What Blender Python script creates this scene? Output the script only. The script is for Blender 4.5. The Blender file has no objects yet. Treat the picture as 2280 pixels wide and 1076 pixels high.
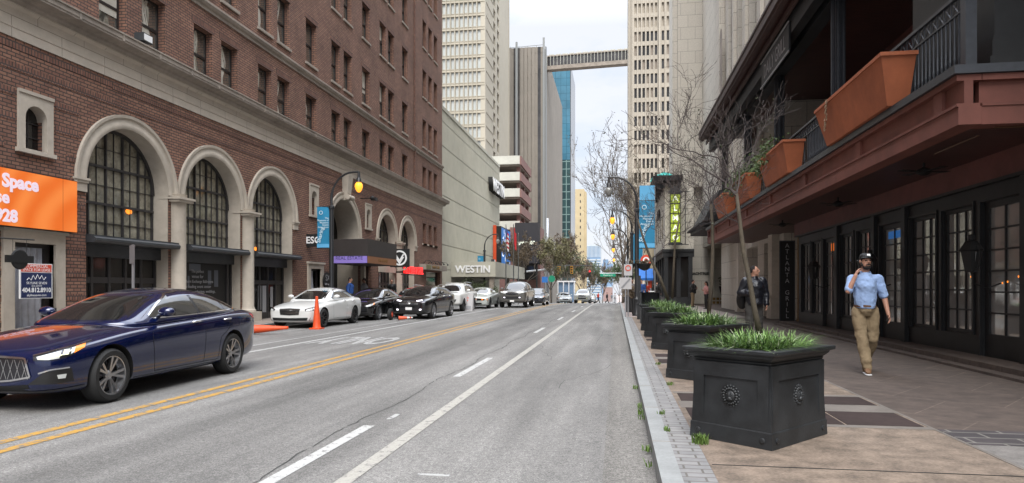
import bpy, bmesh, math, random
from mathutils import Vector, Matrix
from mathutils.bvhtree import BVHTree
from mathutils.geometry import tessellate_polygon
PI=math.pi; R=math.radians
sc=bpy.context.scene
COL=sc.collection
# ---------------- camera ----------------
YAW=math.atan(232/1500)
cd=bpy.data.cameras.new('camera'); cam=bpy.data.objects.new('camera',cd); COL.objects.link(cam)
cam.location=(0,0,1.43); cam.rotation_euler=(R(90),0,YAW)
cd.sensor_width=36; cd.lens=36*1500/2280; cd.shift_y=(640-538)/2280; cd.clip_end=3000; cd.clip_start=.05
sc.camera=cam
sc.render.resolution_x=1024; sc.render.resolution_y=483
# ---------------- world ----------------
SUN_EL=R(50)
w=bpy.data.worlds.new('World'); sc.world=w; w.use_nodes=True
nt=w.node_tree; N=nt.nodes; L=nt.links; N.clear()
out=N.new('ShaderNodeOutputWorld'); bg=N.new('ShaderNodeBackground')
sky=N.new('ShaderNodeTexSky'); sky.sky_type='NISHITA'; sky.sun_disc=False
sky.sun_elevation=SUN_EL; sky.sun_rotation=R(174); sky.air_density=1; sky.dust_density=3
tc=N.new('ShaderNodeTexCoord'); sep=N.new('ShaderNodeSeparateXYZ'); L.new(tc.outputs['Generated'],sep.inputs[0])
# cloud deck: overcast, brighter towards the zenith, soft bluish thin spots
mp=N.new('ShaderNodeMapping'); mp.inputs['Scale'].default_value=(1.6,1.6,4); L.new(tc.outputs['Generated'],mp.inputs[0])
no=N.new('ShaderNodeTexNoise'); no.inputs['Scale'].default_value=3.0; no.inputs['Detail'].default_value=6; no.inputs['Roughness'].default_value=.6
L.new(mp.outputs[0],no.inputs['Vector'])
cr=N.new('ShaderNodeValToRGB'); cr.color_ramp.elements[0].position=.36; cr.color_ramp.elements[0].color=(5.9,6.65,7.8,1)
cr.color_ramp.elements[1].position=.62; cr.color_ramp.elements[1].color=(7.5,7.65,8.1,1); L.new(no.outputs['Fac'],cr.inputs[0])
zr=N.new('ShaderNodeMapRange'); zr.inputs['From Min'].default_value=.36; zr.inputs['From Max'].default_value=.95
zr.inputs['To Min'].default_value=.58; zr.inputs['To Max'].default_value=3.4; L.new(sep.outputs['Z'],zr.inputs['Value'])
mul=N.new('ShaderNodeVectorMath'); mul.operation='SCALE'; L.new(cr.outputs[0],mul.inputs[0]); L.new(zr.outputs[0],mul.inputs['Scale'])
mx=N.new('ShaderNodeMixRGB'); mx.inputs[0].default_value=.9; L.new(sky.outputs[0],mx.inputs[1]); L.new(mul.outputs[0],mx.inputs[2])
L.new(mx.outputs[0],bg.inputs['Color']); bg.inputs['Strength'].default_value=.12; L.new(bg.outputs[0],out.inputs[0])
# ---------------- sun (veiled by cloud) ----------------
sd=bpy.data.lights.new('sun','SUN'); sd.energy=1.9; sd.angle=R(38); sd.color=(1,.96,.9)
sun=bpy.data.objects.new('sun',sd); COL.objects.link(sun); sun.rotation_euler=(R(42),0,R(6))
sc.view_settings.view_transform='Standard'; sc.view_settings.look='None'; sc.view_settings.gamma=1
sc.view_settings.exposure=.9
sc.cycles.max_bounces=6; sc.cycles.diffuse_bounces=3; sc.cycles.glossy_bounces=4; sc.cycles.transparent_max_bounces=8
sc.cycles.use_denoising=True
# ---------------- materials ----------------
M={}
def nd(nt,t,**k):
    n=nt.nodes.new('ShaderNode'+t)
    for a,b in k.items():
        if a.startswith('i_'): n.inputs[a[2:]].default_value=b
        else: setattr(n,a,b)
    return n
def mat(name,col,rough=.6,metal=0,noise=None,bump=None,emit=0,coat=0,spec=.5,alpha=1,trans=0):
    m=bpy.data.materials.new(name); m.use_nodes=True; M[name]=m
    nt=m.node_tree; b=nt.nodes['Principled BSDF']
    c=(*col,1); b.inputs['Base Color'].default_value=c; b.inputs['Roughness'].default_value=rough; b.inputs['Metallic'].default_value=metal
    b.inputs['Specular IOR Level'].default_value=spec
    if coat: b.inputs['Coat Weight'].default_value=coat; b.inputs['Coat Roughness'].default_value=.03
    if emit: b.inputs['Emission Color'].default_value=c; b.inputs['Emission Strength'].default_value=emit
    if trans: b.inputs['Transmission Weight'].default_value=trans
    if alpha<1: b.inputs['Alpha'].default_value=alpha
    if noise or bump:
        t=nd(nt,'TexCoord')
    if noise:
        s,a=noise[:2]
        n=nd(nt,'TexNoise',i_Scale=s,i_Detail=8,i_Roughness=.65); nt.links.new(t.outputs['Object'],n.inputs['Vector'])
        n2=nd(nt,'TexNoise',i_Scale=s*.13,i_Detail=3); nt.links.new(t.outputs['Object'],n2.inputs['Vector'])
        ad=nd(nt,'Math',operation='ADD'); nt.links.new(n.outputs['Fac'],ad.inputs[0]); nt.links.new(n2.outputs['Fac'],ad.inputs[1])
        mr=nd(nt,'MapRange'); nt.links.new(ad.outputs[0],mr.inputs['Value'])
        mr.inputs['From Min'].default_value=.75; mr.inputs['From Max'].default_value=1.25; mr.inputs['To Min'].default_value=1-a; mr.inputs['To Max'].default_value=1+a*.8
        v=nd(nt,'VectorMath',operation='SCALE'); v.inputs[0].default_value=col; nt.links.new(mr.outputs[0],v.inputs['Scale'])
        nt.links.new(v.outputs[0],b.inputs['Base Color'])
    if bump:
        n=nd(nt,'TexNoise',i_Scale=bump[0],i_Detail=5); nt.links.new(t.outputs['Object'],n.inputs['Vector'])
        bp=nd(nt,'Bump',i_Strength=bump[1],i_Distance=bump[2] if len(bump)>2 else .01); nt.links.new(n.outputs['Fac'],bp.inputs['Height']); nt.links.new(bp.outputs[0],b.inputs['Normal'])
    return m
def uvwall(nt):
    # (along-wall, height) vector whatever way an axis-aligned wall faces
    t=nd(nt,'TexCoord'); g=nd(nt,'NewGeometry'); s=nd(nt,'SeparateXYZ'); s2=nd(nt,'SeparateXYZ')
    nt.links.new(t.outputs['Object'],s.inputs[0]); nt.links.new(g.outputs['True Normal'],s2.inputs[0])
    ab=nd(nt,'Math',operation='ABSOLUTE'); nt.links.new(s2.outputs['X'],ab.inputs[0])
    gt=nd(nt,'Math',operation='GREATER_THAN'); gt.inputs[1].default_value=.5; nt.links.new(ab.outputs[0],gt.inputs[0])
    m=nd(nt,'Mix'); nt.links.new(gt.outputs[0],m.inputs['Factor']); nt.links.new(s.outputs['X'],m.inputs[2]); nt.links.new(s.outputs['Y'],m.inputs[3])
    abz=nd(nt,'Math',operation='ABSOLUTE'); nt.links.new(s2.outputs['Z'],abz.inputs[0])
    gz=nd(nt,'Math',operation='GREATER_THAN'); gz.inputs[1].default_value=.5; nt.links.new(abz.outputs[0],gz.inputs[0])
    m2=nd(nt,'Mix'); nt.links.new(gz.outputs[0],m2.inputs['Factor']); nt.links.new(s.outputs['Z'],m2.inputs[2]); nt.links.new(s.outputs['Y'],m2.inputs[3])
    c=nd(nt,'CombineXYZ'); nt.links.new(m.outputs[0],c.inputs['X']); nt.links.new(m2.outputs[0],c.inputs['Y'])
    return c.outputs[0],t
def brickmat(name,c1,c2,mortar,bw,bh,ms=.01,rough=.85,bump=.4,soft=.35,mix=(3,.35),offset=.5):
    m=mat(name,c1,rough); nt=m.node_tree; b=nt.nodes['Principled BSDF']; v,t=uvwall(nt)
    br=nd(nt,'TexBrick',i_Scale=1.0); br.offset=offset
    br.inputs['Color1'].default_value=(*c1,1); br.inputs['Color2'].default_value=(*c2,1); br.inputs['Mortar'].default_value=(*mortar,1)
    br.inputs['Mortar Size'].default_value=ms; br.inputs['Brick Width'].default_value=bw; br.inputs['Row Height'].default_value=bh; br.inputs['Mortar Smooth'].default_value=.2
    nt.links.new(v,br.inputs['Vector'])
    n=nd(nt,'TexNoise',i_Scale=mix[0],i_Detail=6,i_Roughness=.7); nt.links.new(t.outputs['Object'],n.inputs['Vector'])
    mr=nd(nt,'MapRange'); mr.inputs['From Min'].default_value=.3; mr.inputs['From Max'].default_value=.7; mr.inputs['To Min'].default_value=1-mix[1]; mr.inputs['To Max'].default_value=1+mix[1]*.7
    nt.links.new(n.outputs['Fac'],mr.inputs['Value'])
    sc_=nd(nt,'VectorMath',operation='SCALE'); nt.links.new(br.outputs['Color'],sc_.inputs[0]); nt.links.new(mr.outputs[0],sc_.inputs['Scale'])
    nt.links.new(sc_.outputs[0],b.inputs['Base Color'])
    bp=nd(nt,'Bump',i_Strength=bump,i_Distance=.01,invert=True); nt.links.new(br.outputs['Fac'],bp.inputs['Height']); nt.links.new(bp.outputs[0],b.inputs['Normal'])
    return m
# ---------------- mesh builder ----------------
class MB:
    def __init__(s): s.v=[]; s.f=[]; s.mi=[]; s.cm=0; s.M=None
    def add(s,vs,fs):
        o=len(s.v)
        if s.M is not None: vs=[s.M@Vector(p) for p in vs]
        s.v+= [tuple(p) for p in vs]; s.f+=[tuple(i+o for i in f) for f in fs]; s.mi+=[s.cm]*len(fs); return s
    def box(s,x0,x1,y0,y1,z0,z1):
        return s.add([(x0,y0,z0),(x1,y0,z0),(x1,y1,z0),(x0,y1,z0),(x0,y0,z1),(x1,y0,z1),(x1,y1,z1),(x0,y1,z1)],[(0,3,2,1),(4,5,6,7),(0,1,5,4),(1,2,6,5),(2,3,7,6),(3,0,4,7)])
    def quad(s,*p): return s.add(p,[tuple(range(len(p)))])
    def tube(s,pts,r,n=8,cap=True):
        pts=[Vector(p) for p in pts]; k=len(pts)
        if not isinstance(r,(list,tuple)): r=[r]*k
        vs=[]; up=None
        for i,p in enumerate(pts):
            d=(pts[min(i+1,k-1)]-pts[max(i-1,0)])
            if d.length<1e-9: d=Vector((0,0,1))
            d.normalize()
            if up is None:
                up=Vector((0,0,1)) if abs(d.z)<.9 else Vector((1,0,0))
            a=d.cross(up)
            if a.length<1e-6: a=d.cross(Vector((0,1,0)))
            a.normalize(); b=a.cross(d); up=b
            rr=r[i]; rx,ry=(rr if isinstance(rr,(list,tuple)) else (rr,rr))
            for j in range(n):
                t=2*PI*j/n; vs.append(p+a*(math.cos(t)*rx)+b*(math.sin(t)*ry))
        fs=[(i*n+j,i*n+(j+1)%n,(i+1)*n+(j+1)%n,(i+1)*n+j) for i in range(k-1) for j in range(n)]
        if cap: fs+=[tuple(range(n))[::-1],tuple((k-1)*n+j for j in range(n))]
        return s.add(vs,fs)
    def cyl(s,p0,p1,r0,r1=None,n=12): return s.tube([p0,p1],[r0,r0 if r1 is None else r1],n)
    def lathe(s,prof,c=(0,0,0),n=24,axis='z',loop=False):
        vs=[]
        for (r,z) in prof:
            for j in range(n):
                t=2*PI*j/n; a,b=r*math.cos(t),r*math.sin(t)
                vs.append((c[0]+a,c[1]+b,c[2]+z) if axis=='z' else ((c[0]+z,c[1]+a,c[2]+b) if axis=='x' else (c[0]+a,c[1]+z,c[2]+b)))
        k=len(prof)
        fs=[(i*n+j,i*n+(j+1)%n,(i+1)*n+(j+1)%n,(i+1)*n+j) for i in range(k-1) for j in range(n)]
        if loop: fs+=[((k-1)*n+j,(k-1)*n+(j+1)%n,(j+1)%n,j) for j in range(n)]
        else: fs+=[tuple(range(n))[::-1],tuple((k-1)*n+j for j in range(n))]
        return s.add(vs,fs)
    def ell(s,c,r,n=12,m=8,rot=None):
        vs=[];rx,ry,rz=(r,r,r) if not isinstance(r,(tuple,list)) else r
        for i in range(m+1):
            p=PI*i/m
            for j in range(n):
                t=2*PI*j/n; q=Vector((rx*math.sin(p)*math.cos(t),ry*math.sin(p)*math.sin(t),rz*math.cos(p)))
                if rot: q=rot@q
                vs.append(Vector(c)+q)
        return s.add(vs,[(i*n+j,(i+1)*n+j,(i+1)*n+(j+1)%n,i*n+(j+1)%n) for i in range(m) for j in range(n)])
    def poly(s,pts2,fn,thick=None,dirv=None):
        """flat polygon (may be concave) mapped by fn(a,b); optional thickness along dirv"""
        P=[Vector((a,b,0)) for a,b in pts2]; tris=tessellate_polygon([P]); V=[Vector(fn(a,b)) for a,b in pts2]; n=len(V)
        if thick is None: return s.add(V,[tuple(t) for t in tris])
        d=Vector(dirv).normalized()*thick; W=[v+d for v in V]
        s.add(V+W,[tuple(t) for t in tris]+[tuple(i+n for i in t[::-1]) for t in tris]+[(i,(i+1)%n,(i+1)%n+n,i+n) for i in range(n)])
        return s
    def grid(s,fn,nx,ny):
        vs=[fn(i/nx,j/ny) for j in range(ny+1) for i in range(nx+1)]
        return s.add(vs,[(j*(nx+1)+i,j*(nx+1)+i+1,(j+1)*(nx+1)+i+1,(j+1)*(nx+1)+i) for j in range(ny) for i in range(nx)])
    def build(s,name,mats,parent=None,smooth=False,mods=None,norm=True):
        me=bpy.data.meshes.new(name); me.from_pydata(s.v,[],s.f)
        if not isinstance(mats,(list,tuple)): mats=[mats]
        for m in mats: me.materials.append(M[m] if isinstance(m,str) else m)
        for p,i in zip(me.polygons,s.mi): p.material_index=i
        if norm:
            bm=bmesh.new(); bm.from_mesh(me); bmesh.ops.recalc_face_normals(bm,faces=bm.faces); bm.to_mesh(me); bm.free()
        if smooth:
            me.polygons.foreach_set('use_smooth',[True]*len(me.polygons))
            if smooth!=True: me.set_sharp_from_angle(angle=R(smooth))
        me.update()
        o=bpy.data.objects.new(name,me); COL.objects.link(o)
        if mods:
            for t,kw in mods:
                md=o.modifiers.new(t,t)
                for a,b in kw.items(): setattr(md,a,b)
            bake(o)
        if parent is not None: adopt(o,parent)
        return o
def bake(o):
    bpy.context.view_layer.update(); dg=bpy.context.evaluated_depsgraph_get()
    me=bpy.data.meshes.new_from_object(o.evaluated_get(dg)); o.modifiers.clear(); o.data=me
WM={}
def adopt(o,parent):
    """child keeps its own (world-built) coordinates"""
    o.parent=parent
    p=parent
    if p.name in WM: o.matrix_parent_inverse=WM[p.name].inverted()
def thing(name,label,cat,loc=(0,0,0),rz=0,group=None,kind=None,world=True):
    o=bpy.data.objects.new(name,None); COL.objects.link(o); o.location=loc; o.rotation_euler=(0,0,rz)
    o.empty_display_size=.3
    if world: WM[o.name]=Matrix.Translation(loc)@Matrix.Rotation(rz,4,'Z')
    return tag(o,label,cat,group,kind)
def tag(o,label=None,cat=None,group=None,kind=None):
    if label: o['label']=label
    if cat: o['category']=cat
    if group: o['group']=group
    if kind: o['kind']=kind
    return o
def copytree(o,loc=None,rz=None,label=None,parent=None):
    c=o.copy(); COL.objects.link(c)
    if parent is not None: c.parent=parent
    if loc is not None: c.location=loc
    if rz is not None: c.rotation_euler=(0,0,rz)
    if label: c['label']=label
    for ch in o.children: copytree(ch,parent=c)
    return c
def sub(m,o): return [p for p in o]
def text(s,size,name,mt,parent=None,M4=None,ext=.004,align='CENTER',bold=0,sx=1,space=1):
    cu=bpy.data.curves.new(name,'FONT'); cu.body=s; cu.size=size; cu.extrude=ext; cu.align_x=align; cu.align_y='CENTER'; cu.offset=bold; cu.space_character=space; cu.resolution_u=3
    o=bpy.data.objects.new(name,cu); COL.objects.link(o); bpy.context.view_layer.update()
    me=bpy.data.meshes.new_from_object(o.evaluated_get(bpy.context.evaluated_depsgraph_get())); bpy.data.objects.remove(o); bpy.data.curves.remove(cu)
    if sx!=1: me.transform(Matrix.Diagonal((sx,1,1,1)))
    if M4 is not None: me.transform(M4)
    me.materials.clear(); me.materials.append(M[mt])
    o=bpy.data.objects.new(name,me); COL.objects.link(o)
    if parent is not None: adopt(o,parent)
    return o
def frameM(o,ex,ey):
    """matrix placing local x along ex, local y along ey, origin o"""
    ex=Vector(ex).normalized(); ey=Vector(ey).normalized(); ez=ex.cross(ey)
    m=Matrix((ex,ey,ez)).transposed().to_4x4(); m.translation=Vector(o); return m
# text facing +X (left-hand buildings) / facing -Y (towards the camera)
FX=lambda x,y,z: frameM((x,y,z),(0,1,0),(0,0,1))
FY=lambda x,y,z: frameM((x,y,z),(1,0,0),(0,0,1))
def gz(y):
    if y<46: return 0.
    if y<76: return -.024*(y-46)**2/60
    return -.36-.024*(y-76) if y<420 else -8.62
# ---------------- palette ----------------
brickmat('brick',(.285,.148,.098),(.205,.098,.068),(.055,.042,.036),.23,.088,.014,bump=.5,mix=(.7,.3))
brickmat('brick_soldier',(.235,.115,.078),(.17,.075,.052),(.055,.045,.04),.088,.2,.014,bump=.5)
brickmat('stone',(.51,.45,.375),(.48,.42,.35),(.2,.175,.15),1.45,2.6,.008,bump=.15,mix=(2.2,.13))
mat('stone_plain',(.45,.395,.325),.8,noise=(4,.14),bump=(30,.15))
mat('stone_dark',(.28,.24,.20),.85,noise=(5,.25),bump=(30,.2))
brickmat('limestone',(.54,.50,.43),(.50,.46,.395),(.2,.185,.16),1.15,.98,.012,bump=.2,mix=(14,.16))
mat('limestone_plain',(.50,.46,.39),.85,noise=(9,.14),bump=(40,.2))
mat('beige_conc',(.41,.395,.325),.85,noise=(.9,.12))
mat('tower_conc',(.40,.36,.285),.85,noise=(.3,.08))
mat('tower_conc_right',(.40,.355,.29),.85,noise=(.3,.1))
mat('grey_conc',(.245,.218,.185),.85,noise=(.25,.12))
mat('tan_conc',(.50,.40,.24),.85,noise=(.3,.1))
mat('white_conc',(.46,.45,.39),.8,noise=(.8,.12))
mat('red_conc',(.19,.10,.085),.8,noise=(.8,.15))
mat('tower_glass',(.30,.32,.33),.12,noise=(.35,.35),spec=.9)
mat('tower_glass_dark',(.055,.052,.052),.15,noise=(.4,.5),spec=.6)
mat('black_glass',(.018,.017,.016),.07,spec=.6)
mat('window_frame',(.022,.018,.017),.45)
mat('arch_frame',(.035,.032,.032),.5)
mat('dark_metal',(.02,.021,.023),.42,spec=.5,noise=(12,.2))
mat('iron',(.042,.047,.056),.42,spec=.5,noise=(10,.25))
mat('iron_dull',(.016,.017,.019),.6,noise=(8,.25))
mat('planter_paint',(.018,.020,.022),.5,noise=(5,.6),bump=(60,.12))
mat('canopy_dark',(.028,.022,.02),.6,noise=(4,.2))
mat('ledge_metal',(.04,.043,.047),.4,noise=(5,.3))
mat('terra',(.42,.125,.052),.75,noise=(2,.28),bump=(20,.1))
mat('fascia_red',(.175,.060,.043),.7,noise=(2.2,.32))
mat('roof_edge',(.06,.03,.025),.55,noise=(3,.3))
mat('wood_dark_red',(.13,.042,.035),.6,noise=(3,.3))
mat('black_wood',(.014,.015,.016),.5,noise=(6,.35))
mat('granite',(.25,.258,.255),.75,noise=(40,.14),bump=(60,.2))
mat('steel',(.45,.46,.47),.4,.6)
mat('white_paint',(.72,.72,.70),.6)
mat('white_sign',(.78,.78,.77),.5)
mat('orange_cone',(.72,.085,.02),.5,noise=(8,.15))
mat('rubber',(.016,.016,.016),.8)
mat('rim_silver',(.42,.42,.43),.28,.9)
mat('rim_black',(.012,.012,.012),.35)
mat('chrome',(.75,.75,.76),.12,1)
mat('chrome_dark',(.09,.09,.1),.25,.9)
mat('car_glass',(.012,.012,.012),.04,spec=.8,coat=.3)
mat('lens',(.6,.62,.6),.08,spec=.9)
mat('lens_lit',(.85,.86,.55),.15,emit=.22)
mat('lens_white_lit',(.95,.9,1),.2,emit=1.2)
mat('lens_amber',(.8,.2,.02),.2,emit=.3)
mat('tail_red',(.4,.01,.01),.15)
mat('plastic_black',(.012,.012,.013),.5)
mat('under',(.006,.006,.006),.9)
mat('lamp_lit',(1,.36,.03),.4,emit=.8)
mat('warm_light',(1,.28,.03),.4,emit=.8)
mat('lamp_grey',(.22,.22,.21),.25,spec=.8)
mat('banner_blue',(.015,.20,.36),.7,noise=(2,.12))
mat('banner_light',(.10,.36,.60),.7)
mat('banner_ink',(.5,.66,.74),.7)
mat('awning_blue',(.03,.19,.62),.7)
mat('led_orange',(.5,.1,.01),.5,emit=.36)
mat('led_text',(.7,.58,.66),.5,emit=.25)
mat('led_dark',(.035,.033,.037),.4)
mat('led_seam',(.3,.05,.01),.6)
mat('led_blue',(.02,.12,.36),.5,emit=.28)
mat('led_red',(.7,.05,.05),.5,emit=.4)
mat('led_white',(.7,.75,.85),.5,emit=.5)
mat('lime_panel',(.34,.43,.03),.4,emit=.25)
mat('lime_text',(.9,.95,.8),.5,emit=.3)
mat('neon_red',(1,.02,.02),.4,emit=.55)
mat('purple_band',(.22,.16,.47),.5,emit=.12)
mat('orange_band',(.25,.10,.035),.5)
mat('navy',(.012,.022,.08),.5)
mat('sign_red',(.62,.07,.03),.5)
mat('curtain',(.42,.43,.47),.9,noise=(6,.2))
mat('black',(.008,.008,.008),.6)
mat('grey_text',(.33,.33,.34),.7)
mat('gold',(.22,.12,.03),.5,.3)
mat('teal_umbrella',(.02,.42,.36),.7)
mat('skin',(.42,.22,.15),.5,noise=(20,.08))
mat('skin_dark',(.20,.10,.065),.5)
mat('shirt_blue',(.27,.38,.60),.85,noise=(14,.1),bump=(9,.5,.03))
mat('khaki',(.21,.155,.09),.9,noise=(12,.12),bump=(7,.6,.04))
mat('brown_leather',(.10,.045,.02),.5)
mat('boot',(.17,.09,.045),.7)
mat('beard',(.014,.01,.009),.9)
mat('puffer',(.010,.011,.016),.38,bump=(5,.3,.03))
mat('trouser_grey',(.045,.043,.04),.9)
mat('blue_cloth',(.02,.07,.25),.85); mat('pink_cloth',(.55,.27,.25),.85); mat('red_cloth',(.5,.05,.03),.85); mat('grey_cloth',(.16,.16,.17),.85)
mat('traffic_yellow',(.5,.24,.02),.5); mat('light_red',(1,.03,.03),.4,emit=1.2); mat('green_sign',(.01,.27,.15),.5)
mat('sign_grey',(.24,.24,.25),.5,.3); mat('paper_white',(.42,.41,.41),.7)
mat('bark',(.07,.056,.038),.9,noise=(14,.35),bump=(30,.6)); mat('bark_far',(.15,.125,.10),.95,noise=(6,.3)); mat('bark_dark',(.05,.038,.035),.9,noise=(14,.3))
mat('grass_blade',(.15,.255,.065),.6,noise=(5,.45)); mat('grass_dark',(.035,.09,.02),.6,noise=(5,.35)); mat('grass_pale',(.36,.40,.26),.6)
mat('soil',(.03,.022,.016),.95)
mat('leaf_spring',(.17,.155,.07),.7,noise=(2,.3)); mat('leaf_brown',(.13,.095,.06),.8,noise=(2,.3)); mat('trough_leaf',(.11,.16,.06),.7,noise=(3,.4)); mat('leaf_green',(.06,.085,.035),.7,noise=(3,.4)); mat('leaf_small',(.04,.045,.02),.7)
# road: worn light asphalt with aggregate speckle, darker tyre bands and patches
def asphalt(name,base):
    m=mat(name,base,.88); nt=m.node_tree; b=nt.nodes['Principled BSDF']; t=nd(nt,'TexCoord'); lk=nt.links.new
    mp=nd(nt,'Mapping'); mp.inputs['Scale'].default_value=(1,.16,1); lk(t.outputs['Object'],mp.inputs[0])
    big=nd(nt,'TexNoise',i_Scale=.9,i_Detail=5,i_Roughness=.6); lk(mp.outputs[0],big.inputs['Vector'])
    mid=nd(nt,'TexNoise',i_Scale=5,i_Detail=4); lk(t.outputs['Object'],mid.inputs['Vector'])
    sp=nd(nt,'TexNoise',i_Scale=75,i_Detail=3,i_Roughness=.8); lk(t.outputs['Object'],sp.inputs['Vector'])
    vo=nd(nt,'TexVoronoi',i_Scale=110); lk(t.outputs['Object'],vo.inputs['Vector'])
    def mr(src,a,b_,c,d):
        n=nd(nt,'MapRange'); n.inputs['From Min'].default_value=a; n.inputs['From Max'].default_value=b_; n.inputs['To Min'].default_value=c; n.inputs['To Max'].default_value=d; lk(src,n.inputs['Value']); return n.outputs[0]
    def mul(a,b_):
        n=nd(nt,'Math',operation='MULTIPLY'); lk(a,n.inputs[0]); lk(b_,n.inputs[1]); return n.outputs[0]
    # darker oil/tyre track bands along the lane at fixed X
    sx=nd(nt,'SeparateXYZ'); lk(t.outputs['Object'],sx.inputs[0])
    f=mul(mul(mr(big.outputs['Fac'],.34,.66,.70,1.2),mr(mid.outputs['Fac'],.3,.7,.93,1.06)),mr(sp.outputs['Fac'],.34,.66,.42,1.6))
    f=mul(f,mr(vo.outputs['Distance'],.05,.5,1.18,.86))
    s2=nd(nt,'TexNoise',i_Scale=24,i_Detail=4,i_Roughness=.85); lk(t.outputs['Object'],s2.inputs['Vector']); f=mul(f,mr(s2.outputs['Fac'],.36,.64,.72,1.26))
    s4=nd(nt,'TexVoronoi',i_Scale=38); lk(t.outputs['Object'],s4.inputs['Vector']); f=mul(f,mr(s4.outputs['Color'],.0,1.,.84,1.14))
    mp2=nd(nt,'Mapping'); mp2.inputs['Scale'].default_value=(2.2,.07,1); lk(t.outputs['Object'],mp2.inputs[0]); s5=nd(nt,'TexNoise',i_Scale=1.3,i_Detail=4); lk(mp2.outputs[0],s5.inputs['Vector']); f=mul(f,mr(s5.outputs['Fac'],.35,.65,.84,1.1))
    wv=nd(nt,'Math',operation='PINGPONG'); wv.inputs[1].default_value=1.6
    ad=nd(nt,'Math',operation='ADD'); ad.inputs[1].default_value=4.05; lk(sx.outputs['X'],ad.inputs[0]); 
    ab=nd(nt,'Math',operation='ABSOLUTE'); lk(ad.outputs[0],ab.inputs[0])
    f=mul(f,mr(ab.outputs[0],.1,1.1,.76,1.0))
    s_=nd(nt,'VectorMath',operation='SCALE'); s_.inputs[0].default_value=base; lk(f,s_.inputs['Scale'])
    # cracks
    cv=nd(nt,'TexVoronoi',feature='DISTANCE_TO_EDGE',i_Scale=.42); n3=nd(nt,'TexNoise',i_Scale=1.3,i_Detail=6)
    lk(t.outputs['Object'],n3.inputs['Vector']); mxv=nd(nt,'VectorMath',operation='ADD'); sc3=nd(nt,'VectorMath',operation='SCALE'); sc3.inputs['Scale'].default_value=1.1
    lk(n3.outputs['Color'],sc3.inputs[0]); lk(t.outputs['Object'],mxv.inputs[0]); lk(sc3.outputs[0],mxv.inputs[1]); lk(mxv.outputs[0],cv.inputs['Vector'])
    ck=mr(cv.outputs['Distance'],.0015,.006,.0,1.); pm=nd(nt,'TexNoise',i_Scale=.23,i_Detail=2); lk(t.outputs['Object'],pm.inputs['Vector'])
    gate=mr(pm.outputs['Fac'],.5,.58,1.,0.); mxx=nd(nt,'Math',operation='MAXIMUM'); lk(ck,mxx.inputs[0]); lk(gate,mxx.inputs[1])
    mc=nd(nt,'MixRGB'); lk(mr(mxx.outputs[0],0,1,.45,1),mc.inputs[0]); mc.inputs[1].default_value=(.03,.03,.03,1); lk(s_.outputs[0],mc.inputs[2])
    lk(mc.outputs[0],b.inputs['Base Color'])
    bp=nd(nt,'Bump',i_Strength=.35,i_Distance=.006); lk(sp.outputs['Fac'],bp.inputs['Height']); lk(bp.outputs[0],b.inputs['Normal'])
    return m
asphalt('asphalt',(.205,.198,.188)); asphalt('asphalt_gutter',(.19,.18,.165))
def worn(name,col,th=.40,scale=9):
    m=mat(name,col,.7); nt=m.node_tree; b=nt.nodes['Principled BSDF']; t=nd(nt,'TexCoord'); lk=nt.links.new
    n=nd(nt,'TexNoise',i_Scale=scale,i_Detail=9,i_Roughness=.75); lk(t.outputs['Object'],n.inputs['Vector'])
    r=nd(nt,'MapRange'); r.inputs['From Min'].default_value=th; r.inputs['From Max'].default_value=th+.07; lk(n.outputs['Fac'],r.inputs['Value'])
    n2=nd(nt,'TexNoise',i_Scale=60,i_Detail=3); lk(t.outputs['Object'],n2.inputs['Vector'])
    r2=nd(nt,'MapRange'); r2.inputs['From Min'].default_value=.3; r2.inputs['From Max'].default_value=.6; r2.inputs['To Min'].default_value=.62; lk(n2.outputs['Fac'],r2.inputs['Value'])
    mu=nd(nt,'Math',operation='MULTIPLY'); lk(r.outputs[0],mu.inputs[0]); lk(r2.outputs[0],mu.inputs[1])
    x=nd(nt,'MixRGB'); lk(mu.outputs[0],x.inputs[0]); x.inputs[1].default_value=(.15,.145,.14,1); x.inputs[2].default_value=(*col,1); lk(x.outputs[0],b.inputs['Base Color'])
worn('line_white',(.47,.47,.455),.385); worn('line_cream',(.38,.365,.325),.39); worn('line_yellow',(.46,.25,.03),.425); worn('line_faint',(.42,.42,.41),.425)
mat('agg_brown',(.18,.138,.105),.85,noise=(45,.45),bump=(90,.25))
mat('agg_grey',(.17,.157,.145),.85,noise=(60,.3),bump=(80,.3))
mat('conc_strip',(.15,.132,.115),.85,noise=(25,.2))
mat('slate',(.042,.030,.028),.9,noise=(8,.25),spec=.2)
mat('weed',(.10,.17,.03),.8,noise=(6,.3))
brickmat('setts',(.25,.245,.24),(.19,.187,.187),(.12,.11,.10),.24,.105,.009,bump=.6,mix=(6,.2))
brickmat('paver_dark',(.055,.046,.048),(.042,.036,.038),(.15,.14,.125),.42,.21,.014,bump=.4,mix=(4,.25))
brickmat('left_walk',(.24,.195,.16),(.22,.18,.15),(.17,.14,.12),1.2,1.2,.01,bump=.2,offset=0)
# walk of dark stone laid on the diagonal
def slab(name,c,rot,bw,bh):
    m=brickmat(name,c,tuple(a*.86 for a in c),tuple(a*1.35 for a in c),bw,bh,.009,rough=.85,mix=(5,.4),bump=.2)
    nt=m.node_tree; br=[n for n in nt.nodes if n.type=='TEX_BRICK'][0]; src=br.inputs['Vector'].links[0].from_socket
    mp=nd(nt,'Mapping'); mp.inputs['Rotation'].default_value=(0,0,rot); nt.links.new(src,mp.inputs[0]); nt.links.new(mp.outputs[0],br.inputs['Vector'])
    return m
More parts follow.
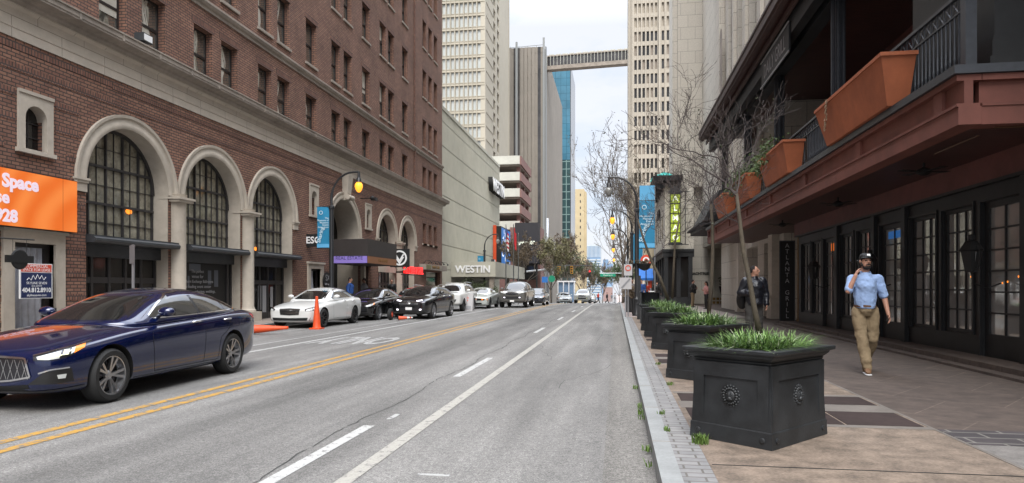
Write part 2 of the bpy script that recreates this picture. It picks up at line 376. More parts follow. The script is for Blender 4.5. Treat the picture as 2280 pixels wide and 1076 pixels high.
# the brick node must see x,y on paving, so these two use plain object coordinates
def floorfix(name):
    m=M[name]; nt=m.node_tree; t=[n for n in nt.nodes if n.type=='TEX_COORD'][0]
    for n in nt.nodes:
        if n.type=='TEX_BRICK':
            l=n.inputs['Vector'].links[0]
            if l.from_node.type=='MAPPING': nt.links.new(t.outputs['Object'],l.from_node.inputs[0])
            else: nt.links.new(t.outputs['Object'],n.inputs['Vector'])
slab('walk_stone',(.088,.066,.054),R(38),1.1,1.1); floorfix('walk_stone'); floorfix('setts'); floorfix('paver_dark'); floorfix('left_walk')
# LED orange with faint moire rings
nt=M['led_orange'].node_tree; b=nt.nodes['Principled BSDF']; t=nd(nt,'TexCoord')
mp=nd(nt,'Mapping'); mp.inputs['Location'].default_value=(0,-16.2,-2.2); nt.links.new(t.outputs['Object'],mp.inputs[0])
wv=nd(nt,'TexWave',wave_type='RINGS',rings_direction='SPHERICAL',i_Scale=2.6); wv.inputs['Distortion'].default_value=1.2; wv.inputs['Detail Scale'].default_value=.5; nt.links.new(mp.outputs[0],wv.inputs['Vector'])
x=nd(nt,'MixRGB'); x.inputs[1].default_value=(.70,.13,.012,1); x.inputs[2].default_value=(.85,.27,.06,1); nt.links.new(wv.outputs['Fac'],x.inputs[0]); nt.links.new(x.outputs[0],b.inputs['Emission Color'])
# pane glass of the old hotel: wavy, so reflections wobble
for nm,base,ro,st,scl in (('pane_wavy',(.03,.03,.028),.03,.3,.8),('pane_arch',(.085,.075,.055),.12,.12,1.5)):
    m=mat(nm,base,ro,spec=1.0); nt=m.node_tree; b=nt.nodes['Principled BSDF']; t=nd(nt,'TexCoord')
    n=nd(nt,'TexNoise',i_Scale=scl,i_Detail=1); nt.links.new(t.outputs['Object'],n.inputs['Vector'])
    bp=nd(nt,'Bump',i_Strength=st,i_Distance=.4); nt.links.new(n.outputs['Fac'],bp.inputs['Height']); nt.links.new(bp.outputs[0],b.inputs['Normal'])
    if nm=='pane_arch':
        n2=nd(nt,'TexNoise',i_Scale=2.4,i_Detail=6,i_Roughness=.7); nt.links.new(t.outputs['Object'],n2.inputs['Vector'])
        r=nd(nt,'ValToRGB'); r.color_ramp.elements[0].color=(.13,.115,.085,1); r.color_ramp.elements[1].color=(.42,.385,.29,1); r.color_ramp.elements[0].position=.35; r.color_ramp.elements[1].position=.7  # mottled beige imitates the building opposite reflected in the arch panes
        nt.links.new(n2.outputs['Fac'],r.inputs[0]); nt.links.new(r.outputs[0],b.inputs['Base Color'])
    else: b.inputs['Base Color'].default_value=(.36,.35,.31,1); b.inputs['Metallic'].default_value=.8
mat('under_dark',(.05,.05,.048),.95)
# ---------------- ground ----------------
YS=[-12,-6,0,6,12,18,24,30,36,42,46,50,54,58,62,66,70,74,78,84,92,104,118,134,150,180,220,300,420,640,900]
def strip(x0,x1,dz,ys=YS,n=1):
    mb=MB(); xs=[x0+(x1-x0)*i/n for i in range(n+1)]
    vs=[(x,y,gz(y)+dz) for y in ys for x in xs]; k=n+1
    return mb.add(vs,[(j*k+i,j*k+i+1,(j+1)*k+i+1,(j+1)*k+i) for j in range(len(ys)-1) for i in range(n)])
def sub_ys(a,b):
    r=[a]+[y for y in YS if a<y<b]+[b]
    while True:
        q=[]; 
        for i in range(len(r)-1):
            q.append(r[i])
            if r[i+1]-r[i]>3.1 and 40<r[i]<90: q.append((r[i]+r[i+1])/2)
        q.append(r[-1])
        if len(q)==len(r): return r
        r=q
YS=sub_ys(-12,900)
tag(strip(-900,900,-.03,n=2).build('ground',['agg_grey']),kind='structure')
tag(strip(-12.2,.30,0).build('road',['asphalt']),kind='structure')
def slabstrip(name,x0,x1,h,mt,y0=-12,y1=900):
    ys=sub_ys(y0,y1); mb=MB(); n=len(ys)
    vs=[]
    for y in ys:
        z=gz(y); vs+=[(x0,y,z-.1),(x0,y,z+h),(x1,y,z+h),(x1,y,z-.1)]
    fs=[(4*i+j,4*i+j+1,4*i+j+5,4*i+j+4) for i in range(n-1) for j in range(3)]+[(0,1,2,3),(4*n-1,4*n-2,4*n-3,4*n-4)]
    mb.add(vs,fs); return tag(mb.build(name,[mt]),kind='structure')
slabstrip('kerb',.30,.443,.142,'granite'); slabstrip('paver_strip',.443,.67,.138,'setts',y1=30); slabstrip('sidewalk',.67,2.85,.14,'agg_brown',y1=30)
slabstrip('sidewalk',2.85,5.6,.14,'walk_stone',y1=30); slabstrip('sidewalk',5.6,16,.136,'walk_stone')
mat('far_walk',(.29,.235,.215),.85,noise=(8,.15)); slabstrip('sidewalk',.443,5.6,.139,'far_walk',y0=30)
slabstrip('kerb',-12.34,-12.2,.142,'granite'); slabstrip('sidewalk',-16,-12.34,.14,'left_walk')
# kerb joints, gutter, cracks in the pavement (sheets)
mb=MB()
y=.9
while y<46: mb.box(.298,.445,y,y+.010,.12,.1435); y+=1.62
tag(mb.build('kerb_joints',['stone_dark']),kind='structure')
tag(strip(-.10,.298,.004,sub_ys(-12,60)).build('gutter',['asphalt_gutter']),kind='structure')
mb=MB()
for y0,y1,x0,x1 in [(6.72,7.42,.72,2.82),(7.86,8.42,.72,2.82),(11.7,12.35,.72,2.82),(12.75,13.3,.72,2.82),(16.6,17.2,.72,2.82),(17.6,18.2,.72,2.82)]:
    xs=[x0,1.55,2.13,x1]
    for a,b_ in zip(xs,xs[1:]): mb.box(a+.012,b_-.012,y0,y1,.12,.1445)
tag(mb.build('paving_slabs',['slate']),kind='structure')
mb=MB()
for y0,y1 in [(6.60,6.715),(7.425,7.855),(8.425,8.55),(11.6,11.695),(12.355,12.745),(13.305,13.4)]: mb.box(.69,2.84,y0,y1,.12,.1425)
mb.box(2.84,2.872,-12,30,.12,.1432)
tag(mb.build('paving_border',['conc_strip']),kind='structure')
mb=MB()
for y in (5.06,3.2,10.2,14.9): mb.box(.69,2.86,y,y+.014,.12,.1428)
tag(mb.build('paving_joints',['black']),kind='structure')
tag(MB().box(2.875,5.58,6.02,6.62,.12,.1445).build('paver_band',['paver_dark']),kind='structure')
tag(MB().box(2.875,5.58,-12,6.015,.12,.1425).build('sidewalk',['agg_grey']),kind='structure')
# markings
def mark(name,x0,x1,segs,mt,dz=.0045):
    mb=MB()
    for a,b_ in segs:
        ys=sub_ys(a,b_); k=len(mb.v)
        vs=[(x,y,gz(y)+dz) for y in ys for x in (x0,x1)]
        mb.add(vs,[(2*i,2*i+1,2*i+3,2*i+2) for i in range(len(ys)-1)])
    return tag(mb.build(name,[mt]),kind='structure')
mark('bike_lane_line',-2.04,-1.91,[(-12,70)],'line_cream')
mark('lane_dashes',-2.58,-2.46,[(2,6.65),(10.5,13.4),(21,23.7),(29.5,32.3),(39,41.8),(49,51.8)],'line_white')
mark('centre_line',-5.66,-5.54,[(-12,75)],'line_yellow'); mark('centre_line',-5.35,-5.23,[(-12,75)],'line_yellow')
mark('parking_line',-8.05,-7.94,[(4,62)],'line_white'); mark('parking_line',-8.85,-8.77,[(14,40)],'line_faint')
rs_=random.Random(2); mb=MB(); vs=[]; y=-2
while y<60:
    y+=rs_.uniform(.08,.25); x=-2.69+.05*math.sin(y*1.7)+rs_.gauss(0,.012); wd=rs_.uniform(.003,.012); vs+=[(x-wd,y,gz(y)+.003),(x+wd,y,gz(y)+.003)]
mb.add(vs,[(2*i,2*i+1,2*i+3,2*i+2) for i in range(len(vs)//2-1) if rs_.random()<.93])
for x0,y0,dx,dy,n in [(-.8,9.5,.12,.35,9),(-1.2,13,-.1,.5,9),(-3.4,12,.35,.1,10),(-.5,17,.03,.7,8),(-4.4,8,.2,.28,8),(-1.0,22,.05,.8,9),(-3.2,24,-.3,.5,7),(-6.5,21,.5,.2,6)]:
    p=[(x0,y0)]
    for k in range(n): p.append((p[-1][0]+dx*rs_.uniform(-.3,1.6),p[-1][1]+dy*rs_.uniform(.3,1.5)))
    for a,b_ in zip(p,p[1:]):
        d=math.hypot(b_[0]-a[0],b_[1]-a[1]) or 1; nx,ny=-(b_[1]-a[1])/d*.004,(b_[0]-a[0])/d*.004; mb.quad((a[0]-nx,a[1]-ny,.003),(a[0]+nx,a[1]+ny,.003),(b_[0]+nx,b_[1]+ny,.003),(b_[0]-nx,b_[1]-ny,.003))
tag(mb.build('road_cracks',['under_dark'],norm=False),kind='structure')
mark('crosswalk',-11,.1,[(122,122.5),(126,126.5)],'line_white')
o=text('ONLY',1.0,'lane_text','line_faint',None,Matrix.Translation((-6.85,17.4,.0052))@Matrix.Rotation(PI,4,'Z')@Matrix.Diagonal((.72,3.1,1,1)),ext=.0,bold=.03)
tag(o,kind='structure')
mb=MB()
mb.box(-2.46,-2.40,7.0,7.3,0,.004); mb.box(-1.5,-1.25,4.96,5.0,0,.004)
tag(mb.build('paint_scraps',['line_faint']),kind='structure')
# weeds and moss in the gutter and setts
rnd=random.Random(5); mb=MB()
def tuft(mb,x,y,z,h,r,n,rnd):
    for i in range(n):
        a=rnd.uniform(0,2*PI); q=rnd.uniform(0,r); bx,by=x+q*math.cos(a),y+q*math.sin(a); a2=rnd.uniform(0,2*PI); hh=h*rnd.uniform(.5,1); l=hh*rnd.uniform(.2,.8); wd=.003+.0015*rnd.random()
        dx,dy=math.cos(a2)*l,math.sin(a2)*l; nx,ny=-math.sin(a2)*wd,math.cos(a2)*wd
        mb.add([(bx-nx,by-ny,z),(bx+nx,by+ny,z),(bx+dx*.5+nx,by+dy*.5+ny,z+hh*.75),(bx+dx*.5-nx,by+dy*.5-ny,z+hh*.75),(bx+dx,by+dy,z+hh)],[(0,1,2,3),(3,2,4)])
for x,y,n in [(.27,7.6,35),(.27,8.0,25),(.28,7.3,20),(.27,5.9,30),(.27,5.4,10),(.69,5.75,150),(.70,9.1,40),(.455,6.2,20),(.455,7.0,20),(.27,9.5,25),(.7,11.5,30)]:
    tuft(mb,x,y,.02 if x<.3 else .13,.07 if n<100 else .1,.05 if n<100 else .075,n,rnd)
tag(mb.build('gutter_weeds',['weed'],norm=False),'short green weeds growing along the granite kerb and setts','weeds',kind='stuff')
# ---------------- facade helpers ----------------
def cellwall(mb,rects,s0,s1,z0,z1,f,depth=.3):
    S=sorted({s0,s1}|{a for r in rects for a in r[:2] if s0<a<s1}); Z=sorted({z0,z1}|{a for r in rects for a in r[2:4] if z0<a<z1})
    def hole(s,z): return any(r[0]<s<r[1] and r[2]<z<r[3] for r in rects)
    for zi in range(len(Z)-1):
        zm=(Z[zi]+Z[zi+1])/2; st=None
        for si in range(len(S)-1):
            h=hole((S[si]+S[si+1])/2,zm)
            if not h and st is None: st=S[si]
            if (h or si==len(S)-2) and st is not None:
                e=S[si] if h else S[si+1]
                mb.quad(f(st,Z[zi],0),f(e,Z[zi],0),f(e,Z[zi+1],0),f(st,Z[zi+1],0)); st=None
    for a,b_,c,d in [r[:4] for r in rects]:
        for p,q in (((a,c),(b_,c)),((b_,c),(b_,d)),((b_,d),(a,d)),((a,d),(a,c))):
            mb.quad(f(*p,0),f(*q,0),f(*q,depth),f(*p,depth))
def arcpts(c,sp,r,n=20,a0=PI,a1=0): return [(c+r*math.cos(a0+(a1-a0)*i/n),sp+r*math.sin(a0+(a1-a0)*i/n)) for i in range(n+1)]
XH=-14.
hotel=thing('hotel_building','tall red brick hotel with arched ground floor windows and stone cornice','hotel',(XH,33,0))
fL=lambda s,z,d: (XH-d,s,z)
fLn=lambda s,z: (XH,s,z)
# upper storeys
cols=[(12.4,13.45),(13.95,15.05),(16.5,17.55),(18.2,19.25),(20.7,21.75),(22.28,23.33),(24.8,25.85),(26.35,27.4),(28.95,30.05),(31.75,32.8),(33.28,34.33),(35.85,37.0),(38.65,39.75),(40.17,41.27),(42.95,44.1),(47.7,48.65),(49.25,50.2),(50.8,51.75)]
rows=[(8.55,10.3),(11.75,13.75),(15.4,17.4),(19.05,21.05),(22.7,24.7)]
rects=[(a,b_,c,d) for a,b_ in cols for c,d in rows]
mb=MB(); cellwall(mb,rects,-12,53.3,8.3,46,fL,.32)
mb.box(-40,XH-.001,53.25,53.3,-.5,46); mb.box(-40,-39.9,-12,53.2,0,46)
mb.build('wall',['brick'],hotel)
# brick soldier rows
# window prototype
def upper_window(wd,ht,name='window'):
    mb=MB(); x=XH-.27
    for a,b_,c,d in ((0,.06,0,ht),(wd-.06,wd,0,ht),(.06,wd-.06,0,.07),(.06,wd-.06,ht-.06,ht),(.06,wd-.06,ht*.5-.04,ht*.5+.04)): mb.box(x-.05,x+.03,a,b_,c,d)
    o=mb.build(name,['window_frame'],None)
    p=MB().quad((x-.012,.05,.05),(x-.012,wd-.05,.05),(x-.012,wd-.05,ht*.5),(x-.012,.05,ht*.5)).quad((x+.004,.05,ht*.5),(x+.004,wd-.05,ht*.5),(x+.004,wd-.05,ht-.04),(x+.004,.05,ht-.04)).build('pane',['pane_wavy'],None); p.parent=o
    for nm,bx,mt in (('lintel',(XH-.05,XH+.012,-.12,wd+.12,ht,ht+.24),'brick_soldier'),('sill',(XH-.2,XH+.07,-.08,wd+.08,-.11,0),'stone_dark')):
        q=MB().box(*bx).build(nm,[mt],None); q.parent=o
    return o
protos={}
rnd=random.Random(3); i=0; bl=[]
mat('blind',(.50,.47,.40),.8,noise=(3,.2))  # shared by the lowered blinds and the imitated pane reflections
for (a,b_,c,d) in rects:
    k=(round(b_-a,2),round(d-c,2))
    if k not in protos: o=protos[k]=upper_window(*k)
    else: o=copytree(protos[k])
    adopt(o,hotel); o.location=(0,a,c)
    for ch in o.children: ch.matrix_parent_inverse=Matrix()
    bl.append((o,a,b_,c,d))
for o,a,b_,c,d in bl:
    if rnd.random()<.55: w_=(b_-a-.14)*rnd.uniform(.4,.6); q=MB().grid(lambda u,v:(XH-.264+.006*math.sin(u*20+v*9),.07+w_*(u*(1+.18*math.sin(v*7+a))),.07+v*(d-c-.14)),10,10).build('curtain',['blind'],None,smooth=True); q.parent=o  # pale wavy sheet on one side imitates a bright reflection in the pane
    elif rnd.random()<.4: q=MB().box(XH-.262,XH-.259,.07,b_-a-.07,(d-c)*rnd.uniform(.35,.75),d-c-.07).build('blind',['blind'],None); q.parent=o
# dark room behind the panes
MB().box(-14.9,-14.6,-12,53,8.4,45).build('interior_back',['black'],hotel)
# string course
def course(mb,prof,s0,s1,x=XH):
    vs=[(x+dx,s,z) for s in (s0,s1) for dx,z in prof]; n=len(prof)
    mb.add(vs,[(i,i+1,n+i+1,n+i) for i in range(n-1)]+[tuple(range(n)),tuple(range(2*n-1,n-1,-1))])
mb=MB(); course(mb,[(-.1,10.98),(.05,10.98),(.05,11.08),(.12,11.12),(.17,11.2),(.17,11.27),(-.1,11.33)],-12,53.36); mb.build('string_course',['stone_dark'],hotel,smooth=False)
mb=MB(); course(mb,[(-.1,17.75+7.35),(.05,25.1),(.05,25.2),(.17,25.3),(-.1,25.45)],-12,53.36); mb.build('string_course',['stone_dark'],hotel)
# frieze and cornice
mb=MB(); course(mb,[(-.1,7.3),(.035,7.3),(.035,7.52),(.055,7.53),(.055,7.545),(.03,7.55),(.03,7.98),(.06,8.0),(.09,8.03),(.12,8.04),(.12,8.07),(-.1,8.07)],-12,53.38); mb.build('frieze',['stone'],hotel)
mb=MB(); course(mb,[(-.1,8.07),(.13,8.07),(.16,8.11),(.2,8.14),(.22,8.2),(.28,8.22),(.48,8.25),(.48,8.30),(.50,8.31),(.50,8.43),(.53,8.44),(.53,8.48),(-.05,8.60)],-12,53.8); mb.build('cornice',['stone_dark'],hotel)
mb=MB()
for k in range(40):
    y=-6+k*1.52; mb.box(XH+.2,XH+.515,y,y+.06,8.262,8.435)
mb.build('cornice_joint',['stone_dark'],hotel)
# ---- lower brick storey
ar=[(17.72,1.67,4.33),(21.87,1.67,4.33),(26.0,1.67,4.33),(33.4,1.85,4.15),(40.0,1.55,4.35),(44.15,1.55,4.35)]
DEP=.55
mb=MB()
b0=[15.35,19.795,23.935,28.6]; 
def arch_strip(mb,c,r,sp,s0,s1,zt=7.3,z0=.0):
    a=arcpts(c,sp,r,24)
    mb.poly([(s0,z0),(c-r,z0)]+a+[(c+r,z0),(s1,z0),(s1,zt),(s0,zt)],fLn)
for i in range(3): arch_strip(mb,*ar[i][:2],ar[i][2],b0[i],b0[i+1])
arch_strip(mb,33.4,1.85,4.15,31.2,35.8)
arch_strip(mb,40.0,1.55,4.35,37.6,42.075); arch_strip(mb,44.15,1.55,4.35,42.075,46.2)
lower=[(-12,15.35,[(13.83,15.0,.45,2.62),(14.12,14.78,4.75,5.85),(3.5,9.5,.3,3.0)]),(28.6,31.2,[(29.35,30.45,.35,2.35),(29.45,30.05,4.8,5.95)]),(35.8,37.6,[(36.45,37.05,4.8,5.9),(35.9,37.3,.14,2.75)]),(46.2,53.3,[(47.75,48.6,4.65,6.15),(49.3,50.15,4.65,6.15),(50.8,51.65,4.65,6.15),(48.6,52.6,.14,2.6)])]
for s0,s1,rc in lower: cellwall(mb,rc,s0,s1,0,7.3,fL,.3)
mb.build('wall',['brick'],hotel)
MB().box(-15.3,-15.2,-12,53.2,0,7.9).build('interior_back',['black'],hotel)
# projecting brick bands
mb=MB()
for z in (5.35,5.95,6.55,7.05):
    for s0,s1 in ((-12,13.9),(15.05,15.8)) if z<6.1 else ((-12,17),) : mb.box(XH-.02,XH+.012,s0,s1,z,z+.17)
for z in (.5,1.1,1.7,2.3,2.9,3.5,4.1,4.7): mb.box(XH-.02,XH+.012,15.38,16.04,z,z+.16); mb.box(XH-.02,XH+.012,11.5,13.6,z,z+.16)
for z in (6.55,7.0): mb.box(XH-.02,XH+.012,17,53.2,z,z+.1)
mb.build('brick_band',['brick_soldier'],hotel)
# arch surrounds
def arch(i,c,r,sp,left,right,wall_l=True,wall_r=True,z0=.14,dep=DEP):
    w_=.40; n=28; mb=MB()
    prof=[(0,.0,.03),(.05,0,.055),(.14,0,.055),(.2,0,.03),(.28,0,.03),(.32,0,.075),(w_,0,.085),(w_,0,0)]
    pts=[(r,-dep)]+[(r+p[0],p[2]) for p in prof]
    vs=[];k=len(pts)
    for j in range(n+1):
        t=PI-PI*j/n
        for rr,d in pts:
            s=c+rr*math.cos(t); s=min(max(s,left),right)
            vs.append((XH+d,s,sp+rr*math.sin(t)))
    mb.add(vs,[(j*k+m,j*k+m+1,(j+1)*k+m+1,(j+1)*k+m) for j in range(n) for m in range(k-1)])
    o=mb.build('arch_surround',['stone_plain'],hotel,smooth=40)
    return o
for i,(c,r,sp) in enumerate(ar):
    l={1:19.795,2:23.935,5:42.075}.get(i,c-5); rr={0:19.795,1:23.935,4:42.075}.get(i,c+5)
    arch(i,c,r,sp,l,rr,dep=1.5 if i==3 else DEP)
    # jambs
    d=1.5 if i==3 else DEP
    MB().box(XH-d,XH-.02,c-r-.03,c-r,.14,sp).build('arch_jamb',['stone_plain'],hotel); MB().box(XH-d,XH-.02,c+r,c+r+.03,.14,sp).build('arch_jamb',['stone_plain'],hotel)
# keystone above the entrance
mb=MB()
mb.add([(XH-.1,33.15,5.95),(XH-.1,33.65,5.95),(XH-.1,33.8,7.28),(XH-.1,33.0,7.28),(XH+.22,33.18,5.95),(XH+.22,33.62,5.95),(XH+.35,33.72,7.28),(XH+.35,33.08,7.28)],[(0,1,2,3),(4,5,6,7),(0,1,5,4),(1,2,6,5),(2,3,7,6),(3,0,4,7)])
mb.cyl((XH+.3,33.05,6.1),(XH+.3,33.75,6.1),.13); mb.build('keystone',['stone_plain'],hotel,smooth=40)
# imposts and columns between arches
def impost(mb,s0,s1,z,p=.12):
    mb.box(XH-.02,XH+p,s0,s1,z-.06,z); mb.box(XH-.02,XH+p-.03,s0+.03,s1-.03,z-.13,z-.06); mb.box(XH-.02,XH+p-.06,s0+.05,s1-.05,z-.36,z-.13)
for s,zz in ((19.795,4.33),(23.935,4.33),(42.075,4.35)):
    mb=MB(); mb.box(XH-DEP,XH+.10,s-.36 if s<40 else s-.42,s+.36 if s<40 else s+.42,.14,zz-.14) if False else None
    mb.lathe([(.34,0),(.34,.06),(.30,.1),(.285,.16),(.27,.2),(.27,3.75),(.29,3.8),(.29,3.86),(.31,3.9)],c=(XH+.02,s,.5),n=24)
    mb.box(XH-DEP,XH+.0,s-.29,s+.29,.14,zz-.1); mb.box(XH-.2,XH+.42,s-.4,s+.4,.13,.5)
    mb.box(XH-.3,XH+.40,s-.42,s+.42,zz-.10,zz-.03); mb.box(XH-.3,XH+.36,s-.37,s+.37,zz-.18,zz-.10)
    mb.build('column',['stone_plain'],hotel,smooth=30)
for q in ((15.6,16.08,4.33),(27.64,28.15,4.33),(31.0,31.6,4.15),(35.2,35.8,4.15),(45.65,46.25,4.35),(37.9,38.5,4.35)):
    mb=MB(); impost(mb,*q); mb.build('impost',['stone_plain'],hotel)
# arched glazing
def glaze(c,r,sp,z0,dep,ncol=5,rowh=(.98,),lights=()):
    x=XH-dep+.02; mb=MB(); fr=lambda s,z:(x,s,z)
    a=arcpts(c,sp,r-.02,28)
    pane=MB().poly([(c-r+.02,z0)]+a+[(c+r-.02,z0)],lambda s,z:(x-.04,s,z)).build('pane',['pane_arch'],None)
    H=lambda s: sp+math.sqrt(max((r-.02)**2-(s-c)**2,0))
    w_=2*r/ncol
    zz=z0; 
    for i in range(ncol+1):
        s=c-r+i*w_; s=min(max(s,c-r+.05),c+r-.05); mb.box(x-.04,x+.03,s-.024,s+.024,z0,H(s))
        if i<ncol:
            s2=s+w_/2; mb.box(x-.035,x-.005,s2-.008,s2+.008,z0,H(s2))
    k=0; z=z0
    while z<sp+r-.1:
        hw=r-.02 if z<=sp else math.sqrt(max((r-.02)**2-(z-sp)**2,0))
        t=.035 if k%2==0 else .008; mb.box(x-.035,x+(.04 if k%2==0 else -.005),c-hw,c+hw,z-t,z+t); k+=1; z+=.53
    vs=[];q=MB()
    for j in range(29):
        t=PI-PI*j/28
        for rr,dx in ((r,0),(r-.09,0),(r-.09,.06),(r,.06)): vs.append((x+dx,c+rr*math.cos(t),sp+rr*math.sin(t)))
    mb.add(vs,[(j*4+m,j*4+(m+1)%4,(j+1)*4+(m+1)%4,(j+1)*4+m) for j in range(28) for m in range(4)])
    o=mb.build('arched_window',['arch_frame'],hotel); adopt(pane,o)
    for (s,z,sz) in lights:
        q=MB(); q.ell((x-.025,s,z),(.012,sz,sz*.6)); adopt(q.build('lamp_glow',['warm_light'],None,smooth=True),o)
    return o
glaze(*ar[0],2.75,DEP,5,lights=[(18.35,3.72,.14),]); glaze(*ar[1],2.75,DEP,5); glaze(*ar[2],2.75,DEP,5,lights=[(25.6,3.0,.13),(25.2,3.02,.07)])
glaze(*ar[4],2.9,DEP,5); glaze(*ar[5],2.9,DEP,5); glaze(*ar[3],3.0,1.5,5)
# ledges over the ground-floor openings
for i in (0,1,2):
    c,r,sp=ar[i]; mb=MB(); course(mb,[(-.5,2.62),(.32,2.64),(.36,2.70),(.36,2.75),(.30,2.80),(.30,2.84),(-.5,2.92)],c-r-.02,c+r+(.18 if i<2 else .3),XH-.05); mb.box(XH-DEP,XH-.25,c-r,c+r,2.28,2.62)
    mb.build('ledge',['ledge_metal'],hotel)
def front(c,r,z1=2.3):
    mb=MB(); x=XH-.42
    mb.box(x-.1,x,c-r,c+r,1.55,1.72); mb.box(x-.1,x,c-r,c+r,.14,.4)
    for k in range(6): s=c-r+.03+(2*r-.06)*k/5; mb.box(x-.1,x+.01,s-.045,s+.045,.14,z1)
    return mb.build('shopfront',['arch_frame'],hotel)
x=XH-.46
for i in (0,2,4,5):
    c,r,_=ar[i]; f_=front(c,r,2.9 if i>3 else 2.3)
    MB().quad((x,c-r,.3),(x,c+r,.3),(x,c+r,2.9 if i>3 else 2.3),(x,c-r,2.9 if i>3 else 2.3)).build('pane',['black_glass'],f_)
# white drapes behind the third shopfront doors
mb=MB()
for s0,s1,z0,z1 in [(24.55,24.75,.75,1.5),(24.95,25.15,.75,1.45),(25.6,25.85,.5,1.5),(25.95,26.25,.2,1.5),(26.6,26.8,.6,1.45),(27.0,27.1,.5,1.4)]: mb.box(x+.002,x+.012,s0,s1,z0,z1)
mb.build('drape',['grey_text'],hotel)
# poster shopfront
c,r,_=ar[1]
ps=MB().box(XH-.45,XH-.40,c-r,c+r-.35,.3,2.28).build('poster',['black'],hotel)
mat('poster_glow',(.10,.11,.13),.6)
for s,z,w_,h_ in [(21.35,2.12,.32,.12),(20.75,1.8,.1,.22),(22.2,1.78,.1,.25),(22.6,1.75,.12,.3),(21.0,1.62,.05,.2)]: MB().box(XH-.40,XH-.398,s-w_,s+w_,z-h_,z+h_).build('poster_picture',['poster_glow'],ps)
for k,(s_,sz) in enumerate([('The perfect',.15),('venue for',.17),('Southern Exchange Ballrooms',.15),('the leading event center',.16),('for corporate gatherings, weddings,',.145),('and dining.',.16)]):
    text(s_,sz,'lettering','grey_text',ps,FX(XH-.395,21.5,1.98-k*.175),.002)
mb=MB(); mb.box(XH-.5,XH-.35,c+r-.33,c+r-.2,.14,2.28); mb.box(XH-.5,XH-.35,c+r-.08,c+r,.14,2.28); mb.build('shopfront',['arch_frame'],hotel)
# small arched slot windows
def slot(c,z0,z1,wd):
    mb=MB(); w2=wd/2; fr=.17
    out_=[(c-w2-fr,z0-.05),(c+w2+fr,z0-.05),(c+w2+fr,z1+.28),(c-w2-fr,z1+.28)]
    a=arcpts(c,z1-w2,w2-.02,14,0,PI)
    # ring between outer rect and arched hole: left/right/top pieces
    mb.box(XH-.1,XH+.05,c-w2-fr,c-w2+.02,z0,z1-w2); mb.box(XH-.1,XH+.05,c+w2-.02,c+w2+fr,z0,z1-w2)
    mb.poly([(c-w2-fr,z1-w2)]+arcpts(c,z1-w2,w2-.02,14)+[(c+w2+fr,z1-w2),(c+w2+fr,z1+.22),(c-w2-fr,z1+.22)],lambda s,z:(XH+.05,s,z),thick=.35,dirv=(-1,0,0))
    mb.box(XH-.1,XH+.10,c-w2-fr-.05,c+w2+fr+.05,z0-.1,z0); mb.box(XH-.1,XH+.08,c-w2-fr,c+w2+fr,z1+.22,z1+.3)
    o=mb.build('slot_window',['stone_plain'],hotel)
    p=MB().quad((XH-.24,c-w2,z0),(XH-.24,c+w2,z0),(XH-.24,c+w2,z1+.1),(XH-.24,c-w2,z1+.1)).build('pane',['black_glass'],o)
    q=MB(); q.box(XH-.24,XH-.2,c-.012,c+.012,z0,z1); 
    for z in (z0+.35,z0+.7): q.box(XH-.24,XH-.205,c-w2,c+w2,z-.012,z+.012)
    q.build('glazing_bar',['arch_frame'],o)
slot(14.45,4.75,5.85,.66); slot(29.75,4.8,5.95,.6); slot(36.75,4.8,5.9,.6)
# stone-framed windows with curtains
def stone_window(s0,s1,z0,z1,fr=.3,cur=None):
    mb=MB(); mb.box(XH-.25,XH+.07,s0-fr,s0,.14,z1); mb.box(XH-.25,XH+.07,s1,s1+fr,.14,z1); mb.box(XH-.25,XH+.07,s0-fr,s1+fr,z1,z1+fr*.8); mb.box(XH-.25,XH+.13,s0-fr-.05,s1+fr+.05,z1+fr*.8,z1+fr*.8+.09)
    mb.box(XH-.25,XH+.1,s0-.05,s1+.05,z0-.12,z0)
    o=mb.build('stone_window',['stone_plain'],hotel)
    q=MB(); q.box(XH-.2,XH-.12,s0,s0+.07,z0,z1); q.box(XH-.2,XH-.12,s1-.14,s1,z0,z1); q.box(XH-.2,XH-.12,s0+.07,s1-.14,z1-.1,z1); q.build('frame',['window_frame'],o)
    e0,e1=cur or (s0,s1)
    MB().grid(lambda u,v:(XH-.22+.025*math.sin(u*38+math.sin(v*5)*1.2),e0+u*(e1-e0),z0+v*(z1-z0)),60,8).build('curtain',['curtain'],o,smooth=True)
    MB().quad((XH-.27,s0,z0),(XH-.27,s1,z0),(XH-.27,s1,z1),(XH-.27,s0,z1)).build('pane',['black_glass'],o)
    return o
stone_window(13.83,15.0,.45,2.5); stone_window(29.35,30.45,.35,2.3,.28,(29.4,30.15))
# triple windows under the frieze at the far end
for s0,s1 in ((47.75,48.6),(49.3,50.15),(50.8,51.65)):
    o=upper_window(.85,1.5); adopt(o,hotel); o.location=(0,s0,4.65)
    for ch in o.children: ch.matrix_parent_inverse=Matrix()
MB().box(XH-.1,XH+.07,47.6,51.8,4.54,4.65).build('sill_stone',['stone_plain'],hotel)
MB().box(XH+.02,XH+.1,45.6,45.68,8.6,40).build('downpipe',['brick_soldier'],hotel)
